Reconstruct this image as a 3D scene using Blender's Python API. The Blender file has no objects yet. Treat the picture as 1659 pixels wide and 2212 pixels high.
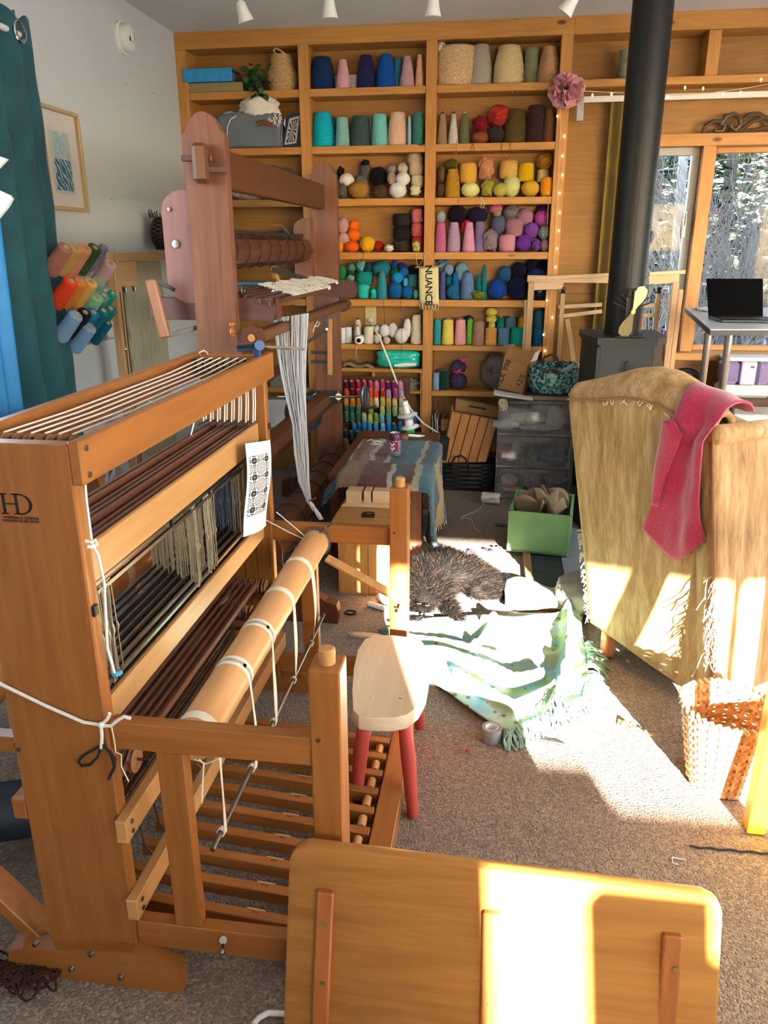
import bpy, math, random
from mathutils import Vector, Matrix, noise
random.seed(11)
sc = bpy.context.scene
COLL = sc.collection
R = math.radians

# ---------------------------------------------------------------- camera
FPX, PITCH, ROLL, YAW = 1668.0, R(18.9), R(-.18), R(-8.07)
IW, IH = 1659.0, 2212.0
CAM = Vector((0, 0, 1.5))
FW = Vector((math.sin(YAW)*math.cos(PITCH), math.cos(YAW)*math.cos(PITCH), -math.sin(PITCH)))
_r0 = Vector((math.cos(YAW), -math.sin(YAW), 0)); _u0 = _r0.cross(FW)
RT = _r0*math.cos(ROLL) + _u0*math.sin(ROLL)
UP = -_r0*math.sin(ROLL) + _u0*math.cos(ROLL)
cd = bpy.data.cameras.new('camera'); cam = bpy.data.objects.new('camera', cd); COLL.objects.link(cam)
cd.sensor_fit = 'HORIZONTAL'; cd.sensor_width = 36; cd.lens = 36*FPX/IW; cd.clip_start = .05; cd.clip_end = 200
cam.matrix_world = Matrix(((RT.x, UP.x, -FW.x, CAM.x), (RT.y, UP.y, -FW.y, CAM.y), (RT.z, UP.z, -FW.z, CAM.z), (0, 0, 0, 1)))
sc.camera = cam

# ---------------------------------------------------------------- light
w = bpy.data.worlds.new('sky'); sc.world = w; w.use_nodes = True
nt = w.node_tree; nt.nodes.clear()
bg = nt.nodes.new('ShaderNodeBackground'); out = nt.nodes.new('ShaderNodeOutputWorld'); sky = nt.nodes.new('ShaderNodeTexSky')
sky.sky_type = 'NISHITA'; sky.sun_disc = False; sky.sun_elevation = R(17); sky.sun_rotation = R(164)
bg.inputs['Strength'].default_value = 1.05
nt.links.new(sky.outputs[0], bg.inputs[0]); nt.links.new(bg.outputs[0], out.inputs[0])

def lamp(name, kind, energy, color, loc, direction, size=(1, 1)):
    l = bpy.data.lights.new(name, kind); l.energy = energy; l.color = color
    if kind == 'AREA': l.shape = 'RECTANGLE'; l.size, l.size_y = size
    o = bpy.data.objects.new(name, l); COLL.objects.link(o); o.location = loc
    o.rotation_euler = Vector(direction).to_track_quat('-Z', 'Y').to_euler()
    return l
SUN = Vector((-.27, .96, -.315))
s_ = lamp('sun', 'SUN', 125, (1, .93, .82), (2, -6, 4), SUN); s_.angle = R(.6)
lamp('daylight_rear_window', 'AREA', 8, (.97, .98, 1), (2.0, -2.42, 1.47), (0, 1, -.05), (2.0, 1.1))
lamp('daylight_right_window', 'AREA', 82, (.98, .98, .97), (3.14, 1.3, 1.5), (-1, 0, -.05), (3.6, 1.3))
lamp('daylight_left_window', 'AREA', 16, (.9, .95, 1), (-1.93, 2.1, 1.6), (1, 0, -.1), (1.3, 1.2))
vs = sc.view_settings
vs.view_transform = 'Standard'; vs.look = 'None'; vs.gamma = 1; vs.use_curve_mapping = False; vs.exposure = 0.40
sc.cycles.caustics_reflective = False; sc.cycles.caustics_refractive = False
sc.cycles.sample_clamp_indirect = 6
sc.cycles.max_bounces = 5; sc.cycles.diffuse_bounces = 3; sc.cycles.glossy_bounces = 2; sc.cycles.transmission_bounces = 4; sc.cycles.adaptive_threshold = .1

# ---------------------------------------------------------------- pixel of the photograph -> point on a plane of the room
def ray(px, py): return FW + RT*((px-IW/2)/FPX) - UP*((py-IH/2)/FPX)
def _on(ax, px, py, v):
    d = ray(px, py); return CAM + d*((v-CAM[ax])/d[ax])
def PX(px, py, v): return _on(0, px, py, v)
def PY(px, py, v): return _on(1, px, py, v)
def PZ(px, py, v=0.): return _on(2, px, py, v)

# ---------------------------------------------------------------- mesh helpers
class MB:
    def __init__(s): s.v = []; s.f = []
    def add(s, vs, fs):
        n = len(s.v); s.v += [tuple(p) for p in vs]; s.f += [tuple(i+n for i in f) for f in fs]; return s
    def box(s, x0, x1, y0, y1, z0, z1, ch=.002):
        return s.obox(Matrix.Translation(((x0+x1)/2, (y0+y1)/2, (z0+z1)/2)), (abs(x1-x0), abs(y1-y0), abs(z1-z0)), ch)
    def obox(s, M, size, ch=.002):
        a, b, c = (k/2 for k in size); ch = min(ch, a*.45, b*.45, c*.45)
        if ch <= 0:
            P = [M@Vector((i*a, j*b, k*c)) for i in (-1, 1) for j in (-1, 1) for k in (-1, 1)]
            return s.add(P, [(0, 1, 3, 2), (4, 6, 7, 5), (0, 4, 5, 1), (2, 3, 7, 6), (0, 2, 6, 4), (1, 5, 7, 3)])
        vs = []; ix = {}
        for i in (-1, 1):
            for j in (-1, 1):
                for k in (-1, 1):
                    for ax in range(3):
                        p = [i*(a-(ax != 0)*ch), j*(b-(ax != 1)*ch), k*(c-(ax != 2)*ch)]
                        ix[i, j, k, ax] = len(vs); vs.append(M@Vector(p))
        fs = []
        for ax in range(3):
            o1, o2 = [q for q in range(3) if q != ax]
            for sg in (-1, 1):
                q = []
                for u, v_ in ((-1, -1), (1, -1), (1, 1), (-1, 1)):
                    t = [0, 0, 0]; t[ax] = sg; t[o1] = u; t[o2] = v_; q.append(ix[t[0], t[1], t[2], ax])
                if (sg > 0) == (ax == 1): q.reverse()
                fs.append(q)
        for ax in range(3):                       # edges along ax
            o1, o2 = [q for q in range(3) if q != ax]
            for u in (-1, 1):
                for v_ in (-1, 1):
                    q = []
                    for sg, fa in ((-1, o1), (1, o1), (1, o2), (-1, o2)):
                        t = [0, 0, 0]; t[ax] = sg; t[o1] = u; t[o2] = v_; q.append(ix[t[0], t[1], t[2], fa])
                    if (u*v_ > 0) == (ax == 1): q.reverse()
                    fs.append(q)
        for i in (-1, 1):
            for j in (-1, 1):
                for k in (-1, 1):
                    q = [ix[i, j, k, 0], ix[i, j, k, 1], ix[i, j, k, 2]]
                    if i*j*k < 0: q.reverse()
                    fs.append(q)
        return s.add(vs, fs)
    def bar(s, p0, p1, wd, ht, up=(0, 0, 1), ch=.002):
        p0 = Vector(p0); p1 = Vector(p1); d = p1-p0; L = d.length; d.normalize(); up = Vector(up)
        sd = d.cross(up)
        if sd.length < 1e-4: sd = d.cross(Vector((0, 1, 0)))
        sd.normalize(); u = sd.cross(d); m = (p0+p1)/2
        M = Matrix(((d.x, sd.x, u.x, m.x), (d.y, sd.y, u.y, m.y), (d.z, sd.z, u.z, m.z), (0, 0, 0, 1)))
        return s.obox(M, (L, wd, ht), ch)
    def tube(s, pts, r, n=8, caps=True, closed=False):
        pts = [Vector(p) for p in pts]; m = len(pts)
        rs = r if isinstance(r, (list, tuple)) else [r]*m
        if closed: T = [(pts[(i+1) % m]-pts[i-1]).normalized() for i in range(m)]
        else: T = [(pts[min(i+1, m-1)]-pts[max(i-1, 0)]).normalized() for i in range(m)]
        a = T[0].orthogonal().normalized(); vs = []
        for i, p in enumerate(pts):
            t = T[i]; a = (a-t*a.dot(t))
            a = t.orthogonal().normalized() if a.length < 1e-6 else a.normalized()
            b = t.cross(a)
            for k in range(n):
                th = 2*math.pi*k/n; vs.append(p+(a*math.cos(th)+b*math.sin(th))*rs[i])
        fs = []
        for i in range(m if closed else m-1):
            j = (i+1) % m
            for k in range(n): fs.append((i*n+k, i*n+(k+1) % n, j*n+(k+1) % n, j*n+k))
        if caps and not closed: fs.append(tuple(range(n))[::-1]); fs.append(tuple((m-1)*n+k for k in range(n)))
        return s.add(vs, fs)
    def cyl(s, p0, p1, r0, r1=None, n=20): return s.tube([p0, p1], [r0, r0 if r1 is None else r1], n)
    def lathe(s, prof, n=24, M=None, close=True):
        M = M or Matrix(); vs = []; fs = []; m = len(prof)
        for r, z in prof:
            for k in range(n):
                th = 2*math.pi*k/n; vs.append(M@Vector((r*math.cos(th), r*math.sin(th), z)))
        for i in range(m-1):
            for k in range(n): fs.append((i*n+k, i*n+(k+1) % n, (i+1)*n+(k+1) % n, (i+1)*n+k))
        if close:
            fs.append(tuple(range(n))[::-1]); fs.append(tuple((m-1)*n+k for k in range(n)))
        return s.add(vs, fs)
    def prism(s, poly, f, d):
        """poly: 2d points; f(u,v)->Vector; d: extrusion vector"""
        n = len(poly); d = Vector(d); A = [Vector(f(*p)) for p in poly]
        ar = Vector((0, 0, 0))
        for i in range(1, n-1): ar += (A[i]-A[0]).cross(A[i+1]-A[0])
        if ar.dot(d) > 0: A.reverse()
        vs = A+[p+d for p in A]
        fs = [tuple(range(n)), tuple(range(2*n-1, n-1, -1))]
        for i in range(n): fs.append((i, (i+1) % n+0, (i+1) % n+n, i+n)[::-1])
        return s.add(vs, fs)
    def grid(s, fn, nu, nv, thick=0.):
        P = [[Vector(fn(i/nu, j/nv)) for j in range(nv+1)] for i in range(nu+1)]
        vs = [p for r_ in P for p in r_]; w_ = nv+1
        fs = [(i*w_+j, (i+1)*w_+j, (i+1)*w_+j+1, i*w_+j+1) for i in range(nu) for j in range(nv)]
        if thick:
            N = []
            for i in range(nu+1):
                for j in range(nv+1):
                    a = P[min(i+1, nu)][j]-P[max(i-1, 0)][j]; b = P[i][min(j+1, nv)]-P[i][max(j-1, 0)]
                    c_ = a.cross(b); N.append(c_.normalized() if c_.length > 1e-9 else Vector((0, 0, 1)))
            k = len(vs); vs += [p-q*thick for p, q in zip(vs, N)]
            fs += [tuple(x+k for x in reversed(f)) for f in fs[:nu*nv]]
            edge = [i*w_ for i in range(nu+1)]+[nu*w_+j for j in range(1, nv+1)]+[i*w_+nv for i in range(nu-1, -1, -1)]+[j for j in range(nv-1, 0, -1)]
            for a, b in zip(edge, edge[1:]+edge[:1]): fs.append((b, a, a+k, b+k))
        return s.add(vs, fs)
    def ball(s, c, r, nu=20, nv=12, fn=None, M=None):
        c = Vector(c); r = (r, r, r) if not isinstance(r, (tuple, list)) else r; vs = []; fs = []
        for j in range(nv+1):
            ph = math.pi*j/nv
            for i in range(nu):
                th = 2*math.pi*i/nu; d = Vector((math.sin(ph)*math.cos(th), math.sin(ph)*math.sin(th), -math.cos(ph)))
                k = fn(d) if fn else 1.; p = Vector((d.x*r[0]*k, d.y*r[1]*k, d.z*r[2]*k))
                vs.append(c+(M@p if M else p))
        for j in range(nv):
            for i in range(nu): fs.append((j*nu+i, j*nu+(i+1) % nu, (j+1)*nu+(i+1) % nu, (j+1)*nu+i))
        return s.add(vs, fs)
    def mesh(s, name, origin=(0, 0, 0), smooth=False):
        me = bpy.data.meshes.new(name); o = Vector(origin)
        me.from_pydata([tuple(Vector(p)-o) for p in s.v], [], s.f); me.validate()
        if smooth:
            me.polygons.foreach_set('use_smooth', [True]*len(me.polygons))
            if smooth != 'all': me.set_sharp_from_angle(angle=R(38))
        return me

ORG = {}
def thing(name, label, cat, base, group=None):
    o = bpy.data.objects.new(name, None); COLL.objects.link(o); o.location = base; o.empty_display_size = .05
    o['label'] = label; o['category'] = cat
    if group: o['group'] = group
    ORG[o.name] = Vector(base); return o
def struct(name, base=(0, 0, 0), label=None):
    o = bpy.data.objects.new(name, None); COLL.objects.link(o); o.location = base; o.empty_display_size = .05
    o['kind'] = 'structure'; ORG[o.name] = Vector(base)
    if label: o['label'] = label
    return o
def part(name, mb, m, parent, smooth=False, label=None, kind=None):
    org = ORG[parent.name]
    o = bpy.data.objects.new(name, mb.mesh(name, org, smooth)); COLL.objects.link(o); o.parent = parent
    o.data.materials.append(m); ORG[o.name] = org
    if label: o['label'] = label
    if kind: o['kind'] = kind
    return o
def single(name, mb, m, label, cat, smooth=False, group=None, kind=None):
    xs = [p[0] for p in mb.v]; ys = [p[1] for p in mb.v]; zs = [p[2] for p in mb.v]
    base = Vector(((min(xs)+max(xs))/2, (min(ys)+max(ys))/2, min(zs)))
    o = bpy.data.objects.new(name, mb.mesh(name, base, smooth)); COLL.objects.link(o); o.location = base
    o.data.materials.append(m); ORG[o.name] = base
    if label: o['label'] = label
    if cat: o['category'] = cat
    if group: o['group'] = group
    if kind: o['kind'] = kind
    return o
def textmesh(txt, size, M, extrude=.0006, align='CENTER', bold=0., shear=0., space=1.):
    """lettering as mesh data, laid in the xy plane of M"""
    c = bpy.data.curves.new('lettering', 'FONT'); c.body = txt; c.size = size; c.extrude = extrude; c.align_x = align; c.align_y = 'CENTER'
    c.offset = bold; c.shear = shear; c.space_character = space; c.resolution_u = 3
    o = bpy.data.objects.new('lettering', c); COLL.objects.link(o)
    dg = bpy.context.evaluated_depsgraph_get(); ev = o.evaluated_get(dg); me = ev.to_mesh()
    mb = MB().add([M@v_.co for v_ in me.vertices], [tuple(p.vertices) for p in me.polygons])
    ev.to_mesh_clear(); bpy.data.objects.remove(o); bpy.data.curves.remove(c)
    return mb

# ---------------------------------------------------------------- materials
def lin(h):
    h = h.lstrip('#'); c = [int(h[i:i+2], 16)/255 for i in (0, 2, 4)]
    return tuple((x/12.92 if x <= .04045 else ((x+.055)/1.055)**2.4) for x in c)
def c4(h, k=1.): return tuple(min(1, x*k) for x in lin(h))+(1,)
MATS = {}
def newmat(name):
    m = bpy.data.materials.new(name); m.use_nodes = True; n = m.node_tree.nodes
    return m, n, m.node_tree.links, n['Principled BSDF']
def coords(n, l, scale=(1, 1, 1), rot=(0, 0, 0), src='Object'):
    t = n.new('ShaderNodeTexCoord'); mp = n.new('ShaderNodeMapping'); mp.inputs['Scale'].default_value = scale; mp.inputs['Rotation'].default_value = rot
    l.new(t.outputs[src], mp.inputs[0]); return mp.outputs[0]
def noise_(n, l, co, scale, detail=3, rough=.5, dist=0.):
    x = n.new('ShaderNodeTexNoise'); x.inputs['Scale'].default_value = scale; x.inputs['Detail'].default_value = detail
    x.inputs['Roughness'].default_value = rough; x.inputs['Distortion'].default_value = dist
    l.new(co, x.inputs['Vector']); return x.outputs['Fac']
def ramp(n, l, fac, stops, interp='LINEAR'):
    x = n.new('ShaderNodeValToRGB'); e = x.color_ramp.elements; x.color_ramp.interpolation = interp
    while len(e) < len(stops): e.new(.5)
    for k, (p, c) in zip(e, stops): k.position = p; k.color = c
    l.new(fac, x.inputs[0]); return x.outputs[0]
def mixc(n, l, fac, a, b, mode='MIX'):
    x = n.new('ShaderNodeMix'); x.data_type = 'RGBA'; x.blend_type = mode
    for s, v_ in ((x.inputs[0], fac), (x.inputs[6], a), (x.inputs[7], b)):
        if isinstance(v_, (int, float, tuple)): s.default_value = v_
        else: l.new(v_, s)
    return x.outputs[2]
def bump(n, l, b, h, strength=.3, dist=.002):
    x = n.new('ShaderNodeBump'); x.inputs['Strength'].default_value = strength; x.inputs['Distance'].default_value = dist
    l.new(h, x.inputs['Height']); l.new(x.outputs[0], b.inputs['Normal'])
def plain(name, h, rough=.6, metal=0., var=.12, vs=40., k=1., sheen=0., bmp=0., coat=0.):
    key = ('plain', name)
    if key in MATS: return MATS[key]
    m, n, l, b = newmat(name); MATS[key] = m
    f = noise_(n, l, coords(n, l), vs, 3)
    a = tuple(x*(1-var) for x in c4(h, k)[:3])+(1,); d = tuple(min(1, x*(1+var)) for x in c4(h, k)[:3])+(1,)
    l.new(ramp(n, l, f, [(.3, a), (.7, d)]), b.inputs['Base Color'])
    b.inputs['Roughness'].default_value = rough; b.inputs['Metallic'].default_value = metal
    b.inputs['Sheen Weight'].default_value = sheen; b.inputs['Coat Weight'].default_value = coat
    if bmp: bump(n, l, b, f, bmp, .002)
    return m
def wood(name, ha, hb, axis='y', k=1., rough=.42, scale=1., knots=0., dist=1.2, coat=.15, hc=None):
    key = ('wood', name)
    if key in MATS: return MATS[key]
    m, n, l, b = newmat(name); MATS[key] = m
    st = [14*scale]*3; st['xyz'.index(axis)] = 1.1*scale
    co = coords(n, l, st)
    f1 = noise_(n, l, co, 2.2, 4, .55, dist); f2 = noise_(n, l, co, 14, 3, .6, .3)
    mm = n.new('ShaderNodeMath'); mm.operation = 'MULTIPLY_ADD'; l.new(f2, mm.inputs[0]); mm.inputs[1].default_value = .35; l.new(f1, mm.inputs[2])
    stops = [(.42, c4(ha, k)), (.95, c4(hb, k))] if not hc else [(.42, c4(ha, k)), (.66, c4(hb, k)), (.85, c4(hc, k))]
    cc = ramp(n, l, mm.outputs[0], stops)
    if knots:
        st2 = [7.]*3; st2['xyz'.index(axis)] = 3.2
        v_ = n.new('ShaderNodeTexVoronoi'); v_.inputs['Scale'].default_value = 1.; l.new(coords(n, l, st2), v_.inputs['Vector'])
        kk = ramp(n, l, v_.outputs['Distance'], [(.05, (1, 1, 1, 1)), (.11, (0, 0, 0, 1))])
        cc = mixc(n, l, kk, cc, c4('#5a3216'))
    l.new(cc, b.inputs['Base Color']); b.inputs['Roughness'].default_value = rough; b.inputs['Coat Weight'].default_value = coat
    b.inputs['Coat Roughness'].default_value = 1.05
    bump(n, l, b, f2, .12, .001)
    return m
def glassy(name, tint=(1, 1, 1), fac=.003, rough=.03, k=.0):
    m, n, l, b = newmat(name); n.remove(b); o = n['Material Output']
    t = n.new('ShaderNodeBsdfTransparent'); t.inputs[0].default_value = tint+(1,)
    g = n.new('ShaderNodeBsdfGlossy'); g.inputs['Roughness'].default_value = rough
    lw = n.new('ShaderNodeLayerWeight'); lw.inputs[0].default_value = .25
    ma = n.new('ShaderNodeMath'); ma.operation = 'MULTIPLY_ADD'; l.new(lw.outputs['Fresnel'], ma.inputs[0]); ma.inputs[1].default_value = .06 if fac < .03 else .22; ma.inputs[2].default_value = fac
    x = n.new('ShaderNodeMixShader'); l.new(ma.outputs[0], x.inputs[0]); l.new(t.outputs[0], x.inputs[1]); l.new(g.outputs[0], x.inputs[2])
    fin = x.outputs[0]
    if k:
        d = n.new('ShaderNodeBsdfDiffuse'); d.inputs[0].default_value = (.75, .78, .8, 1); y = n.new('ShaderNodeMixShader'); y.inputs[0].default_value = k
        l.new(fin, y.inputs[1]); l.new(d.outputs[0], y.inputs[2]); fin = y.outputs[0]
    l.new(fin, o.inputs[0]); return m

PINE_X = wood('pine_board_x', '#ad7430', '#ca944e', 'x', knots=1, k=.95); PINE_Z = wood('pine_board_z', '#ad7430', '#ca944e', 'z', knots=1, k=.95)
PLY = wood('plywood_panel', '#986a2a', '#b28440', 'x', scale=.35, dist=3.5, rough=.5, k=.9)
HONEY_X = wood('honey_maple_x', '#854e1e', '#a2672e', 'x', scale=.7, rough=.35); HONEY_Y = wood('honey_maple_y', '#854e1e', '#a2672e', 'y', scale=.7, rough=.35); HONEY_Z = wood('honey_maple_z', '#854e1e', '#a2672e', 'z', scale=.7, rough=.35)
PALE_Y = wood('pale_maple_y', '#b07c48', '#c4945c', 'y', scale=.8, rough=.3)
WAL_Y = wood('walnut_bar_y', '#5a3422', '#74462e', 'y', rough=.35)
RED_X = wood('red_stained_x', '#4e2812', '#66371c', 'x', scale=.6, rough=.38); RED_Y = wood('red_stained_y', '#4a2610', '#623419', 'y', scale=.6, rough=.38); RED_Z = wood('red_stained_z', '#643a26', '#85563e', 'z', scale=.6, rough=.38)
DARKRED = wood('dark_red_wood', '#4a2418', '#63301e', 'y', rough=.4)
PURP_X = wood('plum_stained_x', '#4c2c2c', '#623c3a', 'x', rough=.38)
LIGHT_X = wood('light_maple_x', '#c8a780', '#dcc09c', 'x', scale=.8); LIGHT_Z = wood('light_maple_z', '#b8946a', '#ceac82', 'z', scale=.8)
STEEL = plain('steel', '#8a8780', .3, 1., .1); CHROME = plain('chrome', '#d8d8d8', .12, 1., .03); DSTEEL = plain('dark_steel', '#55585a', .42, .9, .15)
BLACK = plain('black_plastic', '#151516', .45, 0, .1); WHITE = plain('white_plastic', '#e4e4e2', .4, 0, .03)
CORD = plain('white_cord', '#e6e2dc', .85, 0, .06, 200); TAPE = plain('cream_tape', '#e2d6bd', .85, 0, .05, 120)
CARD = plain('cardboard', '#9c7549', .85, 0, .07, 30); PAPER = plain('white_paper', '#e9e9e8', .8, 0, .02)
GREYCORE = plain('grey_cardboard_core', '#8c7d6a', .9, 0, .08); BROWNCORE = plain('brown_card_core', '#b49a70', .9, 0, .08)
# ================================================================= the room
XL, YB, YBK, ZC, XR, YR = -1.975, 5.05, 5.24, 2.715, 3.2, -2.5
def carpet():
    m, n, l, b = newmat('berber_carpet')
    co = coords(n, l)
    v_ = n.new('ShaderNodeTexVoronoi'); v_.inputs['Scale'].default_value = 175; l.new(co, v_.inputs['Vector'])
    sp = n.new('ShaderNodeSeparateColor'); l.new(v_.outputs['Color'], sp.inputs[0])
    cc = ramp(n, l, sp.outputs[0], [(0, c4('#6f5d4e')), (.28, c4('#927f6b')), (.5, c4('#7d6d5f')), (.68, c4('#a69680')), (.86, c4('#5f5450')), (.95, c4('#784a3e'))], 'CONSTANT')
    big = noise_(n, l, co, 2.2, 2)
    cc = mixc(n, l, .35, cc, c4('#827264'))
    cc = mixc(n, l, ramp(n, l, big, [(.35, (0, 0, 0, 1)), (.7, (.22, .22, .22, 1))]), cc, c4('#5f5046'))
    l.new(cc, b.inputs['Base Color']); b.inputs['Roughness'].default_value = .95; b.inputs['Sheen Weight'].default_value = .15
    mm = n.new('ShaderNodeMath'); mm.operation = 'SUBTRACT'; mm.inputs[0].default_value = 1; l.new(v_.outputs['Distance'], mm.inputs[1])
    bump(n, l, b, mm.outputs[0], .8, .004); return m
PAINT = plain('wall_paint', '#c4cacd', .85, 0, .015, 3); CEIL = plain('ceiling_paint', '#dcdfe2', .9, 0, .015, 3)
def sbox(name, m, *b, ch=0., label=None):
    o = single(name, MB().box(*b, ch=ch), m, label, None); o['kind'] = 'structure'; return o
sbox('floor', carpet(), XL-.1, XR+.1, YR-.1, YBK+.1, -.1, 0, label='beige speckled loop carpet floor')
sbox('ceiling', CEIL, XL-.1, XR+.1, YR-.1, YBK+.1, ZC, ZC+.1, label='pale grey painted ceiling')
WG = glassy('window_glass')
# left wall with a window behind the curtain
wl = struct('wall_left', (XL, 1, 0), 'pale grey painted side wall')
part('wall_panel', MB().box(XL-.1, XL, 3.0, YBK+.1, 0, ZC, ch=0).box(XL-.1, XL, YR-.1, 1.3, 0, ZC, ch=0).box(XL-.1, XL, 1.3, 3.0, 0, .75, ch=0).box(XL-.1, XL, 1.3, 3.0, 2.25, ZC, ch=0), PAINT, wl)
wn = struct('window_3', (XL, 2.1, .75), 'side window behind the teal curtain')
f = MB()
for a in ((1.3, 1.36), (2.12, 2.18), (2.94, 3.0)): f.box(XL-.08, XL-.02, a[0], a[1], .75, 2.25)
for a in ((.75, .81), (2.19, 2.25)): f.box(XL-.08, XL-.02, 1.36, 2.94, a[0], a[1])
part('window_frame', f, WHITE, wn); part('pane', MB().box(XL-.055, XL-.05, 1.36, 2.94, .81, 2.19, ch=0), WG, wn)
# right wall, with the large windows behind the viewer's shoulder
wr = struct('wall_right', (XR, 1, 0), 'pale painted wall out of view')
part('wall_panel', MB().box(XR, XR+.1, 3.2, YBK+.1, 0, ZC, ch=0).box(XR, XR+.1, YR-.1, -.6, 0, ZC, ch=0).box(XR, XR+.1, -.6, 3.2, 0, .8, ch=0).box(XR, XR+.1, -.6, 3.2, 2.2, ZC, ch=0), PAINT, wr)
wn = struct('window_5', (XR, 1.3, .8), 'wide side window out of view'); f = MB()
for a in (-.6, .66, 1.92, 3.15): f.box(XR+.02, XR+.08, a, a+.05, .8, 2.2)
for a in (.8, 2.15): f.box(XR+.02, XR+.08, -.55, 3.15, a, a+.05)
part('window_frame', f, WHITE, wn); part('pane', MB().box(XR+.045, XR+.05, -.55, 3.15, .85, 2.15, ch=0), WG, wn)
# rear wall: sun enters its windows past a pier and sills shaped to shade
wr = struct('wall_rear', (0, YR, 0), 'painted wall with the sunny windows')
q = MB().box(XL, 1.045, YR-.1, YR, 0, ZC, ch=0).box(1.045, 3.0, YR-.1, YR, 2.12, ZC, ch=0).box(3.0, XR, YR-.1, YR, 0, ZC, ch=0).box(1.045, 3.0, YR-.1, YR, 0, .9, ch=0).box(1.24, 1.44, YR-.1, YR, .9, 1.62, ch=0).box(1.44, 1.62, YR-.1, YR, .9, 1.5, ch=0).box(1.62, 3.0, YR-.1, YR, .9, 1.44, ch=0)
part('wall_panel', q, PAINT, wr)
wn = struct('window_4', (2, YR, .9), 'sunny window out of view')
f = MB().box(1.045, 1.055, YR-.08, YR-.02, .9, 2.12).box(2.97, 3.0, YR-.08, YR-.02, 1.38, 2.12).box(2.15, 2.2, YR-.08, YR-.02, 1.38, 2.12).box(1.065, 2.97, YR-.08, YR-.02, 2.11, 2.12).box(1.62, 2.97, YR-.08, YR-.02, 1.38, 1.41)
part('window_frame', f, WHITE, wn); part('pane', MB().box(1.62, 2.97, YR-.055, YR-.05, 1.41, 2.11, ch=0), WG, wn)

up_ = sbox('added_shade_storey', plain('shade_block_grey', '#8c8c8c', .9), XL-.2, XR+.2, YR-.2, YBK+.2, ZC+.11, 6.2, label='unseen block added above the ceiling to shade the trees outside')  # added block overhead, keeps the sun off the trees outside
sbox('added_shade_wing', plain('shade_block_grey', '#8c8c8c', .9), XR+.25, 15, 2.6, YBK+.2, -.3, 6.2, label='unseen block added beside the room to shade the trees outside')  # added solid mass, widens the shade over the trees
# back wall: plywood between exposed studs, two windows
WX0, WX1, WX2, WX3 = .78, 1.145, 1.215, 2.35      # window openings in x
WZ0, WZ1 = .88, 2.05
wb = struct('wall_back', (1.4, YB, 0), 'plywood wall with exposed pine studs')
PYL = 5.2
def ply(x0, x1, z0, z1): part('plywood_panel', MB().box(x0, x1, PYL, PYL+.12, z0, z1, ch=0), PLY, wb)
ply(.366, WX0-.06, 0, 1.22); ply(.366, WX0-.06, 1.222, 2.36); ply(WX0-.06, XR, 2.05, 2.36); ply(WX0-.06, XR, 0, WZ0-.03)
ply(WX3+.05, XR, WZ0-.03, 2.05)
part('plywood_panel', MB().box(.366, 1.13, YBK, YBK+.1, 2.36, ZC, ch=0), PLY, wb); part('plywood_panel', MB().box(1.132, XR, YBK, YBK+.1, 2.36, ZC, ch=0), PLY, wb)
part('top_rail', MB().box(.366, XR, YB, YBK, 2.625, ZC), PINE_X, wb); part('shelf_rail', MB().box(.366, XR, YB, YBK, 2.36, 2.40), PINE_X, wb)
for x in (1.096, 2.1): part('stud', MB().box(x, x+.068, YB+.02, YBK, 2.40, 2.625), PINE_Z, wb)
part('stud', MB().box(WX0-.06, WX0, 5.06, PYL+.1, WZ0, 2.05), PINE_Z, wb); part('stud', MB().box(WX1, WX2, 5.10, PYL+.12, WZ0, 2.05), PINE_Z, wb); part('stud', MB().box(WX3, WX3+.06, 5.1, PYL+.1, WZ0, 2.05), PINE_Z, wb)
part('header_beam', MB().box(WX0-.06, XR, 5.10, PYL, 2.05, 2.115), PINE_X, wb)
part('sill_board', MB().box(WX0-.06, XR, 5.03, PYL+.1, .835, .88), PINE_X, wb)
part('wall_joint', MB().box(.366, WX0-.06, PYL-.002, PYL+.01, 1.2195, 1.2225, ch=0), BLACK, wb)
VINYL = plain('vinyl_sash', '#a9adb2', .45, 0, .04)
for k, (x0, x1) in enumerate(((WX0, WX1), (WX2, WX3))):
    wn = struct('window_%d' % (k+1), ((x0+x1)/2, PYL, WZ0), ('casement window with grey sash beside the stove pipe', 'large picture window behind the laptop')[k])
    y0, y1 = (PYL-.03, PYL+.02) if k == 0 else (PYL, PYL+.05); t = .042 if k == 0 else .03
    for a in ((x0, x0+t), (x1-t, x1)): part('window_jamb', MB().box(a[0], a[1], y0, y1, WZ0, WZ1), VINYL if k == 0 else PINE_Z, wn)
    for a in ((WZ0, WZ0+t), (WZ1-t, WZ1)): part('window_rail', MB().box(x0+t, x1-t, y0, y1, a[0], a[1]), VINYL if k == 0 else PINE_X, wn)
    part('pane', MB().box(x0+t, x1-t, y0+.02, y0+.026, WZ0+t, WZ1-t, ch=0), WG, wn)
    if k == 0:
        part('crank_latch', MB().box(x1-.05, x1-.036, y0-.02, y0, 1.55, 1.70).bar((x1-.043, y0-.025, 1.69), (x1-.043, y0-.03, 1.62), .008, .006), STEEL, wn)
# low ledge below the windows
ledge = struct('trim_1', (1.7, 4.9, 0), 'brown wooden ledge below the windows')
part('ledge_board', MB().box(1.25, XR, 4.74, PYL, .615, .64), RED_X, ledge); part('ledge_front', MB().box(1.27, XR, 4.76, 4.79, 0, .615), RED_X, ledge)

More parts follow.
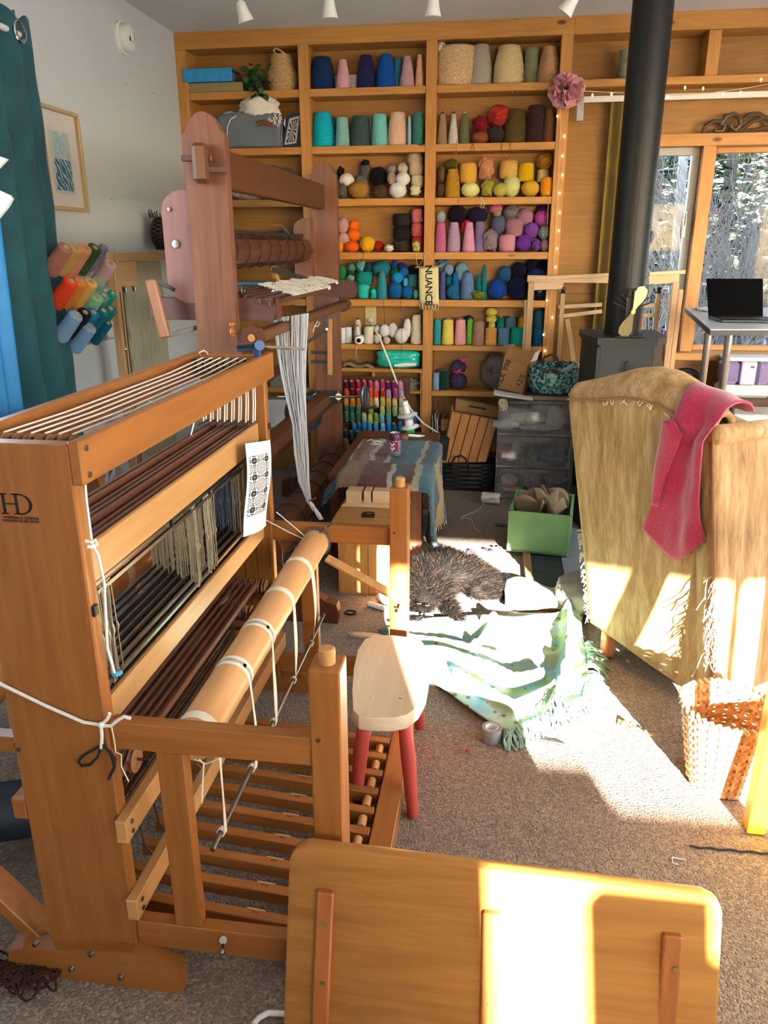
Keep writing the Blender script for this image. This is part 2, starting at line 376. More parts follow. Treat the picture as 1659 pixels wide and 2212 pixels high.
# ================================================================= bookcase
bk = thing('bookcase', 'tall pine bookcase of three bays filling the wall, packed with yarn', 'bookcase', (-.8, 5.14, 0))
SZ = [2.395, 2.083, 1.786, 1.472, 1.186, .903, .61]
PO = [(XL, -1.911), (-1.221, -1.158), (-.462, -.398), (.300, .366)]
for x0, x1 in PO: part('post', MB().box(x0, x1, YB, YBK, 0, 2.625), PINE_Z, bk)
part('top_rail', MB().box(XL, .366, YB, YBK, 2.625, ZC), PINE_X, bk)
for b in range(3):
    x0, x1 = PO[b][1], PO[b+1][0]
    part('back_panel', MB().box(x0, x1, YBK-.012, YBK, 0, 2.625, ch=0), PLY, bk)
    for k, z in enumerate(SZ):
        if b == 1 and k == 6: continue
        t = .042 if k < 5 else .034
        part('shelf_board', MB().box(x0, x1, YB+.004, YBK-.012, z-t, z), PINE_X, bk)
x0, x1 = PO[1][1], PO[2][0]
DRIFT = wood('weathered_board', '#6a5a44', '#8f7c60', 'x')
part('shelf_board', MB().box(x0, x1, YB-.0, YBK-.012, .725, .748), PINE_X, bk)
part('divider', MB().box(-.795, -.778, YB+.01, YBK-.012, .60, .725), PINE_Z, bk)
part('shelf_board', MB().box(-.778, x1, YB+.01, YBK-.012, .585, .603), PINE_X, bk); part('shelf_board', MB().box(x0, -.778, YB+.01, YBK-.012, .585, .603), PINE_X, bk)
part('shelf_board', MB().box(x0, x1, YB+.01, YBK-.012, .36, .378), PINE_X, bk)
part('divider', MB().box(x1-.012, x1, YB+.01, YBK-.012, .378, .725), PINE_Z, bk)
part('bottom_board', MB().box(PO[2][1], PO[3][0], YB+.01, YBK-.012, .14, .175), PINE_X, bk)
part('bottom_board', MB().box(PO[0][1], PO[1][0], YB+.01, YBK-.012, .3, .33), PINE_X, bk)
# ================================================================= yarn
NAMES = {'navy blue': '#14284a', 'royal blue': '#114a9c', 'bright blue': '#1a86c6', 'pale blue': '#88aed2', 'slate blue': '#55709a', 'teal blue': '#15667c', 'teal': '#138078', 'turquoise': '#1fb4b4',
 'pale aqua': '#80bab8', 'dark green': '#16463a', 'forest green': '#3a5f2c', 'emerald green': '#1f7a4a', 'sage green': '#7f9478', 'mint green': '#8cc0a0', 'olive': '#6c6c2a', 'lime green': '#a8b450', 'leaf green': '#6cb53e',
 'pale yellow': '#e2dfa0', 'lemon yellow': '#ddc85a', 'golden yellow': '#dca418', 'mustard': '#a87c30', 'amber': '#e0923a', 'orange': '#e8640a', 'rust red': '#a83422', 'crimson': '#b81848', 'dark red': '#7c1a20', 'coral': '#c65c54',
 'peach': '#d8a88c', 'pale pink': '#cda2aa', 'rose pink': '#c87a94', 'magenta': '#a83c88', 'mauve': '#a07888', 'lilac': '#aa90b4', 'violet': '#7a48a4', 'dark purple': '#2c1a3c', 'plum': '#4c3f5c', 'maroon': '#40242a',
 'cream': '#d4c8a8', 'tan': '#b08e68', 'beige': '#c4ad90', 'brown': '#6a4428', 'chocolate brown': '#38281e', 'taupe': '#94857c', 'pale grey': '#bcb8b0', 'grey': '#747270', 'charcoal': '#3a3a3a', 'black': '#121416', 'white': '#ececec'}
def _lab(h):
    r, g, b = lin(h); x, y, z = .412*r+.358*g+.18*b, .213*r+.715*g+.072*b, .019*r+.119*g+.95*b
    f_ = lambda t: t**(1/3) if t > .0089 else 7.787*t+.138
    x, y, z = f_(x/.95), f_(y), f_(z/1.089); return (116*y-16, 500*(x-y), 200*(y-z))
_NL = {k: _lab(v_) for k, v_ in NAMES.items()}
def cname(h):
    a = _lab(h); return min(_NL, key=lambda k: sum((p-q)**2 for p, q in zip(a, _NL[k])))
def yarnmat(h, kind):
    key = ('yarn', h, kind)
    if key in MATS: return MATS[key]
    m, n, l, b = newmat('yarn_'+kind); MATS[key] = m
    co = coords(n, l, rot=(0, .22, 0) if kind == 'cone' else (.5, .6, .3))
    wv = n.new('ShaderNodeTexWave'); wv.bands_direction = 'Z'; wv.inputs['Scale'].default_value = 9. if kind == 'cone' else 7.
    wv.inputs['Distortion'].default_value = 1.6 if kind == 'cone' else 7.; wv.inputs['Detail'].default_value = 2; wv.inputs['Detail Scale'].default_value = 2.5
    l.new(co, wv.inputs['Vector'])
    ns = noise_(n, l, co, 22, 3)
    c = lin(h); g = 1.12
    lo = tuple(x*.72*g for x in c)+(1,); hi = tuple(min(1, x*1.12*g) for x in c)+(1,)
    f_ = n.new('ShaderNodeMath'); f_.operation = 'MULTIPLY_ADD'; l.new(wv.outputs['Fac'], f_.inputs[0]); f_.inputs[1].default_value = .45; l.new(ns, f_.inputs[2])
    l.new(ramp(n, l, f_.outputs[0], [(.35, lo), (.9, hi)]), b.inputs['Base Color'])
    b.inputs['Roughness'].default_value = .85; b.inputs['Sheen Weight'].default_value = .03; b.inputs['Specular IOR Level'].default_value = .15
    bump(n, l, b, f_.outputs[0], .5, .02); return m
UM = {}
def unit_cone(tr, bulge=0.):
    key = ('cone', round(tr, 2), bulge)
    if key in UM: return UM[key]
    prof = [(.02, 0), (.43, 0), (.485, .02), (.5, .06)]
    for i in range(1, 10):
        t = i/10; prof.append((.5*(1-t)+.5*tr*t+bulge*math.sin(math.pi*t)*.5+.006*math.sin(i*2.7), .06+.88*t))
    prof += [(.5*tr, .95), (.5*tr*.94, .985), (.5*tr*.8, 1.), (.02, 1.)]
    UM[key] = MB().lathe(prof, 22).mesh('yarn_cone', smooth=True); return UM[key]
def unit_core():
    if 'core' not in UM: UM['core'] = MB().lathe([(.5, 0), (.5, 1), (.36, 1), (.33, .9), (.3, .88)], 12).mesh('core', smooth=True)
    return UM['core']
def unit_ball(kind):
    if kind in UM: return UM[kind]
    rnd = random.Random(hash(kind) % 97 if False else len(kind)*7+ord(kind[-1]))
    dirs = [Vector((rnd.uniform(-1, 1), rnd.uniform(-1, 1), rnd.uniform(-1, 1))).normalized() for _ in range(4)]
    base = kind.rstrip('0123456789')
    def fn(d):
        g = max(math.sin(13*d.dot(u_)+2*i+1.5*noise.noise(d*2+u_)) for i, u_ in enumerate(dirs))
        k = 1-.045*(1-g)
        if base == 'ball': return k*(1+.05*noise.noise(d*1.5+dirs[0]*3))
        if base == 'skein': return (1-.05*(1-math.sin(24*d.dot(dirs[0])+4*noise.noise(d*2.5))))*(1+.34*noise.noise(d*2.0+dirs[1]*5)+.13*noise.noise(d*5+dirs[2]))
        if base == 'cake':
            q = (abs(d.x)**4+abs(d.y)**4+0*abs(d.z))**.0; rr_ = math.hypot(d.x, d.y)
            return (rr_**5+abs(d.z)**5)**-.2*(1-.025*(1-math.sin(22*d.z+3*math.atan2(d.y, d.x))))*.99
        return k
    mb = MB().ball((0, 0, .5), .5, 40, 28, fn)
    zs = [p[2] for p in mb.v]; z0, z1 = min(zs), max(zs); xs = max(math.hypot(p[0], p[1]) for p in mb.v)
    mb.v = [(p[0]*.5/xs, p[1]*.5/xs, (p[2]-z0)/(z1-z0)) for p in mb.v]
    UM[kind] = mb.mesh('yarn_'+base, smooth='all'); return UM[kind]
ROWN = ['top', 'second', 'third', 'fourth', 'fifth', 'sixth', 'seventh']; BAYN = {'L': 'wall-side bay', 'M': 'middle bay', 'R': 'stove-side bay'}
LABELS = []
def yarn(px0, px1, py0, py1, kind, h, row, bay, dy=.0, core=None, tilt=None, rest=True):
    """px box of the photograph -> yarn standing on shelf `row` or, with rest=False, on the yarn below it"""
    random.seed(int(px0*7+py0*3)); base = kind.rstrip('0123456789.')
    y = YB+.028+dy
    zs = SZ[row] if row < 7 else 0
    pb = PY((px0+px1)/2, py1, y); pt = PY((px0+px1)/2, py0, y); wd = PY(px1, py1, y).x-PY(px0, py1, y).x
    y += wd*.42 if wd < .17 else .07
    y = min(y, YBK-.014-wd*.5) if wd < .17 else y
    pb = PY((px0+px1)/2, py1, y); pt = PY((px0+px1)/2, py0, y); wd = PY(px1, py1, y).x-PY(px0, py1, y).x
    z0 = zs+.001 if rest else pb.z; hgt = max(.02, pt.z-z0)
    cx = pb.x if base != 'cone' else (PY((px0+px1)/2, (py0+py1)/2, y)).x
    if base == 'cone': tr = float(kind[4:] or .6); me = unit_cone(min(tr, .97), .10 if .6 <= tr < .75 else (.03 if tr < .6 else 0)); mk = 'cone'; nm = 'yarn_cone'; word = 'yarn cone' if tr < .85 else 'yarn spool'
    elif base == 'cake': me = unit_ball('cake'); mk = 'ball'; nm = 'yarn_cake'; word = 'yarn cake'
    elif base == 'skein': me = unit_ball('skein%d' % random.randint(1, 2)); mk = 'ball'; nm = 'yarn_skein'; word = 'yarn skein'
    else: me = unit_ball('ball%d' % random.randint(1, 3)); mk = 'ball'; nm = 'yarn_ball'; word = 'ball of yarn'
    o = bpy.data.objects.new(nm, me); COLL.objects.link(o); o.location = (cx, y, z0); o.scale = (wd, min(wd, .17), hgt); o.rotation_euler = (0, tilt or 0, random.uniform(-1, 1) if mk == 'cone' else random.uniform(-.5, .5))
    if not me.materials: me.materials.append(None)
    o.material_slots[0].link = 'OBJECT'; o.material_slots[0].material = yarnmat(h, mk)
    o['category'] = 'yarn'; o['group'] = 'yarn on the bookcase shelves'
    lab = '%s %s on the %s, %s shelf' % (cname(h), word, BAYN[bay], ROWN[row]); LABELS.append((o, lab, cx, z0))
    if core:
        c = bpy.data.objects.new('core', unit_core()); COLL.objects.link(c); c.parent = o; r_ = core[1]
        c.location = (0, 0, .97); c.scale = (r_, r_, core[2])
        if not c.data.materials: c.data.materials.append(None)
        c.material_slots[0].link = 'OBJECT'; c.material_slots[0].material = {'b': BLACK, 'g': GREYCORE, 'w': WHITE}[core[0]]
    return o
T_ = ('b', .22, .10); G_ = ('g', .42, .09); W_ = ('w', .2, .07)
M1 = [(671, 722, 124, 192, 'cone.74', '#16305c'), (724, 758, 129, 190, 'cone.46', '#dca6b4'), (770.5, 812, 120, 188, 'cone.62', '#232450'), (812.7, 855, 118, 186, 'cone.6', '#1053ac'),
 (850, 869, 125, 185, 'cone.8', '#30799a', .05), (863, 897, 121, 185, 'cone.45', '#c59fab'), (897, 916, 118, 184, 'cone.5', '#e0aa8c')]
for a in M1: yarn(*a[:6], 0, 'M', *(a[6:7] or (0,)))
for a in [(1012, 1064, 97, 180, 'cone.66', '#aaa39b'), (1066, 1133, 99.5, 177, 'cone.72', '#d3c092', -.02), (1131, 1164, 103, 176, 'cone.85', '#84896c', .03), (1162, 1209, 101, 174, 'cone.62', '#b8906a')]: yarn(*a[:6], 0, 'R', *(a[6:7] or (0,)))
M2 = [(674, 722, 243, 315, 'cone.7', '#10adc8'), (715, 727, 253, 313, 'cone.9', '#17636f', .06), (724, 756, 254, 315, 'cone.76', '#84bcba'), (756, 801, 251, 313, 'cone.76', '#3f5456'), (797, 806, 257, 312, 'cone.9', '#70838f', .06),
 (802, 839, 247, 311, 'cone.78', '#76c6c7'), (838, 881, 243, 310, 'cone.72', '#dfbca2'), (880, 888.5, 252, 310, 'cone.7', '#96bace', .0, W_), (890, 916, 244, 310, 'cone.88', '#3f8077')]
for a in M2: yarn(*a[:6], 1, 'M', *(a[6:] or (0,)))
R2 = [(944, 967, 246, 308, 'cone.5', '#a2846d', 0, T_), (968, 991, 246, 308, 'cone.4', '#cbcac4', 0, T_), (992, 1015, 245, 307, 'cone.5', '#6c7254', 0, W_), (1017, 1055, 249, 288, 'skein', '#861a23'), (1045, 1108, 225, 276, 'skein', '#b83828', .01),
 (1017, 1056, 284, 307, 'ball', '#92503a', -.01), (1053, 1090, 271, 306, 'ball', '#3c3636'), (1090, 1138, 236, 303, 'cone.72', '#5c4926'), (1138, 1177, 228, 301, 'cone.9', '#43292a'), (1174, 1199, 234, 300, 'cone.7', '#6e482a')]
for a in R2: yarn(*a[:6], 1, 'R', *(a[6:] or (0,)), rest=a[3] > 295)
M3 = [(726, 746, 358, 392, 'skein', '#17181a', .05), (733, 766, 374, 404, 'ball', '#eae6de', .02), (776, 803, 346, 390, 'ball', '#5e5c5a', .06), (778, 800, 344, 362, 'skein', '#19191b', .05), (761, 799, 378, 431, 'ball', '#6d6d6d', .05), (752, 799, 391, 431, 'ball', '#a67d36', -.015),
 (799, 838, 360, 404, 'ball', '#151518', .03), (727, 752, 396, 431, 'ball', '#5c5749', .0), (804, 839, 399, 430, 'ball', '#5a3d30', -.01), (836, 856, 356, 378, 'ball', '#939396', .04), (836, 855, 371, 399, 'ball', '#a18f85', .0), (858, 883, 351, 378, 'ball', '#c3bbac', .04),
 (854, 886, 371, 402, 'ball', '#f0f0f0', .0), (840, 879, 394, 430, 'ball', '#f3f3f3', -.02), (879, 913, 331, 356, 'cake', '#b8a78e', .02), (883, 914, 349, 380, 'cake', '#cdb39a', .02), (888, 915, 377, 406, 'cake', '#d4cbad', .02), (884, 910, 398, 424, 'skein', '#e4e0b6', -.02)]
for a in M3: yarn(*a[:6], 2, 'M', a[6], rest=a[3] > 428)
R3 = [(942, 965, 357, 399, 'skein', '#6f522f', .02), (942, 962, 394, 426, 'skein', '#604426', .0), (959.5, 991, 343, 372, 'ball', '#5f5f20', .04), (962, 994, 365, 425, 'cone.68', '#b98b2d', -.02, T_), (991, 1030, 351, 397, 'cake', '#dcaa44', .01), (995, 1036, 393, 426, 'ball', '#e6e6a0', -.02),
 (1029, 1068, 335, 392, 'skein', '#cc9269', .02), (1036, 1070, 388, 426, 'skein', '#aea847', .0), (1064, 1096, 395, 425, 'ball', '#bab956', -.02), (1077, 1119, 346, 388, 'cake', '#dab062', .03), (1084, 1124, 378, 424, 'ball', '#d6da92', .0), (1119, 1154, 353, 393, 'cone.92', '#dfb514', .03),
 (1124, 1165, 389, 424, 'ball', '#deb538', -.02), (1154, 1194, 329, 370, 'skein', '#a9711b', .02), (1160, 1186, 367, 394, 'cone.95', '#d9ca88', .05), (1166, 1193, 382, 422, 'cake', '#e29318', -.015)]
for a in R3: yarn(*a[:6], 2, 'R', *a[6:], rest=a[3] > 420)
M4 = [(729, 754, 468, 507, 'ball', '#c09292', .02), (752, 778, 474, 501, 'ball', '#ee6e10', .04), (748, 779, 493, 522, 'ball', '#f06d0a', .01), (729, 757, 503, 528, 'ball', '#cda39f', .0), (730, 742, 522, 546, 'ball', '#ea8f1e', -.01), (742, 777, 520, 546, 'ball', '#ec610a', -.01),
 (777, 811, 510, 546, 'ball', '#eab016', .0), (806, 830, 520, 546, 'ball', '#9c2412', .02), (828, 852, 528, 546, 'skein', '#ddd6cf', -.02), (849, 888, 461, 490, 'cake', '#2d2826', .02), (849, 889, 489, 520, 'cake', '#201d1d', .02), (848, 889, 519, 545, 'cake', '#362b23', .02),
 (889, 914, 450, 482, 'cake', '#d17687', .02), (888, 914, 481, 512, 'cake', '#c9605c', .02), (889, 914, 511, 545, 'cake', '#a8383a', .02), (889, 909, 520, 546, 'skein', '#b6b066', -.03)]
for a in M4: yarn(*a[:6], 3, 'M', a[6], rest=a[3] > 543.5)
R4 = [(941, 963, 455, 482, 'ball', '#a0a8ba', .02), (940, 964, 481, 542, 'cone.72', '#bd6897', -.01), (967, 1009, 443, 484, 'ball', '#201429', .03), (966, 995, 480, 541, 'cone.6', '#af92b6', -.01), (992, 1023, 474, 505, 'skein', '#c81a56', .03), (1008, 1054, 447, 484, 'ball', '#1e183b', .03),
 (999, 1027, 480, 541, 'cone.55', '#d69ab9', -.015), (1024, 1047, 478, 542, 'cone.8', '#7f6fa2', .02), (1054, 1086, 441, 462, 'ball', '#da609b', .04), (1063, 1084, 450, 468, 'skein', '#ae9b73', .02), (1059, 1094, 463, 508, 'ball', '#595e7d', .02), (1038, 1079, 493, 542, 'skein', '#8f7f8d', -.015),
 (1084, 1124, 442, 478, 'ball', '#7b777e', .04), (1090, 1130, 472, 512, 'cake', '#a77989', .0), (1112, 1152, 449, 490, 'ball', '#ac7d90', .02), (1076, 1113, 506, 542, 'cake', '#cf90a6', -.02), (1113, 1148, 506, 542, 'ball', '#6f31a6', -.01), (1130, 1164, 480, 515, 'ball', '#7f48aa', .0),
 (1152, 1187, 453, 490, 'ball', '#af48a4', .02), (1161, 1187, 487, 518, 'ball', '#7b8594', .0), (1146, 1168, 515, 542, 'skein', '#72429a', -.015), (1165, 1186, 516, 542, 'ball', '#8f7085', .0), (1159, 1188, 441, 462, 'ball', '#3d1c37', .05)]
for a in R4: yarn(*a[:6], 3, 'R', a[6], rest=a[3] > 539)
M5 = [(731, 749, 573, 606, 'ball', '#207f4d', .02), (749, 769, 568, 588, 'ball', '#509077', .04), (767, 790, 562, 588, 'skein', '#58a7b5', .03), (748, 767, 583, 603, 'ball', '#144a43', .03), (748, 767, 594, 608, 'skein', '#7fae92', .0), (785, 806, 566, 590, 'ball', '#104a54', .04), (769, 807, 586, 616, 'cake', '#14918a', .02),
 (803, 845, 562, 599, 'ball', '#207a8a', .03), (772, 800, 613, 648, 'cake', '#2dbdb5', .0), (799, 815, 623, 648, 'skein', '#1dccbc', -.02), (814, 836, 590, 647, 'cone.62', '#2d8598', -.02, ('g', .3, .09)), (844, 862, 580, 597, 'ball', '#1b703d', .04), (845, 872, 588, 612, 'ball', '#1b90d0', .0), (838, 871, 609, 647, 'ball', '#0f5ea2', -.01),
 (861, 883, 577, 600, 'ball', '#1963b0', .02), (845, 858, 561, 582, 'ball', '#134590', .05), (858, 878, 567, 582, 'ball', '#0f3c76', .05), (880, 902, 592, 620, 'cake', '#317481', .01), (867, 894, 617, 647, 'ball', '#1060a6', -.01), (892, 904, 625, 647, 'skein', '#5bb1b7', -.015), (871, 881, 600, 618, 'cake', '#40a3d8', .01), (880, 906, 572, 596, 'ball', '#111922', .05)]
for a in M5: yarn(*a[:6], 4, 'M', *a[6:], rest=a[3] > 644)
R5 = [(940, 970, 559, 588, 'skein', '#50789c', .04), (959, 980, 571, 595, 'ball', '#7f9dc4', .02), (949, 963, 586, 647, 'cone.8', '#4b5595', -.01), (961, 980, 593, 625, 'ball', '#156b80', .03), (973, 994, 588, 647, 'cone.5', '#1164a1', .0, T_), (980, 1014, 566, 613, 'ball', '#71a2b7', .04), (963, 990, 614, 647, 'ball', '#166385', -.03),
 (995, 1025, 588, 647, 'cone.7', '#5f7dad', -.01, T_), (1026, 1041, 592, 647, 'cone.5', '#146f6f', .01, ('g', .3, .08)), (1038, 1053, 576, 647, 'cone.5', '#138090', .04, T_), (1009, 1050, 627, 647, 'skein', '#6f7f20', -.03), (1053, 1095, 602, 647, 'ball', '#1442a2', -.01), (1074, 1104, 574, 612, 'ball', '#1e5986', .02),
 (1095, 1137, 597, 647, 'ball', '#0f2042', .0), (1103, 1137, 566, 603, 'ball', '#0d112a', .03), (1134, 1162, 559, 588, 'ball', '#0b0d1a', .04), (1137, 1177, 579, 612, 'ball', '#132d70', .01), (1138, 1162, 610, 647, 'ball', '#10263a', .01), (1155, 1179, 612, 647, 'ball', '#131e3e', .0), (1160, 1183, 562, 588, 'ball', '#0c1414', .05)]
for a in R5: yarn(*a[:6], 4, 'R', *a[6:], rest=a[3] > 644)
M6 = [(735, 746, 708, 745, 'cone.97', '#e9e9ee'), (745, 760, 706, 744, 'cone.97', '#efeff3', .02), (763, 783, 690, 744, 'cone.6', '#d5cab4', .05, T_), (767, 779, 705, 744, 'cone.7', '#e9e5dd', .02, T_), (786, 807, 705, 745, 'cone.97', '#ded7c2'), (807, 824, 702, 720, 'ball', '#ecebee', .05), (806, 825, 720, 745, 'ball', '#efeff2', .01),
 (820, 842, 700, 729, 'ball', '#edeaea', .02), (838, 859, 697, 729, 'ball', '#e9e3e6', .03), (827, 843, 727, 745, 'ball', '#d0c0ab', -.02), (852, 882, 709, 746, 'ball', '#f2f2f4', .0), (870, 890, 688, 730, 'ball', '#efecec', .03), (887, 912, 679, 745, 'cone.75', '#d8ceba', .01)]
for a in M6: yarn(*a[:6], 5, 'M', *(a[6:] or (0,)), rest=a[3] > 742)
R6 = [(936, 953, 690, 746, 'cone.9', '#3199a6', .0, G_), (954, 981, 690, 745, 'cone.82', '#e6d468', .0, G_), (982, 1007, 690, 745, 'cone.84', '#e8a1b0', .0, G_), (1007, 1023, 690, 744, 'cone.85', '#70bd41', .03, G_), (1020, 1047, 694, 747, 'cone.86', '#aa8375', -.01, G_), (974, 986, 686, 742, 'cone.85', '#ae374b', .06, G_),
 (996, 1024, 681, 705, 'skein', '#1d2e5a', .07), (1048, 1075, 664, 684, 'ball', '#e3d25f', .03), (1049, 1074, 680, 698, 'ball', '#e0cf5c', .03), (1054, 1070, 694, 712, 'ball', '#dcd27c', .03), (1048, 1073, 708, 747, 'cone.97', '#ebac59', -.01), (1072, 1089, 686, 744, 'cone.9', '#148686', .05, G_), (1075, 1101, 708, 747, 'cone.97', '#5888b3', -.01),
 (1089, 1116, 684, 744, 'cone.9', '#4d7585', .06, G_), (1102, 1130, 707, 747, 'cone.97', '#10948c', -.01), (1117, 1132, 686, 744, 'cone.9', '#d08a12', .05, G_), (1128, 1138, 707, 745, 'cone.97', '#8f8f3e', .02), (1153, 1174, 670, 709, 'cone.97', '#265374', .0), (1151, 1175, 707, 747, 'cone.97', '#106094', .0)]
for a in R6: yarn(*a[:6], 5, 'R', *a[6:], rest=a[3] > 739)
R7 = [(935, 949, 805, 843, 'cone.95', '#8bb4dc'), (949, 967, 802, 842, 'cone.93', '#154433', .01), (944, 972, 797, 841, 'cone.95', '#7c7a74', .09), (972, 1007, 778, 808, 'ball', '#4d4260', .01), (972, 1009, 805, 842, 'ball', '#493f5c', .0)]
for a in R7: yarn(*a[:6], 6, 'R', *(a[6:] or (0,)), rest=a[3] > 838)
def settle_labels(L, side='from the left'):
    by = {}
    for t in L: by.setdefault(t[1], []).append(t)
    for lab, ts in by.items():
        if len(ts) == 1: ts[0][0]['label'] = lab; continue
        ts.sort(key=lambda t: (t[2], t[3]))
        for i, t in enumerate(ts):
            w_ = ('first', 'second', 'third', 'fourth', 'fifth', 'sixth', 'seventh', 'eighth', 'ninth', 'tenth', 'eleventh', 'twelfth')[i]
            if len(ts) == 2: w_ = ('further left', 'further right')[i]; t[0]['label'] = lab+', '+w_+' of two'
            else: t[0]['label'] = lab+', '+w_+' '+side
settle_labels(LABELS)
# tufts of pink yarn tying the plum balls
for (a, b_, c_) in ((998, 782, 10), (985, 806, 7)):
    p = PY(a, b_, 5.06); mb = MB()
    for i in range(14):
        e = p+Vector((random.uniform(-.02, .045), random.uniform(-.02, .01), random.uniform(-.01, .03))); mb.tube([p, (p+e)/2+Vector((0, 0, .008)), e], .0022, 5)
    single('yarn_tie', mb, yarnmat('#d84a94', 'ball'), 'hot pink yarn tie on the %s plum yarn ball' % ('upper' if c_ == 10 else 'lower'), 'yarn')
# loose tails of yarn hanging over the shelf edges
def tail(pts, h, label, r=.0016, y=YB-.004):
    P = [PY(a, b_, y) for a, b_ in pts]; S = []
    for i in range(len(P)-1):
        p0, p1, p2, p3 = P[max(i-1, 0)], P[i], P[i+1], P[min(i+2, len(P)-1)]
        for k in range(5):
            t = k/5; S.append(.5*((2*p1)+(p2-p0)*t+(2*p0-5*p1+4*p2-p3)*t*t+(3*p1-p0-3*p2+p3)*t**3))
    S.append(P[-1]); single('yarn_tail', MB().tube(S, r, 5), yarnmat(h, 'ball'), label, 'yarn', group='yarn tails hanging off the shelves')
tail([(1103, 178), (1107, 190), (1106, 201)], '#b8a888', 'beige yarn tail hanging from the top shelf below the cream cone')
tail([(985, 300), (986, 320), (987, 365), (990, 440)], '#9a6a50', 'thin brown yarn tail hanging down across the third shelf')
tail([(1022, 308), (1016, 325), (1020, 334), (1025, 325), (1021, 308)], '#8a3020', 'rust red yarn loop hanging under the dark red skein')
tail([(1085, 305), (1084, 325), (1091, 342), (1101, 335), (1102, 305)], '#6a5030', 'brown yarn loop hanging under the olive brown cone')
tail([(1038, 425), (1041, 440), (1037, 447), (1043, 449), (1046, 440), (1041, 425)], '#e4e2c8', 'cream yarn loop hanging under the pale yellow ball')
tail([(1186, 425), (1184, 450), (1182, 490), (1180, 508)], '#b08a3a', 'golden yarn tail hanging over the fourth shelf')
tail([(788, 545), (787, 560), (785, 566), (788, 576)], '#d8a020', 'yellow yarn tail hanging under the golden yellow ball')
tail([(900, 545), (899, 560), (902, 574), (899, 578)], '#c8c070', 'pale green yarn tail hanging behind the woven banner')
tail([(828, 648), (829, 665), (830, 680), (831, 700)], '#3c4a50', 'grey blue yarn tail hanging beside the wall outlet')
tail([(867, 645), (867, 690), (868, 752), (866, 773)], '#3a5a70', 'long blue yarn tail hanging in front of the white balls')
tail([(1025, 645), (1030, 652), (1036, 647), (1034, 640)], '#7a8a30', 'green yarn tail looped over the fifth shelf edge')
tail([(771, 745), (769, 762), (771, 776)], '#d8d0c0', 'cream yarn tail hanging from the lying white spool', y=YB-.01)
# white spool lying on its side, seen from its end
t = thing('yarn_spool', 'white yarn spool lying on its side with its dark bore facing out', 'yarn', PY(775, 745, 5.06))
c_ = PY(775, 735.5, 5.03); Mx = Matrix.Translation(c_)@Matrix.Rotation(R(90), 4, 'X')
part('winding', MB().lathe([(.014, -.0), (.026, -.004), (.029, -.012), (.029, -.10), (.014, -.10)], 22, Mx, close=False), yarnmat('#eeeae6', 'cone'), t, True)
part('core', MB().lathe([(.010, .002), (.014, .002), (.014, -.1), (.010, -.1), (.010, .002)], 18, Mx, close=False), BLACK, t, True)

# ================================================================= thread rack in front of the middle bay
TR = [[(300, 1170, '#4a1230'), (380, 1168, '#7a1236'), (468, 1165, '#b01a44'), (552, 1168, '#c42c52'), (640, 1175, '#b8405e'), (720, 1175, '#d4748e'), (803, 1162, '#b4326c'), (880, 1180, '#5e1c5e'), (962, 1175, '#8e166a'), (1050, 1180, '#c88eb4')],
 [(305, 1280, '#e44c1c'), (385, 1275, '#6e1422'), (465, 1285, '#901e1c'), (560, 1285, '#a02818'), (640, 1282, '#dc441e'), (712, 1290, '#e64a1e'), (805, 1285, '#ac321a'), (885, 1290, '#b87eb8'), (985, 1278, '#bc4e88'), (1060, 1290, '#bc9cb8')],
 [(300, 1400, '#dc841c'), (390, 1400, '#e08e1e'), (470, 1400, '#cc7c1a'), (560, 1400, '#b87820'), (638, 1395, '#d47e2a'), (715, 1395, '#dcd39c'), (805, 1390, '#c6af66'), (885, 1400, '#dca444'), (970, 1410, '#dacc94'), (1060, 1395, '#bdb48e')],
 [(305, 1500, '#2c644c'), (378, 1510, '#216e50'), (465, 1512, '#2c7e5c'), (640, 1510, '#8e9e32'), (800, 1510, '#a8bc64'), (885, 1500, '#92a44c'), (970, 1515, '#acbc7c'), (1060, 1520, '#ccccac')],
 [(305, 1595, '#316e64'), (385, 1605, '#3e7e6e'), (465, 1595, '#3c6e54'), (548, 1612, '#aac8b4'), (632, 1628, '#acc454'), (715, 1620, '#7e983a'), (790, 1615, '#6eb4bc'), (885, 1615, '#3ca0bc'), (1040, 1640, '#1c5e78')],
 [(410, 1748, '#2c7cbc'), (480, 1740, '#1e58ac'), (548, 1735, '#2c86c4'), (618, 1730, '#3c9ec8'), (710, 1735, '#3ca4cc'), (805, 1740, '#5cb2dc'), (890, 1735, '#2188bc'), (960, 1752, '#1c5e7e'), (1045, 1735, '#216884')],
 [(300, 1845, '#264462'), (375, 1855, '#3e5e7a'), (460, 1855, '#4c6884'), (545, 1865, '#5c7288'), (625, 1860, '#2a448e'), (715, 1865, '#8ea4ac'), (795, 1850, '#425c6e')],
 [(300, 1970, '#bc7c3a'), (460, 1980, '#9e4e66'), (540, 1988, '#3c3e66'), (625, 1985, '#2c3254'), (710, 1985, '#5e4e44'), (800, 1990, '#3e4054')]]
R9 = [[(895, 1040, '#bc8860'), (940, 1040, '#d4ac94'), (985, 1042, '#cca494'), (1022, 1040, '#c49484')], [(897, 1100, '#d4bc1c'), (940, 1100, '#bc9c1c'), (980, 1100, '#ac8c22')], [(897, 1168, '#3e3e2e'), (935, 1165, '#4e4e32')]]
rk = thing('thread_rack', 'slanted peg rack of thread spools standing before the middle bay', 'thread rack', (-.84, 4.97, 0))
RKY = 4.93
part('back_board', MB().bar((-.84, RKY+.055, .08), (-.84, RKY+.085, .70), .60, .012, up=(0, -1, .05)), DARKRED, rk)
LABELS = []
_tp = [(.30, 0), (.47, .02), (.5, .06), (.48, .75), (.40, .88), (.30, .93), (.2, .94)]
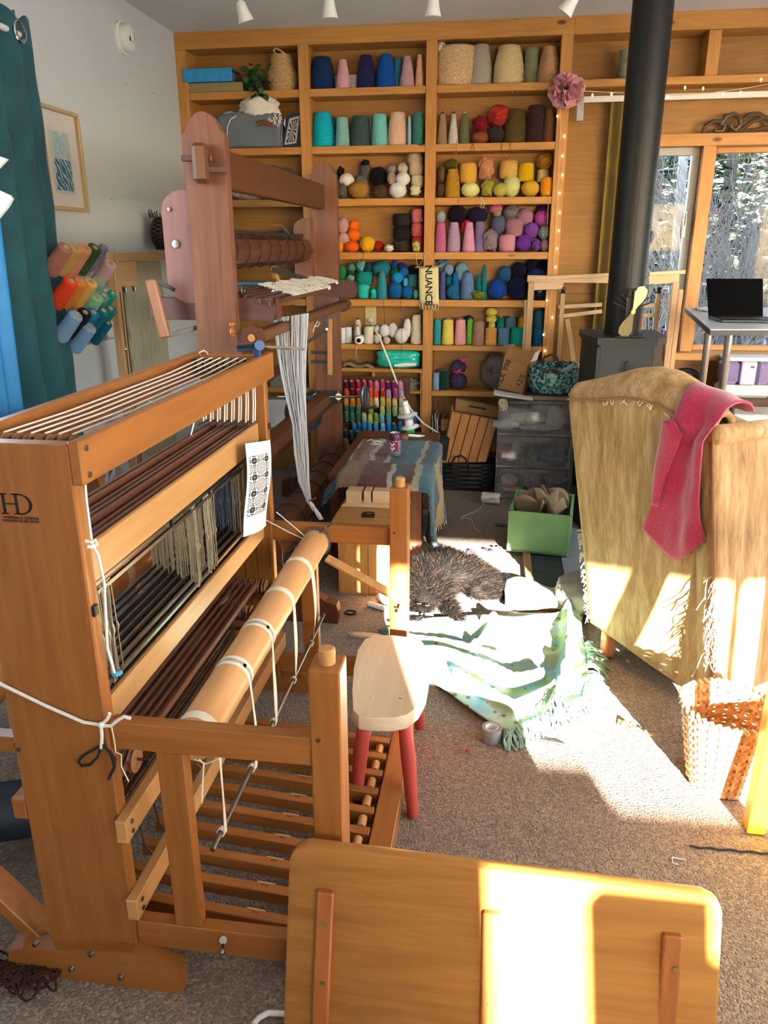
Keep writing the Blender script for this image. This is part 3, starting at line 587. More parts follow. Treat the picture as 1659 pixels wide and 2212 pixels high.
UM['thread'] = MB().lathe(_tp, 16).mesh('thread', smooth=True); UM['tcore'] = MB().lathe([(.27, 0), (.27, 1), (.19, 1), (.17, .8), (.01, .79)], 12).mesh('core', smooth=True)
def spool(p, h, row, nrow, j):
    o = bpy.data.objects.new('thread_spool', UM['tcore']); COLL.objects.link(o); o.location = p; o.scale = (.035, .035, .074); o.rotation_euler = (R(24), 0, 0)
    c = bpy.data.objects.new('thread', UM['thread']); COLL.objects.link(c); c.parent = o
    for q, mm in ((o, BROWNCORE), (c, yarnmat(h, 'cone'))):
        if not q.data.materials: q.data.materials.append(None)
        q.material_slots[0].link = 'OBJECT'; q.material_slots[0].material = mm
    o['category'] = 'thread spool'; o['group'] = 'thread spools on the slanted rack'
    LABELS.append((o, '%s thread spool in the rack\'s %s row' % (cname(h), ('top', 'second', 'third', 'fourth', 'fifth', 'sixth', 'seventh', 'eighth', 'ninth', 'tenth', 'lowest')[row]), p.x, p.z))
for r_, rows in enumerate(TR+R9):
    peg = MB()
    for j, (a, b_, h) in enumerate(rows):
        px, py = (700+a/6.38, 640+b_/6.38) if r_ < 8 else (500+a/3.606, 680+b_/3.606)
        p = PY(px, py, RKY-.035); ax = Matrix.Rotation(R(24), 4, 'X')@Vector((0, 0, 1)); q = p-ax*.07
        spool(q, h, r_, len(rows), j)
        peg.cyl(q-ax*.002+Vector((0, .0, 0)), q+ax*.06, .003, n=6)
    z = sum(PY(700, 640+b_/6.38, RKY).z for a, b_, h in rows)/len(rows)-.06 if r_ < 8 else PY(900, 680+rows[0][1]/3.606, RKY).z-.06
    part('peg_row', peg, PAPER, rk)
    part('peg_bar', MB().box(-1.13, -.56, RKY+.012, RKY+.06, z-.012, z), DARKRED, rk)
settle_labels(LABELS)
# ================================================================= honey-toned floor loom
LX0, LX1, LY0, LY1, LZ = -.90, -.70, 1.17, 2.345, 1.195
lm = thing('floor_loom', 'honey-toned maple floor loom lettered HD, its harnesses and cloth beam bare', 'loom', (-.65, 1.76, 0))
for k, (y0, y1) in enumerate(((LY0, LY0+.034), (LY1-.034, LY1))):
    p = part('side_panel', MB().box(LX0, LX1, y0, y1, .06, LZ-.006, ch=.003), HONEY_Z, lm)
    q = MB().prism([(-1.0, .0), (-.985, .068), (-.72, .1), (-.70, .1), (-.605, .066), (-.60, 0)], lambda u, v_: (u, y0-.022 if k == 0 else y1-.016, v_), (0, .038, 0))
    fo = part('foot', q, HONEY_X, lm)
    if k == 0:
        for a, b_ in ((78, 2036), (198, 2058), (155, 2090), (262, 2108)):
            c_ = PY(a, b_, y0-.022); part('bolt', MB().cyl(c_+Vector((0, .002, 0)), c_-Vector((0, .008, 0)), .007, .005, 10), STEEL, fo, True)
# top frame
part('top_beam', MB().box(LX1, LX1+.02, LY0, LY1+.01, 1.118, LZ), HONEY_Y, lm); part('top_beam', MB().box(LX0-.02, LX0, LY0, LY1+.01, 1.118, LZ+.003), HONEY_Y, lm)
part('top_spacer', MB().box(LX0, LX1, LY0+.0345, LY0+.05, 1.12, LZ-.012), HONEY_X, lm); part('top_spacer', MB().box(LX0, LX1, LY1-.05, LY1-.0345, 1.10, LZ-.012), HONEY_X, lm)
for z in (1.18, 1.133):
    c_ = Vector((LX1+.02, LY0+.022, z)); part('screw', MB().cyl(c_, c_+Vector((.003, 0, 0)), .006, .005, 10), STEEL, lm, True)
PULL = wood('pulley_wood', '#7a4f34', '#94663f', 'x')
for y in (LY0+.075, LY1-.085):
    ax = part('pulley_axle', MB().cyl((LX0, y, LZ-.016), (LX1, y, LZ-.016), .003, n=8), BLACK, lm, True)
    for i in range(8):
        x = LX0+.022+i*.0215
        part('pulley', MB().lathe([(.004, -.006), (.021, -.006), (.024, -.005), (.018, 0), (.024, .005), (.021, .006), (.004, .006)], 18, Matrix.Translation((x, y, LZ-.03))@Matrix.Rotation(R(90), 4, 'Y')), PULL, lm, True)
for i in range(6):
    x = LX0+.03+i*.0265; s_ = .001*math.sin(i*3)
    part('harness_cord', MB().tube([(x, LY0+.085, LZ-.008), (x, LY0+.3, LZ-.014+s_), (x, LY1-.35, LZ-.015), (x+.004, LY1-.095, LZ-.006)], .0019, 6), CORD, lm, True)
part('cord_loop', MB().tube([PX(434, 770, -.90), PX(430, 762, -.90), PX(440, 757, -.89), PX(448, 762, -.88), PX(449, 772, -.88)], .0026, 6), CORD, lm, True)
# harnesses
SH0, SH1 = LY0+.05, LY1-.06
for i in range(8):
    x = -.725-.0225*i; zt = .985-.004*(i % 3); front = i == 0
    sh = part('harness', MB().box(x-.006, x+.006, SH0, SH1, zt-(.075 if front else .05), zt), PALE_Y if front else WAL_Y, lm)
    part('harness_lower_bar', MB().box(x-.006, x+.006, SH0, SH1, .605, .665 if front else .645), PALE_Y if front else WAL_Y, sh)
    for zz in (.885, .69): part('heddle_bar', MB().box(x-.0035, x+.0035, SH0+.02, SH1-.02, zz-.005, zz+.005, ch=.001), STEEL if i < 3 else DSTEEL, sh)
    for y in (SH0+.012, SH1-.012): part('end_wire', MB().tube([(x, y, .645), (x, y, zt-.03)], .0028, 6), STEEL, sh, True)
    hook = MB()
    for y in (1.6, 1.85): hook.box(x-.004, x+.004, y-.002, y+.002, .885, zt-.04, ch=0)
    part('heddle_hook', hook, DSTEEL, sh)
HED = plain('heddle_wire', '#b4a88e', .45, .5, .25, 300); HEDD = plain('dark_heddle_wire', '#6a7690', .45, .5, .25, 300)
random.seed(5)
def heddles(i, y0, y1, cnt, m):
    x = -.725-.0225*i; mb = MB()
    for k in range(cnt):
        y = random.uniform(y0, y1); dx = random.uniform(-.006, .006); dy = random.uniform(-.012, .012); e = random.uniform(-.004, .004)
        mb.tube([(x, y, .895), (x+dx, y+dy*.2, .875), (x+dx, y+dy*.6, .80), (x+dx+.002, y+dy*.6, .788), (x+dx, y+dy*.7, .775), (x+dx, y+dy, .70), (x+e, y+dy, .682)], [.0018, .0013, .0013, .003, .0013, .0013, .0018], 4)
    part('heddle_bundle', mb, m, lm, True, kind='stuff')
for i in range(8):
    heddles(i, SH0+.02, SH0+.075+.012*(i % 3), 16, HED)
    heddles(i, 1.72+.012*i, 1.74+.012*i, 8, HED); heddles(i, 1.80+.01*i, 1.835+.01*i, 12, HED)
    heddles(i, SH1-.20+.004*i, SH1-.05, 20, HEDD if i > 1 else HED)
for i, y in enumerate((1.86, 1.89, 1.915)): heddles(i, y, y+.008, 4, HED)
# cords from the pulleys to the harnesses
for i in range(8):
    x = -.725-.0225*i; zt = .985
    for k, y in enumerate((SH1-.012, SH1-.034)):
        part('harness_cord', MB().tube([(x, y+.02 if k == 0 else LY1-.07, 1.118), (x+.002, y+.01, 1.05), (x, y, zt+.002)], .0023, 6), CORD, lm, True)
    part('cord_clip', MB().bar((x-.004, SH1-.07, zt+.004), (x+.004, SH1-.005, zt+.008), .007, .004), DSTEEL, lm)
p0 = PX(181, 1043, -.715)
part('harness_cord', MB().tube([(-.72, LY0+.075, 1.12), PX(186, 1080, -.715), PX(197, 1165, -.712), PX(200, 1178, -.70), PX(212, 1200, -.69), PX(225, 1260, -.69), PX(228, 1330, -.69), PX(232, 1400, -.692), PX(247, 1453, -.69)], .003, 6), CORD, lm, True)
part('harness_cord', MB().tube([PX(183, 1168, -.70), PX(197, 1172, -.705), PX(206, 1166, -.70), PX(210, 1176, -.70), PX(200, 1182, -.698), PX(187, 1180, -.70)], .003, 6), CORD, lm, True)
part('cord_tag', MB().bar(PX(246, 1458, -.69), PX(260, 1452, -.69), .012, .009), plain('blue_tag', '#3a8fb4', .5), lm)
part('hanging_cord', MB().tube([(-.93, 1.95, 1.12), PX(420, 910, -.87), PX(405, 972, -.87)], .0025, 6), CORD, lm, True)
# front posts, rails
for k, (y0, y1) in enumerate(((LY0+.005, LY0+.072), (LY1-.072, LY1))):
    ps = part('front_post', MB().box(-.305, -.247, y0, y1, .07, .79, ch=.003), HONEY_Z, lm)
    part('dowel_peg', MB().lathe([(.0155, 0), (.0155, .026), (.012, .03)], 18, Matrix.Translation((-.276, (y0+y1)/2, .79))), PALE_Y, ps, True)
    for z in (.615, .10): part('wood_plug', MB().cyl((-.29, y0-.0006, z+.03), (-.29, y0+.004, z+.03), .005, n=10), DARKRED, ps, True)
    ym = LY0+.008 if k == 0 else LY1-.03
    part('side_rail', MB().box(LX1, -.305, ym, ym+.03, .585, .645), HONEY_X, lm)
    part('lower_rail', MB().box(LX1, -.305, ym, ym+.03, .09, .155), HONEY_X, lm)
    part('middle_post', MB().box(-.612, -.557, ym+.002, ym+.034, .155, .585), HONEY_Z, lm)
    part('back_rail', MB().box(-1.32, LX0, ym+.01, ym+.04, .545, .582), HONEY_X, lm)
    part('back_leg', MB().bar((-1.30, ym+.03, .50), (-.93, ym+.03, .05), .03, .06, up=(0, 1, 0)), HONEY_X, lm)
    part('wing_nut', MB().bar((-.905, ym, .578), (-.885, ym-.004, .574), .006, .012).bar((-.89, ym-.004, .574), (-.886, ym-.004, .555), .006, .01).cyl((-.893, ym+.012, .57), (-.893, ym-.008, .57), .006, n=10), STEEL, lm)
fb = part('foot_bolt', MB().cyl(PY(482, 2035, LY0+.006), PY(480, 2052, LY0-.02), .003, n=8).cyl(PY(482, 2030, LY0+.008), PY(482, 2031, LY0+.002), .008, n=12).ball(PY(480, 2056, LY0-.02), .007, 10, 6), STEEL, lm, True)
# long rails between the sides
for z in (.41, .213):
    p = part('cross_rail', MB().box(-.70, -.676, LY0-.02, LY1-.01, z-.026, z+.026), PALE_Y, lm)
    for dz in (-.011, .012): part('bolt', MB().cyl((-.676, LY0+.002, z+dz), (-.673, LY0+.002, z+dz), .005, n=8), STEEL, p, True)
part('cross_rail', MB().box(-.93, -.90, LY0, LY1, .40, .45), HONEY_Y, lm)
# cloth beam with tapes, rod and ratchet
CB = Vector((-.553, 0, .588)); CR = .043
BEAM = wood('roller_wood', '#c48d58', '#d4a06c', 'y', scale=.6, rough=.3)
cb = part('cloth_beam', MB().cyl((CB.x, LY0+.045, CB.z), (CB.x, LY1-.04, CB.z), CR, n=36), BEAM, lm, True)
TW = [1.245, 1.455, 1.64, 1.845, 2.06]
for i, y in enumerate(TW):
    for e in range(2 if i in (1, 2) else 1):
        dy = e*.011; part('tape_wrap', MB().lathe([(CR, -.012), (CR+.0013, -.0118), (CR+.0013, .0118), (CR, .012)], 36, Matrix.Translation((CB.x, y+dy, CB.z))@Matrix.Rotation(R(90), 4, 'X'), close=False), TAPE, cb, True)
ROD = (-.546, .295)
part('apron_rod', MB().cyl((ROD[0], 1.25, ROD[1]), (ROD[0], 2.36, ROD[1]+.006), .0055, n=10), STEEL, lm, True)
for i, y in enumerate(TW):
    yr = y+.06+.01*i; xs = CB.x+CR
    m_ = MB()
    def tp(u, v_):
        t = v_; yy = y+(yr-y)*t*t; xx = xs+.001+(ROD[0]+.007-xs)*t+.014*math.sin(math.pi*t)*(.6+.4*math.sin(i*2)); zz = CB.z+(ROD[1]-CB.z)*t
        wd = .011*(1-.55*t); return (xx-.004*math.sin(4*t+i)*u, yy+(u-.5)*2*wd, zz)
    m_.grid(tp, 2, 14, .0012); part('hanging_tape', m_, TAPE, lm, True)
    m_ = MB()
    for k in range(3): m_.tube([Vector((ROD[0]+.008*math.cos(a), yr+(k-1)*.004+.002*math.sin(a), ROD[1]+.009*math.sin(a))) for a in [2*math.pi*j/8 for j in range(8)]], .002, 5, closed=True)
    part('tape_knot', m_, CORD, lm, True)
g = []
for i in range(72):
    r_ = .053 if i % 2 else .044; a = 2*math.pi*(i+(.35 if i % 2 else 0))/72; g.append((r_*math.cos(a), r_*math.sin(a)))
part('ratchet_wheel', MB().prism(g, lambda u, v_: (CB.x+u, LY1-.045, CB.z+v_), (0, .005, 0)), plain('galvanised', '#8b9296', .45, .8, .08), lm)
part('pawl', MB().bar(PY(655, 1178, LY1-.05), PY(718, 1130, LY1-.05), .005, .012, up=(0, 1, 0)).cyl(PY(704, 1140, LY1-.056), PY(704, 1140, LY1-.04), .005, n=10), DSTEEL, lm)
for a in (((597, 1106), (655, 1155), (664, 1168)), ((572, 1122), (625, 1150), (657, 1165))):
    part('brake_cord', MB().tube([PY(*q, LY1-.055) for q in a], .0017, 5), CORD, lm, True)
pl = part('brake_lever', MB().bar(PY(705, 1205, LY1-.06), PY(882, 1304, LY1-.10), .03, .012, up=(0, -.4, 1)), PALE_Y, lm)
c_ = PY(866, 1318, LY1-.10); part('lever_knob', MB().cyl(PY(872, 1300, LY1-.10), PY(862, 1328, LY1-.12), .009, n=14), PALE_Y, pl, True); part('lever_bolt', MB().ball(PY(857, 1315, LY1-.11), .004, 8, 6), STEEL, pl, True)
# warp beam at the back
WBX, WBZ = -1.09, .585
wb_ = part('warp_beam', MB().cyl((WBX, LY0+.04, WBZ), (WBX, LY1-.1, WBZ), .055, n=32), BEAM, lm, True)
part('beam_flange', MB().lathe([(.02, 0), (.112, 0), (.116, .005), (.112, .01), (.02, .01)], 36, Matrix.Translation((WBX, LY1-.09, WBZ))@Matrix.Rotation(R(90), 4, 'X')), BEAM, wb_, True)
for y in (1.98, 1.5): part('tape_wrap', MB().lathe([(.055, -.02), (.0565, -.019), (.0565, .019), (.055, .02)], 32, Matrix.Translation((WBX, y, WBZ))@Matrix.Rotation(R(90), 4, 'X'), close=False), TAPE, wb_, True)
part('back_post', MB().bar((-1.12, LY1-.05, 0), (-1.30, LY1-.05, .8), .035, .055), HONEY_Z, lm); part('back_post', MB().bar((-1.12, LY0+.05, 0), (-1.30, LY0+.05, .8), .035, .055), HONEY_Z, lm)
part('back_beam', MB().box(-1.33, -1.28, LY0+.02, LY1-.02, .80, .86), HONEY_Y, lm)
part('brake_chain', MB().tube([(WBX+.1, LY1-.11, .52), (WBX+.11, LY1-.12, .45), (WBX+.105, LY1-.12, .38)], .004, 6), DSTEEL, lm, True)
# lamms under the harnesses
for i in range(8):
    x = -.73-.021*i
    part('lamm', MB().box(x-.005, x+.005, LY0+.06, LY1-.14, .452+(.0 if i % 2 else .012), .482), WAL_Y, lm)
for i in range(6):
    x = -.735-.025*i; part('lamm', MB().box(x-.004, x+.004, LY0+.08, LY1-.2, .33, .355), WAL_Y, lm)
eyes = MB()
for i in range(6):
    for y in range(9): yy = 1.32+.09*y; eyes.tube([(-.735-.025*i, yy, .355), (-.735-.025*i+.003, yy+.004, .366), (-.735-.025*i, yy+.008, .355)], .0012, 4)
part('screw_eyes', eyes, DSTEEL, lm, True, kind='stuff')
for y, z in ((LY1-.075, .43), (LY1-.24, .415), (LY0+.13, .47)):
    part('pulley_axle', MB().cyl((-.90, y, z), (-.69, y, z), .003, n=8), DSTEEL, lm, True)
    for i in range(9):
        x = -.895+i*.0215
        part('pulley', MB().lathe([(.004, -.006), (.026, -.006), (.029, -.005), (.023, 0), (.029, .005), (.026, .006), (.004, .006)], 18, Matrix.Translation((x, y, z))@Matrix.Rotation(R(90), 4, 'Y')), PULL, lm, True)
for i in range(9):
    x = -.895+i*.0215; part('tie_cable', MB().tube([(x, LY1-.075, .455), (x, LY1-.24, .44), (x, LY1-.6, .40)], .001, 4), STEEL, lm, True)
    if i % 2 == 0: part('tie_cable', MB().tube([(x+.1, LY1-.045, .60), (x+.1, LY1-.05, .2)], .0012, 4), STEEL, lm, True)
part('pulley_bar', MB().box(-.9, -.69, LY1-.36, LY1-.33, .42, .44), WAL_Y, lm)
# treadles
tb = part('treadle_bracket', MB().box(-.262, -.203, LY0+.06, 2.10, .012, .078), HONEY_Y, lm)
part('treadle_bracket_back', MB().box(-.345, -.335, LY0+.06, 2.10, .012, .05), HONEY_Y, lm)
TY = [1.285+.0775*i for i in range(10)]
for i, y in enumerate(TY):
    tr_ = part('treadle', MB().bar((-.268, y, .062), (-.80, y-.01, .115), .026, .034), HONEY_X, lm)
    if i < 9: part('treadle_spacer', MB().cyl((-.293, y+.02, .066), (-.293, y+.058, .066), .0125, n=14), PALE_Y, lm, True)
    xe = -.715; ze = .108
    part('treadle_cord', MB().tube([(xe, y, ze+.016), (xe-.012, y-.01, ze+.05), (xe-.035, y-.02, .20), (xe-.05, y-.02, .33)], .0022, 5), STEEL, lm, True)
    part('cord_end', MB().ball((xe, y, ze+.02), .0055, 8, 6), DSTEEL, lm, True)
    if i < 8:
        Mx = Matrix.Translation((-.475, y, .0985+.0004))@Matrix.Rotation(R(5.7), 4, 'Y')@Matrix.Rotation(R(90), 4, 'Z')
        st = part('number_sticker', MB().obox(Mx, (.022, .042, .0008), 0), plain('sticker', '#c39a6a', .6), tr_)
        part('number', textmesh(str(i+1), .022, Mx@Matrix.Translation((0, 0, .0006))@Matrix.Rotation(R(0), 4, 'Z'), .0002), BLACK, st)
# cords and band tied to the near side
part('tie_cord', MB().tube([PY(a, b_, LY0-.006) for a, b_ in ((-40, 1455), (0, 1477), (100, 1525), (180, 1560), (218, 1566))]+[PY(a, b_, LY0-.004) for a, b_ in ((232, 1553), (237, 1541))], .0034, 7), CORD, lm, True)
part('tie_cord', MB().tube([PY(218, 1568, LY0-.006)]+[PY(a, b_, LY0-.004) for a, b_ in ((240, 1568), (255, 1555), (268, 1548), (282, 1552))], .0034, 7), CORD, lm, True)
part('tie_cord', MB().tube([PY(218, 1562, LY0-.007), PY(220, 1590, LY0-.006), PY(219, 1616, LY0-.006)], .0034, 7).ball(PY(218, 1566, LY0-.008), .006, 10, 8), CORD, lm, True)
part('elastic_band', MB().tube([PY(a, b_, LY0-.006) for a, b_ in ((219, 1610), (205, 1618), (180, 1632), (169, 1645), (176, 1655), (195, 1652), (211, 1635), (219, 1612), (236, 1622), (249, 1640), (247, 1662), (234, 1684), (247, 1655), (240, 1630), (222, 1608))], .0028, 6), plain('black_elastic', '#1a1512', .8), lm, True)
part('twine', MB().tube([(-.688, LY0-.003, .648), PY(247, 1600, LY0-.003), PY(250, 1625, LY0), PY(262, 1630, LY0), PY(262, 1655, LY0), PY(278, 1688, LY0)], .0014, 5), TAPE, lm, True)
part('twine', MB().tube([PY(430, 1640, LY0+.02), PY(440, 1650, LY0+.02), PY(437, 1700, LY0+.03), PY(436, 1735, LY0+.03)], .0018, 5).tube([PY(420, 1640, LY0+.02), PY(445, 1650, LY0+.02), PY(470, 1640, LY0+.02)], .0014, 5), TAPE, lm, True)
part('rubber_stop', MB().box(LX1-.004, LX1+.006, LY0+.004, LY0+.02, .868, .89), BLACK, lm); part('rubber_stop', MB().box(LX1-.004, LX1+.006, LY1-.02, LY1-.004, .955, .975), BLACK, lm)
# HD lettering burnt into the near panel
INK = plain('burnt_lettering', '#1c0f0a', .8); yh = LY0-.0006
def strokes(rects, ox, oz, sc_):
    m_ = MB()
    for a in rects: m_.box(ox+a[0]*sc_, ox+a[1]*sc_, yh, yh+.001, oz+a[2]*sc_, oz+a[3]*sc_, ch=0)
    return m_
h0 = PY(4, 1110, LY0); hs = (PY(4, 1065, LY0).z-h0.z)
m_ = strokes([(.12, .26, 0, 1), (.74, .88, 0, 1), (0, .38, 0, .06), (0, .38, .94, 1), (.62, 1.0, 0, .06), (.62, 1.0, .94, 1), (.26, .74, .47, .54)], h0.x, h0.z, hs)
out_, in_ = [], []
for i in range(17):
    a = -math.pi/2+math.pi*i/16; out_.append((.95+.62*math.cos(a), .5+.5*math.sin(a))); in_.append((.95+.47*math.cos(a), .5+.44*math.sin(a)))
for i in range(16): m_.prism([out_[i], out_[i+1], in_[i+1], in_[i]], lambda u, v_: (h0.x+u*hs, yh, h0.z+v_*hs), (0, .001, 0))
for r_ in ((.84, .96, 0, .06), (.84, .96, .94, 1)): m_.box(h0.x+r_[0]*hs, h0.x+r_[1]*hs, yh, yh+.001, h0.z+r_[2]*hs, h0.z+r_[3]*hs, ch=0)
part('lettering', m_, INK, lm, label='dark burnt HD monogram')
Mt = Matrix.Translation(PY(45, 1119, yh))@Matrix.Rotation(R(90), 4, 'X')
part('lettering', textmesh('HARRISVILLE DESIGNS', .0068, Mt, .0003), INK, lm)
Mt = Matrix.Translation(PY(45, 1126, yh))@Matrix.Rotation(R(90), 4, 'X'); part('lettering', textmesh('HARRISVILLE NH 03450', .0068, Mt, .0003), INK, lm)
# paper weaving draft hanging on the front harness
pp = thing('paper_draft', 'white paper strip printed with a black star weaving draft, hung on the loom', 'paper', PX(548, 1160, -.69))
def pgrid(u, v_):
    a = PX(522+(577-522)*u, 958-8*u, -.70+.02*0); b_ = PX(523+(572-523)*u, 1160-25*u, -.70)
    p = a.lerp(b_, v_); p.x += .010+.012*math.sin(math.pi*u)*(.4+.6*v_)+.006*math.sin(5*v_); return p
def draftmat():
    m, n, l, b = newmat('star_draft_print'); uv = n.new('ShaderNodeUVMap'); uv.uv_map = 'UVMap'
    sp = n.new('ShaderNodeSeparateXYZ'); l.new(uv.outputs[0], sp.inputs[0])
    def mth(op, a, b_=None, c_=None):
        x = n.new('ShaderNodeMath'); x.operation = op
        for i, q in enumerate((a, b_, c_)):
            if q is None: continue
            if isinstance(q, (int, float)): x.inputs[i].default_value = q
            else: l.new(q, x.inputs[i])
        return x.outputs[0]
    u = mth('ABSOLUTE', mth('SUBTRACT', mth('FRACT', mth('MULTIPLY', sp.outputs[0], 2.)), .5)); v_ = mth('ABSOLUTE', mth('SUBTRACT', mth('FRACT', mth('MULTIPLY', sp.outputs[1], 5.6)), .5))
    d1 = mth('MULTIPLY', mth('ADD', u, v_), 1.); d2 = mth('MULTIPLY', u, mth('SUBTRACT', 1.1, v_))
    w1 = mth('SINE', mth('MULTIPLY', mth('MULTIPLY', u, v_), 120.)); w2 = mth('SINE', mth('MULTIPLY', mth('ADD', mth('MULTIPLY', u, u), mth('MULTIPLY', v_, v_)), 95.))
    f_ = mth('ADD', w1, w2)
    ink = mth('GREATER_THAN', f_, .15)
    inside = mth('MULTIPLY', mth('MULTIPLY', mth('GREATER_THAN', sp.outputs[0], .08), mth('LESS_THAN', sp.outputs[0], .88)), mth('MULTIPLY', mth('GREATER_THAN', sp.outputs[1], .2), mth('LESS_THAN', sp.outputs[1], .86)))
    l.new(mixc(n, l, mth('MULTIPLY', ink, inside), c4('#e6e6e8'), c4('#2c2c2c')), b.inputs['Base Color']); b.inputs['Roughness'].default_value = .8
    return m
nu, nv = 8, 20; mb = MB().grid(pgrid, nu, nv)
o = part('printed_sheet', mb, draftmat(), pp, 'all'); uvl = o.data.uv_layers.new(name='UVMap')
for po in o.data.polygons:
    for li in po.loop_indices:
        vi = o.data.loops[li].vertex_index; uvl.data[li].uv = ((vi//(nv+1))/nu, 1-(vi % (nv+1))/nv)
# blue clamp of the yarn swift on the far top corner
ck = thing('winder_clamp', 'blue metal clamp with a long steel rod fixed on the loom top', 'clamp', PY(540, 775, LY1-.02))
BLUEP = plain('blue_enamel', '#2b4f86', .35, .3, .06)
part('clamp_body', MB().bar(PY(513, 752, LY1-.06), PY(560, 748, LY1-.06), .022, .02).bar(PY(556, 742, LY1-.06), PY(556, 770, LY1-.06), .02, .02, up=(1, 0, 0)), BLUEP, ck)
part('clamp_jaw', MB().bar(PY(512, 749, LY1-.07), PY(553, 746, LY1-.07), .016, .01), BLACK, ck)
part('clamp_jaw', MB().cyl(PY(561, 746, LY1-.08), PY(561, 746, LY1-.04), .015, n=16), BLUEP, ck, True)
part('clamp_rod', MB().cyl(PY(564, 749, LY1-.06), PY(657, 754, LY1-.06), .004, n=10), CHROME, ck, True)
# ================================================================= large red-stained loom behind
rl = thing('red_loom', 'tall dark red-stained floor loom with scalloped uprights, behind the honey loom', 'loom', (-1.0, 3.75, 0))
YN, YF = 2.92, 4.60
def upright(px_l, px_r, y, z_sh, z_top, m):
    xl, xr = px_l, px_r; c_ = (xl+xr)/2; hw = (xr-xl)/2; poly = [(xl, 0), (xr, 0), (xr, z_sh)]
    for i in range(1, 20):
        t = 1-2*i/20; poly.append((c_+hw*t, z_sh+(z_top-z_sh)*(.06+.94*max(0, 1-(t/.82)**2)**.75)))
    poly.append((xl, z_sh)); return part('upright', MB().prism(poly, lambda u, v_: (u, y, v_), (0, .045, 0)), m, rl)
upright(-1.142, -.983, YN, 1.885, 1.958, RED_Z); upright(-1.07, -.915, YF, 1.885, 1.952, RED_Z)
part('top_beam', MB().box(-1.03, -.985, YN+.045, YF, 1.705, 1.835, ch=.004), RED_Y, rl)
# wedge key on the near upright
c_ = PY(433, 353, YN-.03); wk = part('wedge_block', MB().obox(Matrix.Translation(c_)@Matrix.Rotation(R(20), 4, 'Z'), (.055, .07, .13), .012), RED_X, rl)
part('wedge', MB().bar(PY(393, 342, YN-.03), PY(458, 343, YN-.03), .018, .02), PURP_X, wk); part('wedge', MB().bar(PY(446, 366, YN-.03), PY(491, 367, YN-.012), .018, .02), PURP_X, wk)
# rounded cheek boards
def cheek(x0, x1, z0, z1, y, r_, m):
    poly = [(x1, z0), (x1, z1)]
    for i in range(9): a = math.pi/2+math.pi/2*i/8; poly.append((x0+r_+r_*math.cos(a), z1-r_*.9+r_*.9*math.sin(a)))
    for i in range(9): a = math.pi+math.pi/2*i/8; poly.append((x0+r_+r_*math.cos(a), z0+r_+r_*math.sin(a)))
    return part('cheek_board', MB().prism(poly, lambda u, v_: (u, y, v_), (0, .03, 0)), m, rl)
CHK = wood('cheek_wood', '#7d5350', '#946662', 'z', scale=.5, rough=.4)
ch = cheek(-1.262, -1.135, 1.30, 1.705, YN+.045, .085, CHK)
for (a, b_, r_) in ((367, 452, .008), (381, 527, .017)):
    c_ = PY(a, b_, YN+.045); part('chrome_bolt', MB().lathe([(r_, 0), (r_, .004), (r_*.8, .009), (0.0005, .011)], 18, Matrix.Translation(c_)@Matrix.Rotation(R(90), 4, 'X')), CHROME, ch, True)
cheek(-1.165, -1.065, 1.27, 1.66, YF-.03, .07, RED_Z)
# horizontal arms
def arm(y, x0, x1):
    poly = []
    for i in range(7): a = math.pi*(.75+.5*i/6); poly.append((x0+.03+.05*math.cos(a)+.02, 1.276+.042*max(-1, min(1, math.sin(a)*1.42))))
    poly += [(x1-.02, 1.234)]
    for i in range(7): a = -math.pi*.25+math.pi*.5*i/6; poly.append((x1-.05+.05*math.cos(a), 1.276+.042*max(-1, min(1, math.sin(a)*1.42))))
    part('arm', MB().prism(poly, lambda u, v_: (u, y, v_), (0, .05, 0)), PURP_X, rl)
arm(YN+.047, -1.345, -.838); arm(YF-.06, -1.3, -.80)
part('arm_cap', MB().prism([(-.838, 1.235), (-.83, 1.25), (-.828, 1.276), (-.83, 1.30), (-.838, 1.317)], lambda u, v_: (u, YN+.047, v_), (0, .05, 0)), RED_X, rl)
# light wooden clamp on the arm
cl = part('arm_clamp', MB().bar(PY(325, 604, YN-.05), PY(358, 730, YN-.05), .03, .042, up=(1, 0, 0), ch=.008), wood('clamp_wood', '#8c5a3a', '#a26e4a', 'z'), rl)
for a, b_ in (((338, 606), (378, 627)), ((366, 724), (432, 706))): part('metal_strap', MB().bar(PY(*a, YN-.045), PY(*b_, YN+.03), .004, .016, up=(0, 0, 1)), DSTEEL, cl)
# octagonal warp beam with cords
def octbeam(x, y0, y1, z, r_, m, name):
    return part(name, MB().tube([(x, y0, z), (x, y1, z)], r_, 8), m, rl)
ob = octbeam(-1.125, YN+.05, YF, 1.487, .068, DARKRED, 'warp_beam')
ropem = plain('tarred_cord', '#2c2420', .8)
part('apron_bar', MB().box(-1.11, -1.085, YN+.1, YF-.12, 1.555, 1.572), wood('black_bar', '#201714', '#2e211c', 'y'), rl)
for i in range(9):
    y = YN+.14+i*.165
    part('beam_cord', MB().tube([(-1.125+.07*math.cos(a), y+.012*math.sin(a*2), 1.487+.072*math.sin(a)) for a in [-1.5+3.0*k/8 for k in range(9)]], .0022, 5), ropem, ob, True)
part('bar_hook', MB().tube([PX(653, 509, -1.09)+Vector((0, .012*math.cos(a), .012*math.sin(a))) for a in [2*math.pi*k/10 for k in range(10)]], .0022, 5, closed=True), CHROME, rl, True)
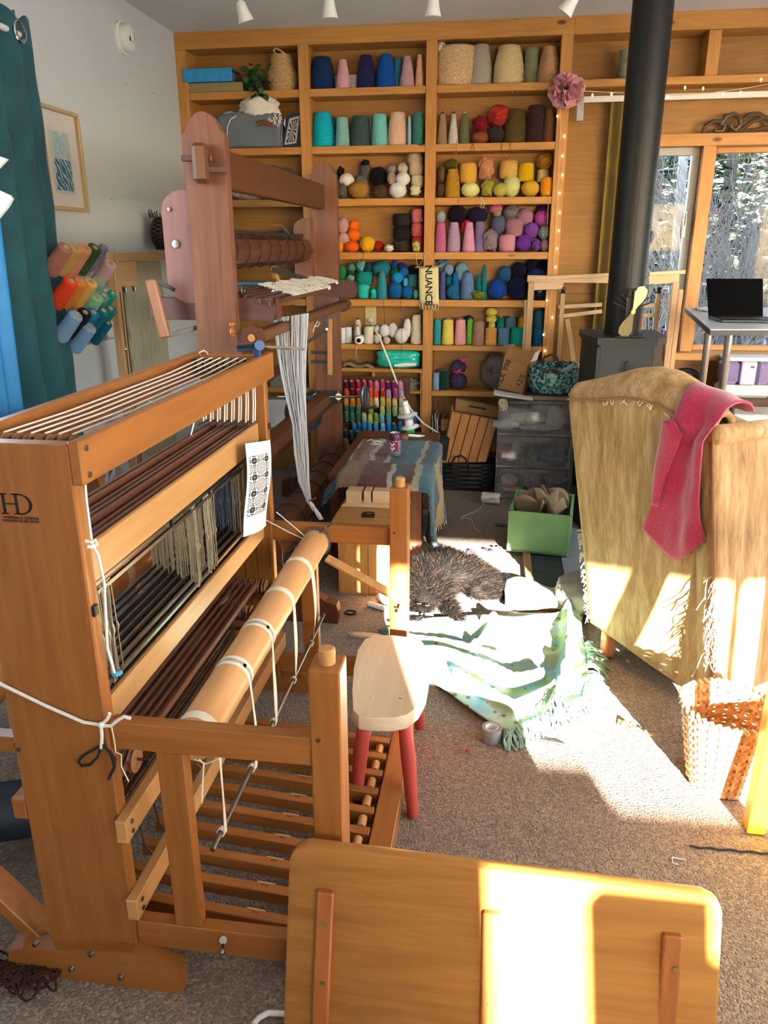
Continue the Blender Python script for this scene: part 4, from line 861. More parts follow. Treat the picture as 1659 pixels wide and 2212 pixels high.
# bundle of harness sticks with white heddles lying across the arms
BARK = wood('stick_wood', '#4a2a20', '#5c382a', 'y')
HW = plain('white_heddles', '#dcd6cc', .9, 0, .08, 250)
random.seed(8)
sticks = [(-.86, 2.95, 4.05, 1.305), (-.90, 2.95, 4.45, 1.315), (-.935, 3.0, 4.5, 1.32), (-.97, 3.0, 4.52, 1.325), (-1.0, 3.05, 4.5, 1.33), (-1.04, 3.05, 4.5, 1.335)]
for i, (x, y0, y1, z) in enumerate(sticks): part('harness_stick', MB().box(x-.007, x+.007, y0, y1, z-.016, z+.004), BARK, rl)
for i in range(5):
    x = sticks[i][0]; mb = MB(); y0 = 3.3+.03*i; y1 = sticks[i][2]-.03
    for k in range(46):
        y = y0+(y1-y0)*(k/45)+random.uniform(-.008, .008); d = random.uniform(-.02, .02)
        mb.tube([(x+.012, y, sticks[i][3]+.004), (x-.005, y+d*.4, sticks[i][3]+.010+random.uniform(0, .008)), (x-.042, y+d, sticks[i][3]+.013+random.uniform(0, .01))], .0026, 4)
    part('heddle_strings', mb, HW, rl, True, kind='stuff')
    part('heddle_tuft', MB().ball((x, y1+.02, sticks[i][3]+.002), (.014, .045, .013), 14, 10, lambda d: 1+.5*noise.noise(d*6)), HW, rl, 'all')
curl = MB()
for k in range(7):
    p = PX(590+9*k, 638-2*k, -.95); curl.tube([p+Vector((0, .02*math.cos(a), .018*math.sin(a))) for a in [math.pi*1.5*j/8 for j in range(9)]], .006, 6)
part('cord_curl', curl, plain('soft_white_cord', '#f0eef2', .9), rl, True)
for k, (a, b_) in enumerate(((525, 628), (592, 612))):
    p = PX(a, b_, -1.0); part('stick_ring', MB().tube([p+Vector((0, .018*math.cos(t_), .018*math.sin(t_))) for t_ in [2*math.pi*j/12 for j in range(12)]], .003, 5, closed=True), STEEL, rl, True)
part('metal_arm', MB().bar(PX(585, 580, -1.02), PX(715, 618, -1.0), .006, .02), DSTEEL, rl)
part('wood_strut', MB().bar(PX(588, 580, -1.06), PX(607, 625, -1.06), .02, .03), PALE_Y, rl)
# octagonal breast beam with end blocks
bb = part('breast_beam', MB().box(-.92, -.865, YN-.08, YF+.05, 1.165, 1.205, ch=.008), wood('beam_brown', '#5a3420', '#6e4329', 'y'), rl)
for y in (YN-.085, YF+.03): part('beam_end', MB().tube([(-.893, y-.012, 1.185), (-.893, y+.018, 1.185)], .045, 8), RED_X, bb)
part('end_grain_knob', MB().cyl((-.893, YN-.1, 1.185), (-.893, YN-.106, 1.185), .014, n=14), PALE_Y, bb, True)
kn = PY(502, 715, YN-.03); part('amber_knob', MB().lathe([(.008, -.02), (.012, -.012), (.013, .0), (.008, .01), (.013, .018), (.012, .028), (.002, .034)], 16, Matrix.Translation(kn)), plain('amber_varnish', '#a8601c', .2, 0, .1, 30, coat=.6), rl, True)
# hanging white warp, gathered into a chain
wp = thing('warp_threads', 'long bundle of white warp threads hanging from the red loom', 'warp', PY(690, 1118, 3.35))
WT = plain('warp_white', '#d6d8e0', .75, 0, .06, 300); mb = MB(); random.seed(3)
K = [(700, 597, 664), (760, 598, 663), (800, 605, 660), (860, 618, 660), (920, 632, 662), (980, 636, 666), (1040, 645, 668), (1080, 662, 672)]
for i in range(72):
    u = random.random(); ph = random.uniform(0, 6); q = []; yy = 3.25+random.uniform(0, .12); wob = random.random()
    for j, (py, a, b_) in enumerate(K):
        uu = min(1, max(0, u+.17*math.sin(ph+j*1.1)*(.2+j*.16)*wob)); q.append(PY(a+(b_-a)*uu, py, yy+(3.32-yy)*j/7))
    q[0] = PY(590+78*u, 688-12*u, yy); mb.tube(q, .0022, 4)
part('loose_threads', mb, WT, wp, True, kind='stuff')
ch_ = [(665, 1080), (672, 1090), (679, 1100), (688, 1112), (694, 1122)]
mb = MB()
for s_ in range(3): mb.tube([PY(a+3*math.sin(2.1*s_+j*1.4), b_, 3.3+.006*math.cos(2.1*s_+j*1.4)) for j, (a, b_) in enumerate(ch_)], .007, 8)
part('braided_end', mb, WT, wp, True); part('tie', MB().tube([PY(664+5*math.cos(t_), 1081, 3.31+.012*math.sin(t_)) for t_ in [2*math.pi*j/10 for j in range(10)]], .003, 5, closed=True).tube([PY(668, 1082, 3.29), PY(683, 1075, 3.28)], .004, 5), plain('rust_tie', '#9a4a24', .8), wp, True)
# lower works between the uprights
lo = octbeam(-.93, YN+.05, YF, .265, .075, RED_Y, 'cloth_beam')
for i in range(7):
    y = YN+.25+i*.19; part('beam_cord', MB().tube([(-.93+.085*math.cos(a), y+.02*math.sin(a), .265+.09*math.sin(a)) for a in [-1.7+4.2*k/9 for k in range(10)]], .0045, 5), ropem, lo, True)
octbeam(-1.02, YN+.05, YF, .62, .06, RED_Y, 'knee_beam')
part('lower_beam', MB().box(-1.06, -1.01, YN+.045, YF, .08, .17), RED_Y, rl)
for k, y in enumerate((YN, YF)):
    poly = [(-1.3, 0), (-.605, 0), (-.60, .05), (-.61, .085), (-.655, .10), (-.70, .13), (-.725, .20), (-.80, .215), (-.983, .215), (-1.3, .1)]
    part('foot', MB().prism(poly, lambda u, v_: (u, y-.05, v_), (0, .055, 0)), RED_X, rl)
# crank with hand wheel, bracket plates
yb_ = YF-.02
pl = part('crank_bracket', MB().bar(PY(668, 857, yb_), PY(740, 857, yb_), .008, .075, up=(0, 0, 1)), plain('cast_plate', '#3c4446', .5, .6, .1), rl)
for a in (682, 731):
    part('bearing', MB().cyl(PY(a, 857, yb_), PY(a, 857, yb_-.03), .02, n=14).bar(PY(a, 843, yb_-.01), PY(a, 871, yb_-.01), .018, .014, up=(1, 0, 0)), STEEL, pl, True)
part('crank_rod', MB().cyl(PY(600, 857, yb_-.035), PY(788, 857, yb_-.035), .007, n=10), CHROME, rl, True)
hwc = PY(788, 856, yb_-.035); hw_ = part('hand_wheel', MB().tube([hwc+Vector((.014*math.cos(a), .03*math.cos(a), .058*math.sin(a))) for a in [2*math.pi*k/24 for k in range(24)]], .011, 8, closed=True).bar(hwc+Vector((0, 0, -.055)), hwc+Vector((0, 0, .055)), .01, .012, up=(1, 0, 0)), plain('grey_casting', '#5c686c', .4, .7, .06), rl, True)
part('crank_handle', MB().tube([hwc+Vector((0, -.01, -.057)), hwc+Vector((.03, -.03, -.062)), hwc+Vector((.075, -.04, -.056))], [.007, .008, .011], 10), plain('grey_casting', '#5c686c', .4, .7, .06), hw_, True)
gc = PY(655, 893, 4.3); g = []
for i in range(120): r_ = .115 if i % 2 else .108; a = 2*math.pi*i/120; g.append((r_*math.cos(a), r_*math.sin(a)))
mb = MB()
for i in range(120):
    j = (i+1) % 120; a0 = 2*math.pi*i/120; a1 = 2*math.pi*j/120
    mb.prism([g[i], g[j], (.088*math.cos(a1), .088*math.sin(a1)), (.088*math.cos(a0), .088*math.sin(a0))], lambda u, v_: gc+Vector((u, 0, v_)), (0, .012, 0))
for k in range(4): a = k*math.pi/2+.4; mb.bar(gc+Vector((0, .006, 0)), gc+Vector((.09*math.cos(a), .006, .09*math.sin(a))), .012, .02, up=(0, 1, 0))
part('gear_wheel', mb, plain('blue_grey_iron', '#3c4c58', .45, .6, .08), rl)
for (a, b_) in (((672, 761), (708, 762)), ((672, 781), (708, 783)), ((642, 778), (665, 778)), ((602, 742), (652, 706))):
    st = part('perforated_strap', MB().bar(PY(*a, 4.5), PY(*b_, 4.5), .004, .02), DSTEEL, rl)
    p0, p1 = PY(*a, 4.49), PY(*b_, 4.49); hm = MB()
    for k in range(4): c_ = p0.lerp(p1, .35+.17*k); hm.cyl(c_+Vector((0, .004, 0)), c_-Vector((0, .0005, 0)), .004, n=8)
    part('strap_holes', hm, BLACK, st)
part('hanging_slat', MB().bar(PY(712, 688, 4.48), PY(713, 810, 4.48), .012, .03, up=(1, 0, 0), ch=.005), PALE_Y, rl)
part('metal_link', MB().bar(PY(705, 668, 4.46), PY(706, 712, 4.46), .005, .02, up=(1, 0, 0)).bar(PY(707, 712, 4.46), PY(660, 742, 4.45), .005, .016), DSTEEL, rl)
part('link_bolt', MB().cyl(PY(706, 711, 4.465), PY(706, 711, 4.44), .008, n=10), CHROME, rl, True)
part('treadle_cord', MB().tube([PY(622, 980, 4.0), PY(625, 1010, 4.0), PY(636, 1070, 3.9)], .004, 5), ropem, rl, True); part('treadle_cord', MB().tube([PY(668, 1075, 3.7), PY(648, 1105, 3.7), PY(615, 1115, 3.7)], .004, 5), ropem, rl, True)
part('diagonal_brace', MB().bar(PY(560, 830, 4.4), PY(645, 768, 4.4), .03, .05), RED_Y, rl)
part('cord_coil', MB().tube([PY(a, b_, 4.3) for a, b_ in ((676, 718), (680, 705), (686, 694), (691, 698), (686, 706), (679, 703))], .0028, 5), CORD, rl, True)
bx = thing('plastic_tray', 'small grey plastic tray on the floor under the red loom', 'tray', (PZ(690, 1085).x, PZ(690, 1085).y, 0))
c_ = PZ(690, 1078); mb = MB(); t = .004
mb.box(c_.x-.13, c_.x+.10, c_.y-.09, c_.y+.09, 0, .004, ch=0)
for b_ in ((c_.x-.13, c_.x-.126, c_.y-.09, c_.y+.09), (c_.x+.096, c_.x+.10, c_.y-.09, c_.y+.09), (c_.x-.13, c_.x+.1, c_.y-.09, c_.y-.086), (c_.x-.13, c_.x+.1, c_.y+.086, c_.y+.09)): mb.box(*b_, .004, .075, ch=.001)
part('tray_body', mb, plain('grey_translucent', '#8c8c88', .35), bx); part('tray_rim', MB().box(c_.x-.136, c_.x+.106, c_.y-.097, c_.y-.09, .07, .078).box(c_.x-.136, c_.x+.106, c_.y+.09, c_.y+.097, .07, .078), plain('grey_translucent', '#8c8c88', .35), bx)
# ================================================================= left wall
# teal velvet curtain
ct = thing('curtain', 'dark teal velvet curtain with chrome grommets hanging at the side window', 'curtain', (XL+.10, 3.1, .02))
VEL = plain('teal_velvet', '#0f4a56', .8, 0, .25, 9, sheen=.15)
def cur(u, v_):
    y = 2.62+(3.285-2.62)*u; z = 2.365-2.345*v_
    fold = math.sin(u*26+.6*math.sin(v_*3))
    if u > .86: fold = fold*(1-u)/.14*.6
    return (XL+.095+.045*fold*(.55+.45*v_)+.003*math.sin(v_*46+u*7)*(1 if v_ > .05 else 0), y+.006*math.sin(v_*9), z-(.02*math.sin(u*26)**2 if v_ < .01 else 0))
part('velvet_panel', MB().grid(cur, 90, 60, .003), VEL, ct, 'all')
LT = plain('light_teal_velvet', '#2f7480', .8, 0, .2, 9, sheen=.5)
for k, (py, yy) in enumerate(((62, 3.165), (62, 2.85))):
    c_ = Vector((XL+.125, yy, 2.285)); Mx = Matrix.Translation(c_)@Matrix.Rotation(R(90), 4, 'Y')
    part('grommet', MB().lathe([(.028, -.004), (.03, .004), (.037, .005), (.041, .0), (.037, -.005), (.03, -.006), (.028, -.004)], 28, Mx, close=False), CHROME, ct, True)
part('curtain_rod', MB().cyl((XL+.1, 1.1, 2.285), (XL+.1, 3.20, 2.285), .012, n=14), plain('white_rod', '#dcdcdc', .4), ct, True)
bl = single('daylit_blue_liner', MB().grid(lambda u, v_: (XL+.19+.014*math.sin(u*16), 2.50+(PX(2+30*v_, 480+420*v_, XL+.19).y-2.50)*u, 1.62-1.6*v_), 24, 20, .002), plain('daylight_blue_cloth', '#2a86c8', .6, 0, .1, 6), 'blue curtain liner with daylight painted into its colour at the picture edge', 'cloth', smooth='all')  # daylight through the curtain gap is put into this bright blue
# white flared lamp whose petals poke into the picture
lp = thing('petal_lamp', 'white lamp with flared petal shades in front of the teal curtain', 'lamp', (-1.62, 2.28, .0))
part('pole', MB().cyl((-1.62, 2.28, .02), (-1.62, 2.28, 1.78), .011, n=12), WHITE, lp, True); part('base', MB().lathe([(.13, 0), (.13, .015), (.03, .025), (.012, .03)], 28, Matrix.Translation((-1.62, 2.28, 0))), WHITE, lp, True)
for pts in (((-60, 330), (0, 338), (17, 344), (0, 362), (-60, 420)), ((-60, 385), (0, 412), (22, 422), (28, 430), (18, 448), (0, 470), (-60, 520))):
    P = [PY(a, b_, 2.28) for a, b_ in pts]; c_ = sum(P, Vector())/len(P)
    part('petal_shade', MB().prism([(i, 0) for i in range(len(P))], lambda u, v_: P[int(u)]+Vector((0, -.006, 0)), (0, .012, 0)), plain('lamp_petal', '#dfe6e2', .5), lp)
# picture
pf = thing('framed_print', 'blue seascape print in a pale wood frame on the side wall', 'picture', (XL+.01, 3.57, 1.664))
y0, y1, z0, z1 = 3.405, 3.735, 1.665, 2.088; FRM = wood('pale_frame', '#b09468', '#c4aa80', 'z')
for a in ((y0, y0+.016, z0, z1), (y1-.016, y1, z0, z1), (y0+.016, y1-.016, z0, z0+.016), (y0+.016, y1-.016, z1-.016, z1)): part('frame', MB().box(XL, XL+.028, *a), FRM, pf)
part('mat_board', MB().box(XL+.001, XL+.008, y0+.016, y1-.016, z0+.016, z1-.016, ch=0), plain('cream_mat', '#d6d2cc', .8, 0, .02), pf)
yc, zc = 3.57, 1.87
part('print_paper', MB().box(XL+.008, XL+.0085, yc-.095, yc+.08, zc-.135, zc+.125, ch=0), plain('print_paper', '#c4c4bd', .85), pf)
part('print_sky', MB().box(XL+.0085, XL+.009, yc-.06, yc+.065, zc+.01, zc+.12, ch=0), plain('sky_ink', '#a9c0c6', .8, 0, .22, 26), pf)
def sea():
    m, n, l, b = newmat('sea_ink'); co = coords(n, l, (1, 14, 9))
    wv = n.new('ShaderNodeTexWave'); wv.bands_direction = 'DIAGONAL'; wv.inputs['Scale'].default_value = 1.6; wv.inputs['Distortion'].default_value = 9; wv.inputs['Detail'].default_value = 3; l.new(co, wv.inputs['Vector'])
    l.new(ramp(n, l, wv.outputs['Fac'], [(.2, c4('#1f5c80')), (.62, c4('#3a7c98')), (.8, c4('#a8c4c4'))]), b.inputs['Base Color']); b.inputs['Roughness'].default_value = .8; return m
part('print_sea', MB().box(XL+.0085, XL+.009, yc-.07, yc+.07, zc-.12, zc+.01, ch=0), sea(), pf)
part('picture_glass', MB().box(XL+.018, XL+.02, y0+.016, y1-.016, z0+.016, z1-.016, ch=0), WG, pf)
# round alarm
c_ = PX(262, 82, XL); sd = thing('smoke_alarm', 'round white alarm with a glass eye high on the side wall', 'alarm', c_)
Mx = Matrix.Translation(c_)@Matrix.Rotation(R(90), 4, 'Y')
part('back_plate', MB().lathe([(.078, 0), (.078, .012), (.07, .014)], 28, Mx), WHITE, sd, True); part('housing', MB().lathe([(.062, .014), (.066, .03), (.058, .05), (.035, .058), (.001, .058)], 28, Mx), WHITE, sd, True)
part('eye', MB().ball(c_+Vector((.062, .0, .0)), (.008, .022, .026), 16, 10), plain('lens_white', '#d4d6d2', .15, 0, .05, coat=.8), sd, True); part('sensor_grille', MB().box(c_.x+.055, c_.x+.06, c_.y-.03, c_.y-.015, c_.z-.02, c_.z, ch=0), DSTEEL, sd)
for k, (a, b_) in enumerate(((274, 182), (241, 431), (331, 201))):
    p = PX(a, b_, XL); single('wall_staple', MB().box(p.x, p.x+.002, p.y-.008, p.y+.006, p.z-.001, p.z+.0015, ch=0), BLACK, ('small dark staple in the wall below the alarm', 'small dark staple in the wall beside the framed print', 'tiny nail in the wall near the bookcase')[k], 'staple')
# wall cone rack
rk = thing('cone_rack', 'clear acrylic wall rack with slanted white pegs of yarn cones', 'yarn rack', (XL+.03, 3.63, 1.02))
ACR = glassy('acrylic', (.9, .93, .95), .10, .08, .12)
for (a0, b0), (a1, b1) in (((118, 574), (205, 570)), ((140, 648), (225, 640)), ((143, 738), (233, 727))):
    p = PX(a0, b0, XL+.03); q = PX(a1, b1, XL+.03); part('acrylic_rail', MB().box(XL+.001, XL+.006, p.y-.25, q.y+.05, p.z-.03, p.z+.03, ch=.001).box(XL+.006, XL+.06, p.y-.25, q.y+.05, p.z-.03, p.z-.026, ch=.001), ACR, rk)
WC = [(330, 450, 430, 280, '#a87062'), (400, 470, 545, 285, '#c8a262'), (520, 480, 650, 285, '#e09b82'), (620, 490, 755, 285, '#3e602d'), (740, 470, 855, 280, '#857cae'), (760, 580, 930, 460, '#d2abb4'), (370, 830, 490, 660, '#e2441e'), (470, 850, 600, 660, '#de8540'),
 (560, 850, 715, 670, '#e7b062'), (770, 740, 805, 655, '#7aa894'), (600, 930, 780, 835, '#8ac69b'), (810, 900, 855, 815, '#61938a'), (890, 900, 955, 795, '#1d937e'), (430, 1180, 545, 1040, '#84a8d6'), (540, 1180, 645, 1010, '#16181d'), (690, 1110, 740, 1010, '#1b7eb0'),
 (800, 1100, 850, 990, '#137690'), (900, 1060, 930, 965, '#168084'), (560, 1330, 700, 1175, '#80a7da'), (770, 1290, 900, 1130, '#106986')]
LABELS = []; AXD = Vector((.72, -.22, .64)).normalized(); Q = AXD.to_track_quat('Z', 'Y')
for i, (a, b_, c0, d0, h) in enumerate(WC):
    tp = PX(60+c0/5.184, 480+d0/5.184, XL+.205)
    L = .15 if i not in (4, 9, 11, 12, 17, 19) else .135; wd = .072 if i not in (4, 12, 19) else .052
    bp = tp-AXD*L
    if bp.x < XL+.035: bp.x = XL+.035
    o = bpy.data.objects.new('yarn_cone', unit_cone(.86)); COLL.objects.link(o); o.location = bp; o.rotation_euler = Q.to_euler(); o.scale = (wd, wd, L)
    o.material_slots[0].link = 'OBJECT'; o.material_slots[0].material = yarnmat(h, 'cone'); o['category'] = 'yarn'; o['group'] = 'cones on the wall rack'
    LABELS.append((o, '%s yarn cone on the acrylic wall rack' % cname(h), tp.y, tp.z))
    c = bpy.data.objects.new('core', unit_core()); COLL.objects.link(c); c.parent = o; c.location = (0, 0, .93); c.scale = (.34, .34, .085); c.material_slots[0].link = 'OBJECT'; c.material_slots[0].material = BROWNCORE
    part('peg', MB().cyl(bp-AXD*.03, bp+AXD*.12, .004, n=8), WHITE, rk, True)
settle_labels(LABELS)
for a, b_, c0, d0 in ((345, 640, 470, 485), (470, 625, 580, 480), (580, 600, 688, 480), (695, 590, 788, 480), (390, 1005, 520, 860), (520, 970, 630, 858), (435, 1360, 560, 1210), (850, 1250, 952, 1130)):
    tp = PX(60+c0/5.184, 480+d0/5.184, XL+.15); part('peg', MB().cyl(tp-AXD*.155, tp, .004, n=8), WHITE, rk, True)
# wooden warping frame with a ribbed panel leaning at the wall
sf = thing('warping_frame', 'tall raw pine frame with a ribbed grey-green panel behind the red loom', 'frame', (-1.75, 4.2, 0))
RAW = wood('raw_pine', '#a88660', '#c4a47c', 'z'); RAWY = wood('raw_pine_y', '#a88660', '#c4a47c', 'y')
XF = XL+.14
def fpt(a, b_, x=XF): return PX(a, b_, x)
p0 = fpt(241, 546); pA = fpt(233, 546); pB = fpt(298, 812)
part('frame_post', MB().box(XF-.02, XF+.02, p0.y-.03, p0.y+.028, 0, p0.z), RAW, sf); part('frame_slot', MB().box(XF+.02, XF+.0206, p0.y-.004, p0.y+.004, .2, p0.z-.18, ch=0), BLACK, sf)
part('frame_top', MB().box(XF-.02, XF+.02, p0.y+.028, p0.y+.62, p0.z-.04, p0.z), RAWY, sf); part('frame_block', MB().box(XF-.015, XF+.015, p0.y+.028, p0.y+.22, p0.z-.16, p0.z-.04), RAWY, sf)
part('wing_nut', MB().box(XF+.015, XF+.03, p0.y+.05, p0.y+.06, p0.z-.185, p0.z-.16), STEEL, sf); part('wing_nut', MB().box(XF+.015, XF+.03, p0.y+.15, p0.y+.16, p0.z-.185, p0.z-.16), STEEL, sf)
part('post_bolt', MB().ball(fpt(271, 754, XF+.02), .012, 10, 6), CHROME, sf, True)
def ribbed():
    m, n, l, b = newmat('ribbed_panel'); co = coords(n, l, (1, 60, 2)); f_ = noise_(n, l, co, 5, 3)
    l.new(ramp(n, l, f_, [(.3, c4('#7d7a66')), (.5, c4('#a8a48e')), (.7, c4('#b8b49e'))]), b.inputs['Base Color']); b.inputs['Roughness'].default_value = .8; bump(n, l, b, f_, .4, .004); return m
part('ribbed_panel', MB().box(XL+.05, XL+.07, p0.y+.26, p0.y+.72, .05, p0.z-.05), ribbed(), sf)
# dark twig basket on top of the frame with white and purple yarn
tb_ = thing('twig_basket', 'dark twig basket with purple and white wool on the pine frame', 'basket', PX(352, 540, XF)); c_ = PX(362, 540, XF)
c_.y += .06; mb = MB()
for k in range(16):
    z = c_.z+.008+k*.0105; r_ = .085+.03*math.sin(math.pi*min(1, k/15)); mb.tube([c_+Vector((.9*r_*math.cos(a), r_*math.sin(a), z-c_.z+.004*math.sin(8*a+k*3.14))) for a in [2*math.pi*j/24 for j in range(24)]], .006, 5, closed=True)
for k in range(22): a = 2*math.pi*k/22+.1; mb.tube([c_+Vector((.1*math.cos(a), .11*math.sin(a), .17)), c_+Vector((.112*math.cos(a)+.006, .125*math.sin(a), .20+.012*math.sin(k*5)))], .003, 5)
part('woven_twigs', mb, plain('dark_twig', '#3a2c1c', .8, 0, .3, 60), tb_, True); part('basket_floor', MB().lathe([(.09, .004), (.09, .012)], 20, Matrix.Translation(c_)), plain('dark_twig', '#3a2c1c', .8, 0, .3, 60), tb_)
single('wool_ball', MB().ball(c_+Vector((.0, -.02, .07)), (.07, .075, .06), 18, 12, lambda d: 1+.12*noise.noise(d*3)), yarnmat('#33203c', 'ball'), 'dark purple wool in the twig basket', 'yarn', 'all')
single('wool_ball', MB().ball(c_+Vector((.015, -.03, .14)), (.05, .06, .035), 18, 12, lambda d: 1+.15*noise.noise(d*3)), yarnmat('#dcdad6', 'ball'), 'white wool on top in the twig basket', 'yarn', 'all')
# green cutting mat and small things between the loom and the wall
gm = thing('cutting_mat', 'dark green gridded cutting mat leaning behind the honey loom', 'cutting mat', (-1.55, 2.4, .2))
GRN = plain('mat_green', '#0f4a34', .55, 0, .1)
m_ = MB().bar((-1.52, 1.55, .93), (-1.66, 1.55, .25), .004, .004)
def gq(u, v_): return (-1.50-.12*v_, 1.9+.75*u, .97-.6*v_)
part('mat_sheet', MB().grid(gq, 1, 1, .004), GRN, gm)
gl = MB()
for i in range(1, 12): gl.bar(Vector(gq(i/12, 0))+Vector((.0015, 0, 0)), Vector(gq(i/12, 1))+Vector((.0015, 0, 0)), .001, .0012)
for i in range(1, 10): gl.bar(Vector(gq(0, i/10))+Vector((.0015, 0, 0)), Vector(gq(1, i/10))+Vector((.0015, 0, 0)), .001, .0012)
part('printed_grid', gl, plain('mat_lines', '#3f7a62', .6), gm)
tw = thing('work_table', 'light wooden work table against the wall behind the honey loom', 'table', (-1.62, 2.1, 0))
part('table_edge', MB().box(-1.50, -1.46, 1.3, 2.05, .88, .94), LIGHT_X, tw); part('table_leg', MB().bar((-1.50, 2.0, 0), (-1.50, 2.0, .88), .05, .05), LIGHT_Z, tw); part('table_leg', MB().bar((-1.50, 2.28, .0), (-1.42, 2.20, .92), .04, .05), HONEY_Z, tw); part('table_top', MB().box(-1.92, -1.50, 1.3, 2.05, .90, .94), LIGHT_X, tw)
part('rubber_clip', MB().tube([PX(222, 1005, -1.44), PX(228, 1030, -1.44), PX(222, 1048, -1.44), PX(234, 1040, -1.44), PX(243, 1022, -1.44), PX(240, 1008, -1.44)], .012, 8), plain('grey_rubber', '#7c8088', .5), tw, True, label='grey rubber clip')
bin_ = single('dark_roll', MB().cyl((-1.28, 1.45, .13), (-1.02, 1.62, .075), .075, n=24), plain('dark_slate_roll', '#26303c', .6), 'dark slate roll lying on the carpet behind the honey loom', 'roll', True)
random.seed(21); mb = MB()
for k in range(26):
    c_ = PZ(random.uniform(5, 110), random.uniform(2095, 2135), .01); r_ = random.uniform(.012, .035); ph = random.uniform(0, 6)
    mb.tube([c_+Vector((r_*1.4*math.cos(a+ph), r_*math.sin(a*1.3), .008+.012*abs(math.sin(a*1.7+ph)))) for a in [5*j/14 for j in range(15)]], .0028, 5)
single('yarn_tangle', mb, yarnmat('#3a2018', 'ball'), 'tangle of dark brown yarn on the carpet by the loom foot', 'yarn', True)
# ================================================================= other things on the bookcase
def shelf_pt(px, py, dy=.05): return PY(px, py, YB+dy)
SEA = plain('seagrass', '#b99a68', .85, 0, .25, 90, bmp=.6)
# --- wall-side bay, top shelf
z = SZ[0]
a, b_ = shelf_pt(405, 200, .03), shelf_pt(527, 200, .03); bx = single('storage_box', MB().box(a.x, b_.x, YB+.01, YBK-.03, z+.001, z+.052, ch=.003), plain('khaki_card', '#8f8058', .8), 'flat khaki box under the blue binder on the top shelf', 'box')
bi = thing('ring_binder', 'bright blue ring binder lying on the khaki box, top shelf', 'binder', (a.x+.1, 5.12, z+.053))
a, b_ = shelf_pt(398, 186, .0), shelf_pt(504, 186, .0)
part('cover', MB().box(a.x, b_.x, YB-.012, YB-.004, z+.054, z+.125).box(a.x, b_.x, YB-.004, YBK-.03, z+.119, z+.125).box(a.x, b_.x, YB-.004, YBK-.03, z+.054, z+.06), plain('binder_blue', '#2a8fd0', .45), bi)
part('pages', MB().box(a.x+.01, b_.x+.01, YB, YBK-.05, z+.0605, z+.10, ch=.004), plain('page_block', '#54545c', .8, 0, .2, 200), bi)
pl = thing('trailing_plant', 'small green leafy plant trailing over the top shelf edge', 'plant', (shelf_pt(550, 200).x, 5.1, z))
LEAF = plain('leaf_green', '#2a5a26', .5, 0, .3, 30); c_ = shelf_pt(551, 178, .04); random.seed(4); lf = MB(); me_l = MB().add([(0, 0, 0), (.010, .012, .003), (.013, .026, 0), (0, .040, -.006), (-.013, .026, 0), (-.010, .012, .003), (0, .02, .004)], [(0, 1, 6), (1, 2, 6), (2, 3, 6), (3, 4, 6), (4, 5, 6), (5, 0, 6)]).mesh('leaf', smooth='all'); me_l.materials.append(LEAF)
part('pot', MB().lathe([(.035, 0), (.045, .06), (.047, .065), (.043, .065), (.04, .02)], 20, Matrix.Translation((c_.x, 5.13, z+.001)), close=True), plain('dark_pot', '#3a3c3a', .7), pl, True)
stm = MB()
for k in range(12):
    e = c_+Vector((random.uniform(-.07, .08), random.uniform(-.05, .03), random.uniform(-.06, .06))); stm.tube([(c_.x, 5.13, z+.06), (Vector((c_.x, 5.13, z+.1))+e)/2, e], .0016, 4)
stm.tube([(c_.x, 5.12, z+.06), c_+Vector((.01, -.06, .0)), shelf_pt(562, 200, -.02), shelf_pt(566, 208, -.02)], .0016, 4)
part('stems', stm, LEAF, pl, True)
for k in range(90):
    if k < 76: d = Vector((random.gauss(0, .042), random.gauss(-.01, .028), random.gauss(.01, .035))); p = c_+d
    else: p = shelf_pt(random.uniform(548, 572), random.uniform(192, 210), -.02)
    if p.y > YBK-.04: p.y = YBK-.04
    o = bpy.data.objects.new('leaf', me_l); COLL.objects.link(o); o.parent = pl; o.location = p-ORG[pl.name]; o.rotation_euler = (random.uniform(-1.2, .6), random.uniform(-.6, .6), random.uniform(0, 6.3)); k_ = random.uniform(1., 1.6); o.scale = (k_, k_, k_)
def coil_basket(name, label, cx, cy, z0, prof, m, step=.011, wob=.0015, cat='basket'):
    t = thing(name, label, cat, (cx, cy, z0)); mb = MB(); n = int(prof[-1][1]/step)
    def rad(h):
        for (r0, h0), (r1, h1) in zip(prof, prof[1:]):
            if h0 <= h <= h1: return r0+(r1-r0)*(h-h0)/(h1-h0+1e-9)
        return prof[-1][0]
    for k in range(n):
        h = step*(k+.5); r_ = rad(h); mb.tube([(cx+r_*math.cos(a)*(1+.012*math.sin(3*a+k)), cy+r_*math.sin(a), z0+h+wob*math.sin(14*a+k*2)) for a in [2*math.pi*j/28 for j in range(28)]], step*.56, 6, closed=True)
    part('coiled_wall', mb, m, t, True); part('base', MB().lathe([(prof[0][0], .0015), (prof[0][0], .01)], 24, Matrix.Translation((cx, cy, z0))), m, t); return t
c_ = shelf_pt(611, 194, .09); sb = coil_basket('seagrass_basket', 'round bellied seagrass basket with a rope handle on the top shelf', c_.x, 5.14, z, [(.075, 0), (.088, .05), (.086, .10), (.066, .15), (.058, .20)], SEA)
part('handle', MB().tube([shelf_pt(601, 134, .06), shelf_pt(597, 122, .05), shelf_pt(591, 108, .05), shelf_pt(595, 104, .05), shelf_pt(604, 108, .05), shelf_pt(617, 117, .05), shelf_pt(624, 131, .06)], .0045, 7), plain('rope_handle', '#cdb98a', .85), sb, True)
# white card behind the pink cone
a, b_ = shelf_pt(719, 190, .13), shelf_pt(771, 190, .13); single('white_carton', MB().box(a.x, b_.x, 5.17, 5.215, SZ[0]+.001, SZ[0]+.09), PAPER, 'white carton behind the pink yarn cone, top shelf', 'box')
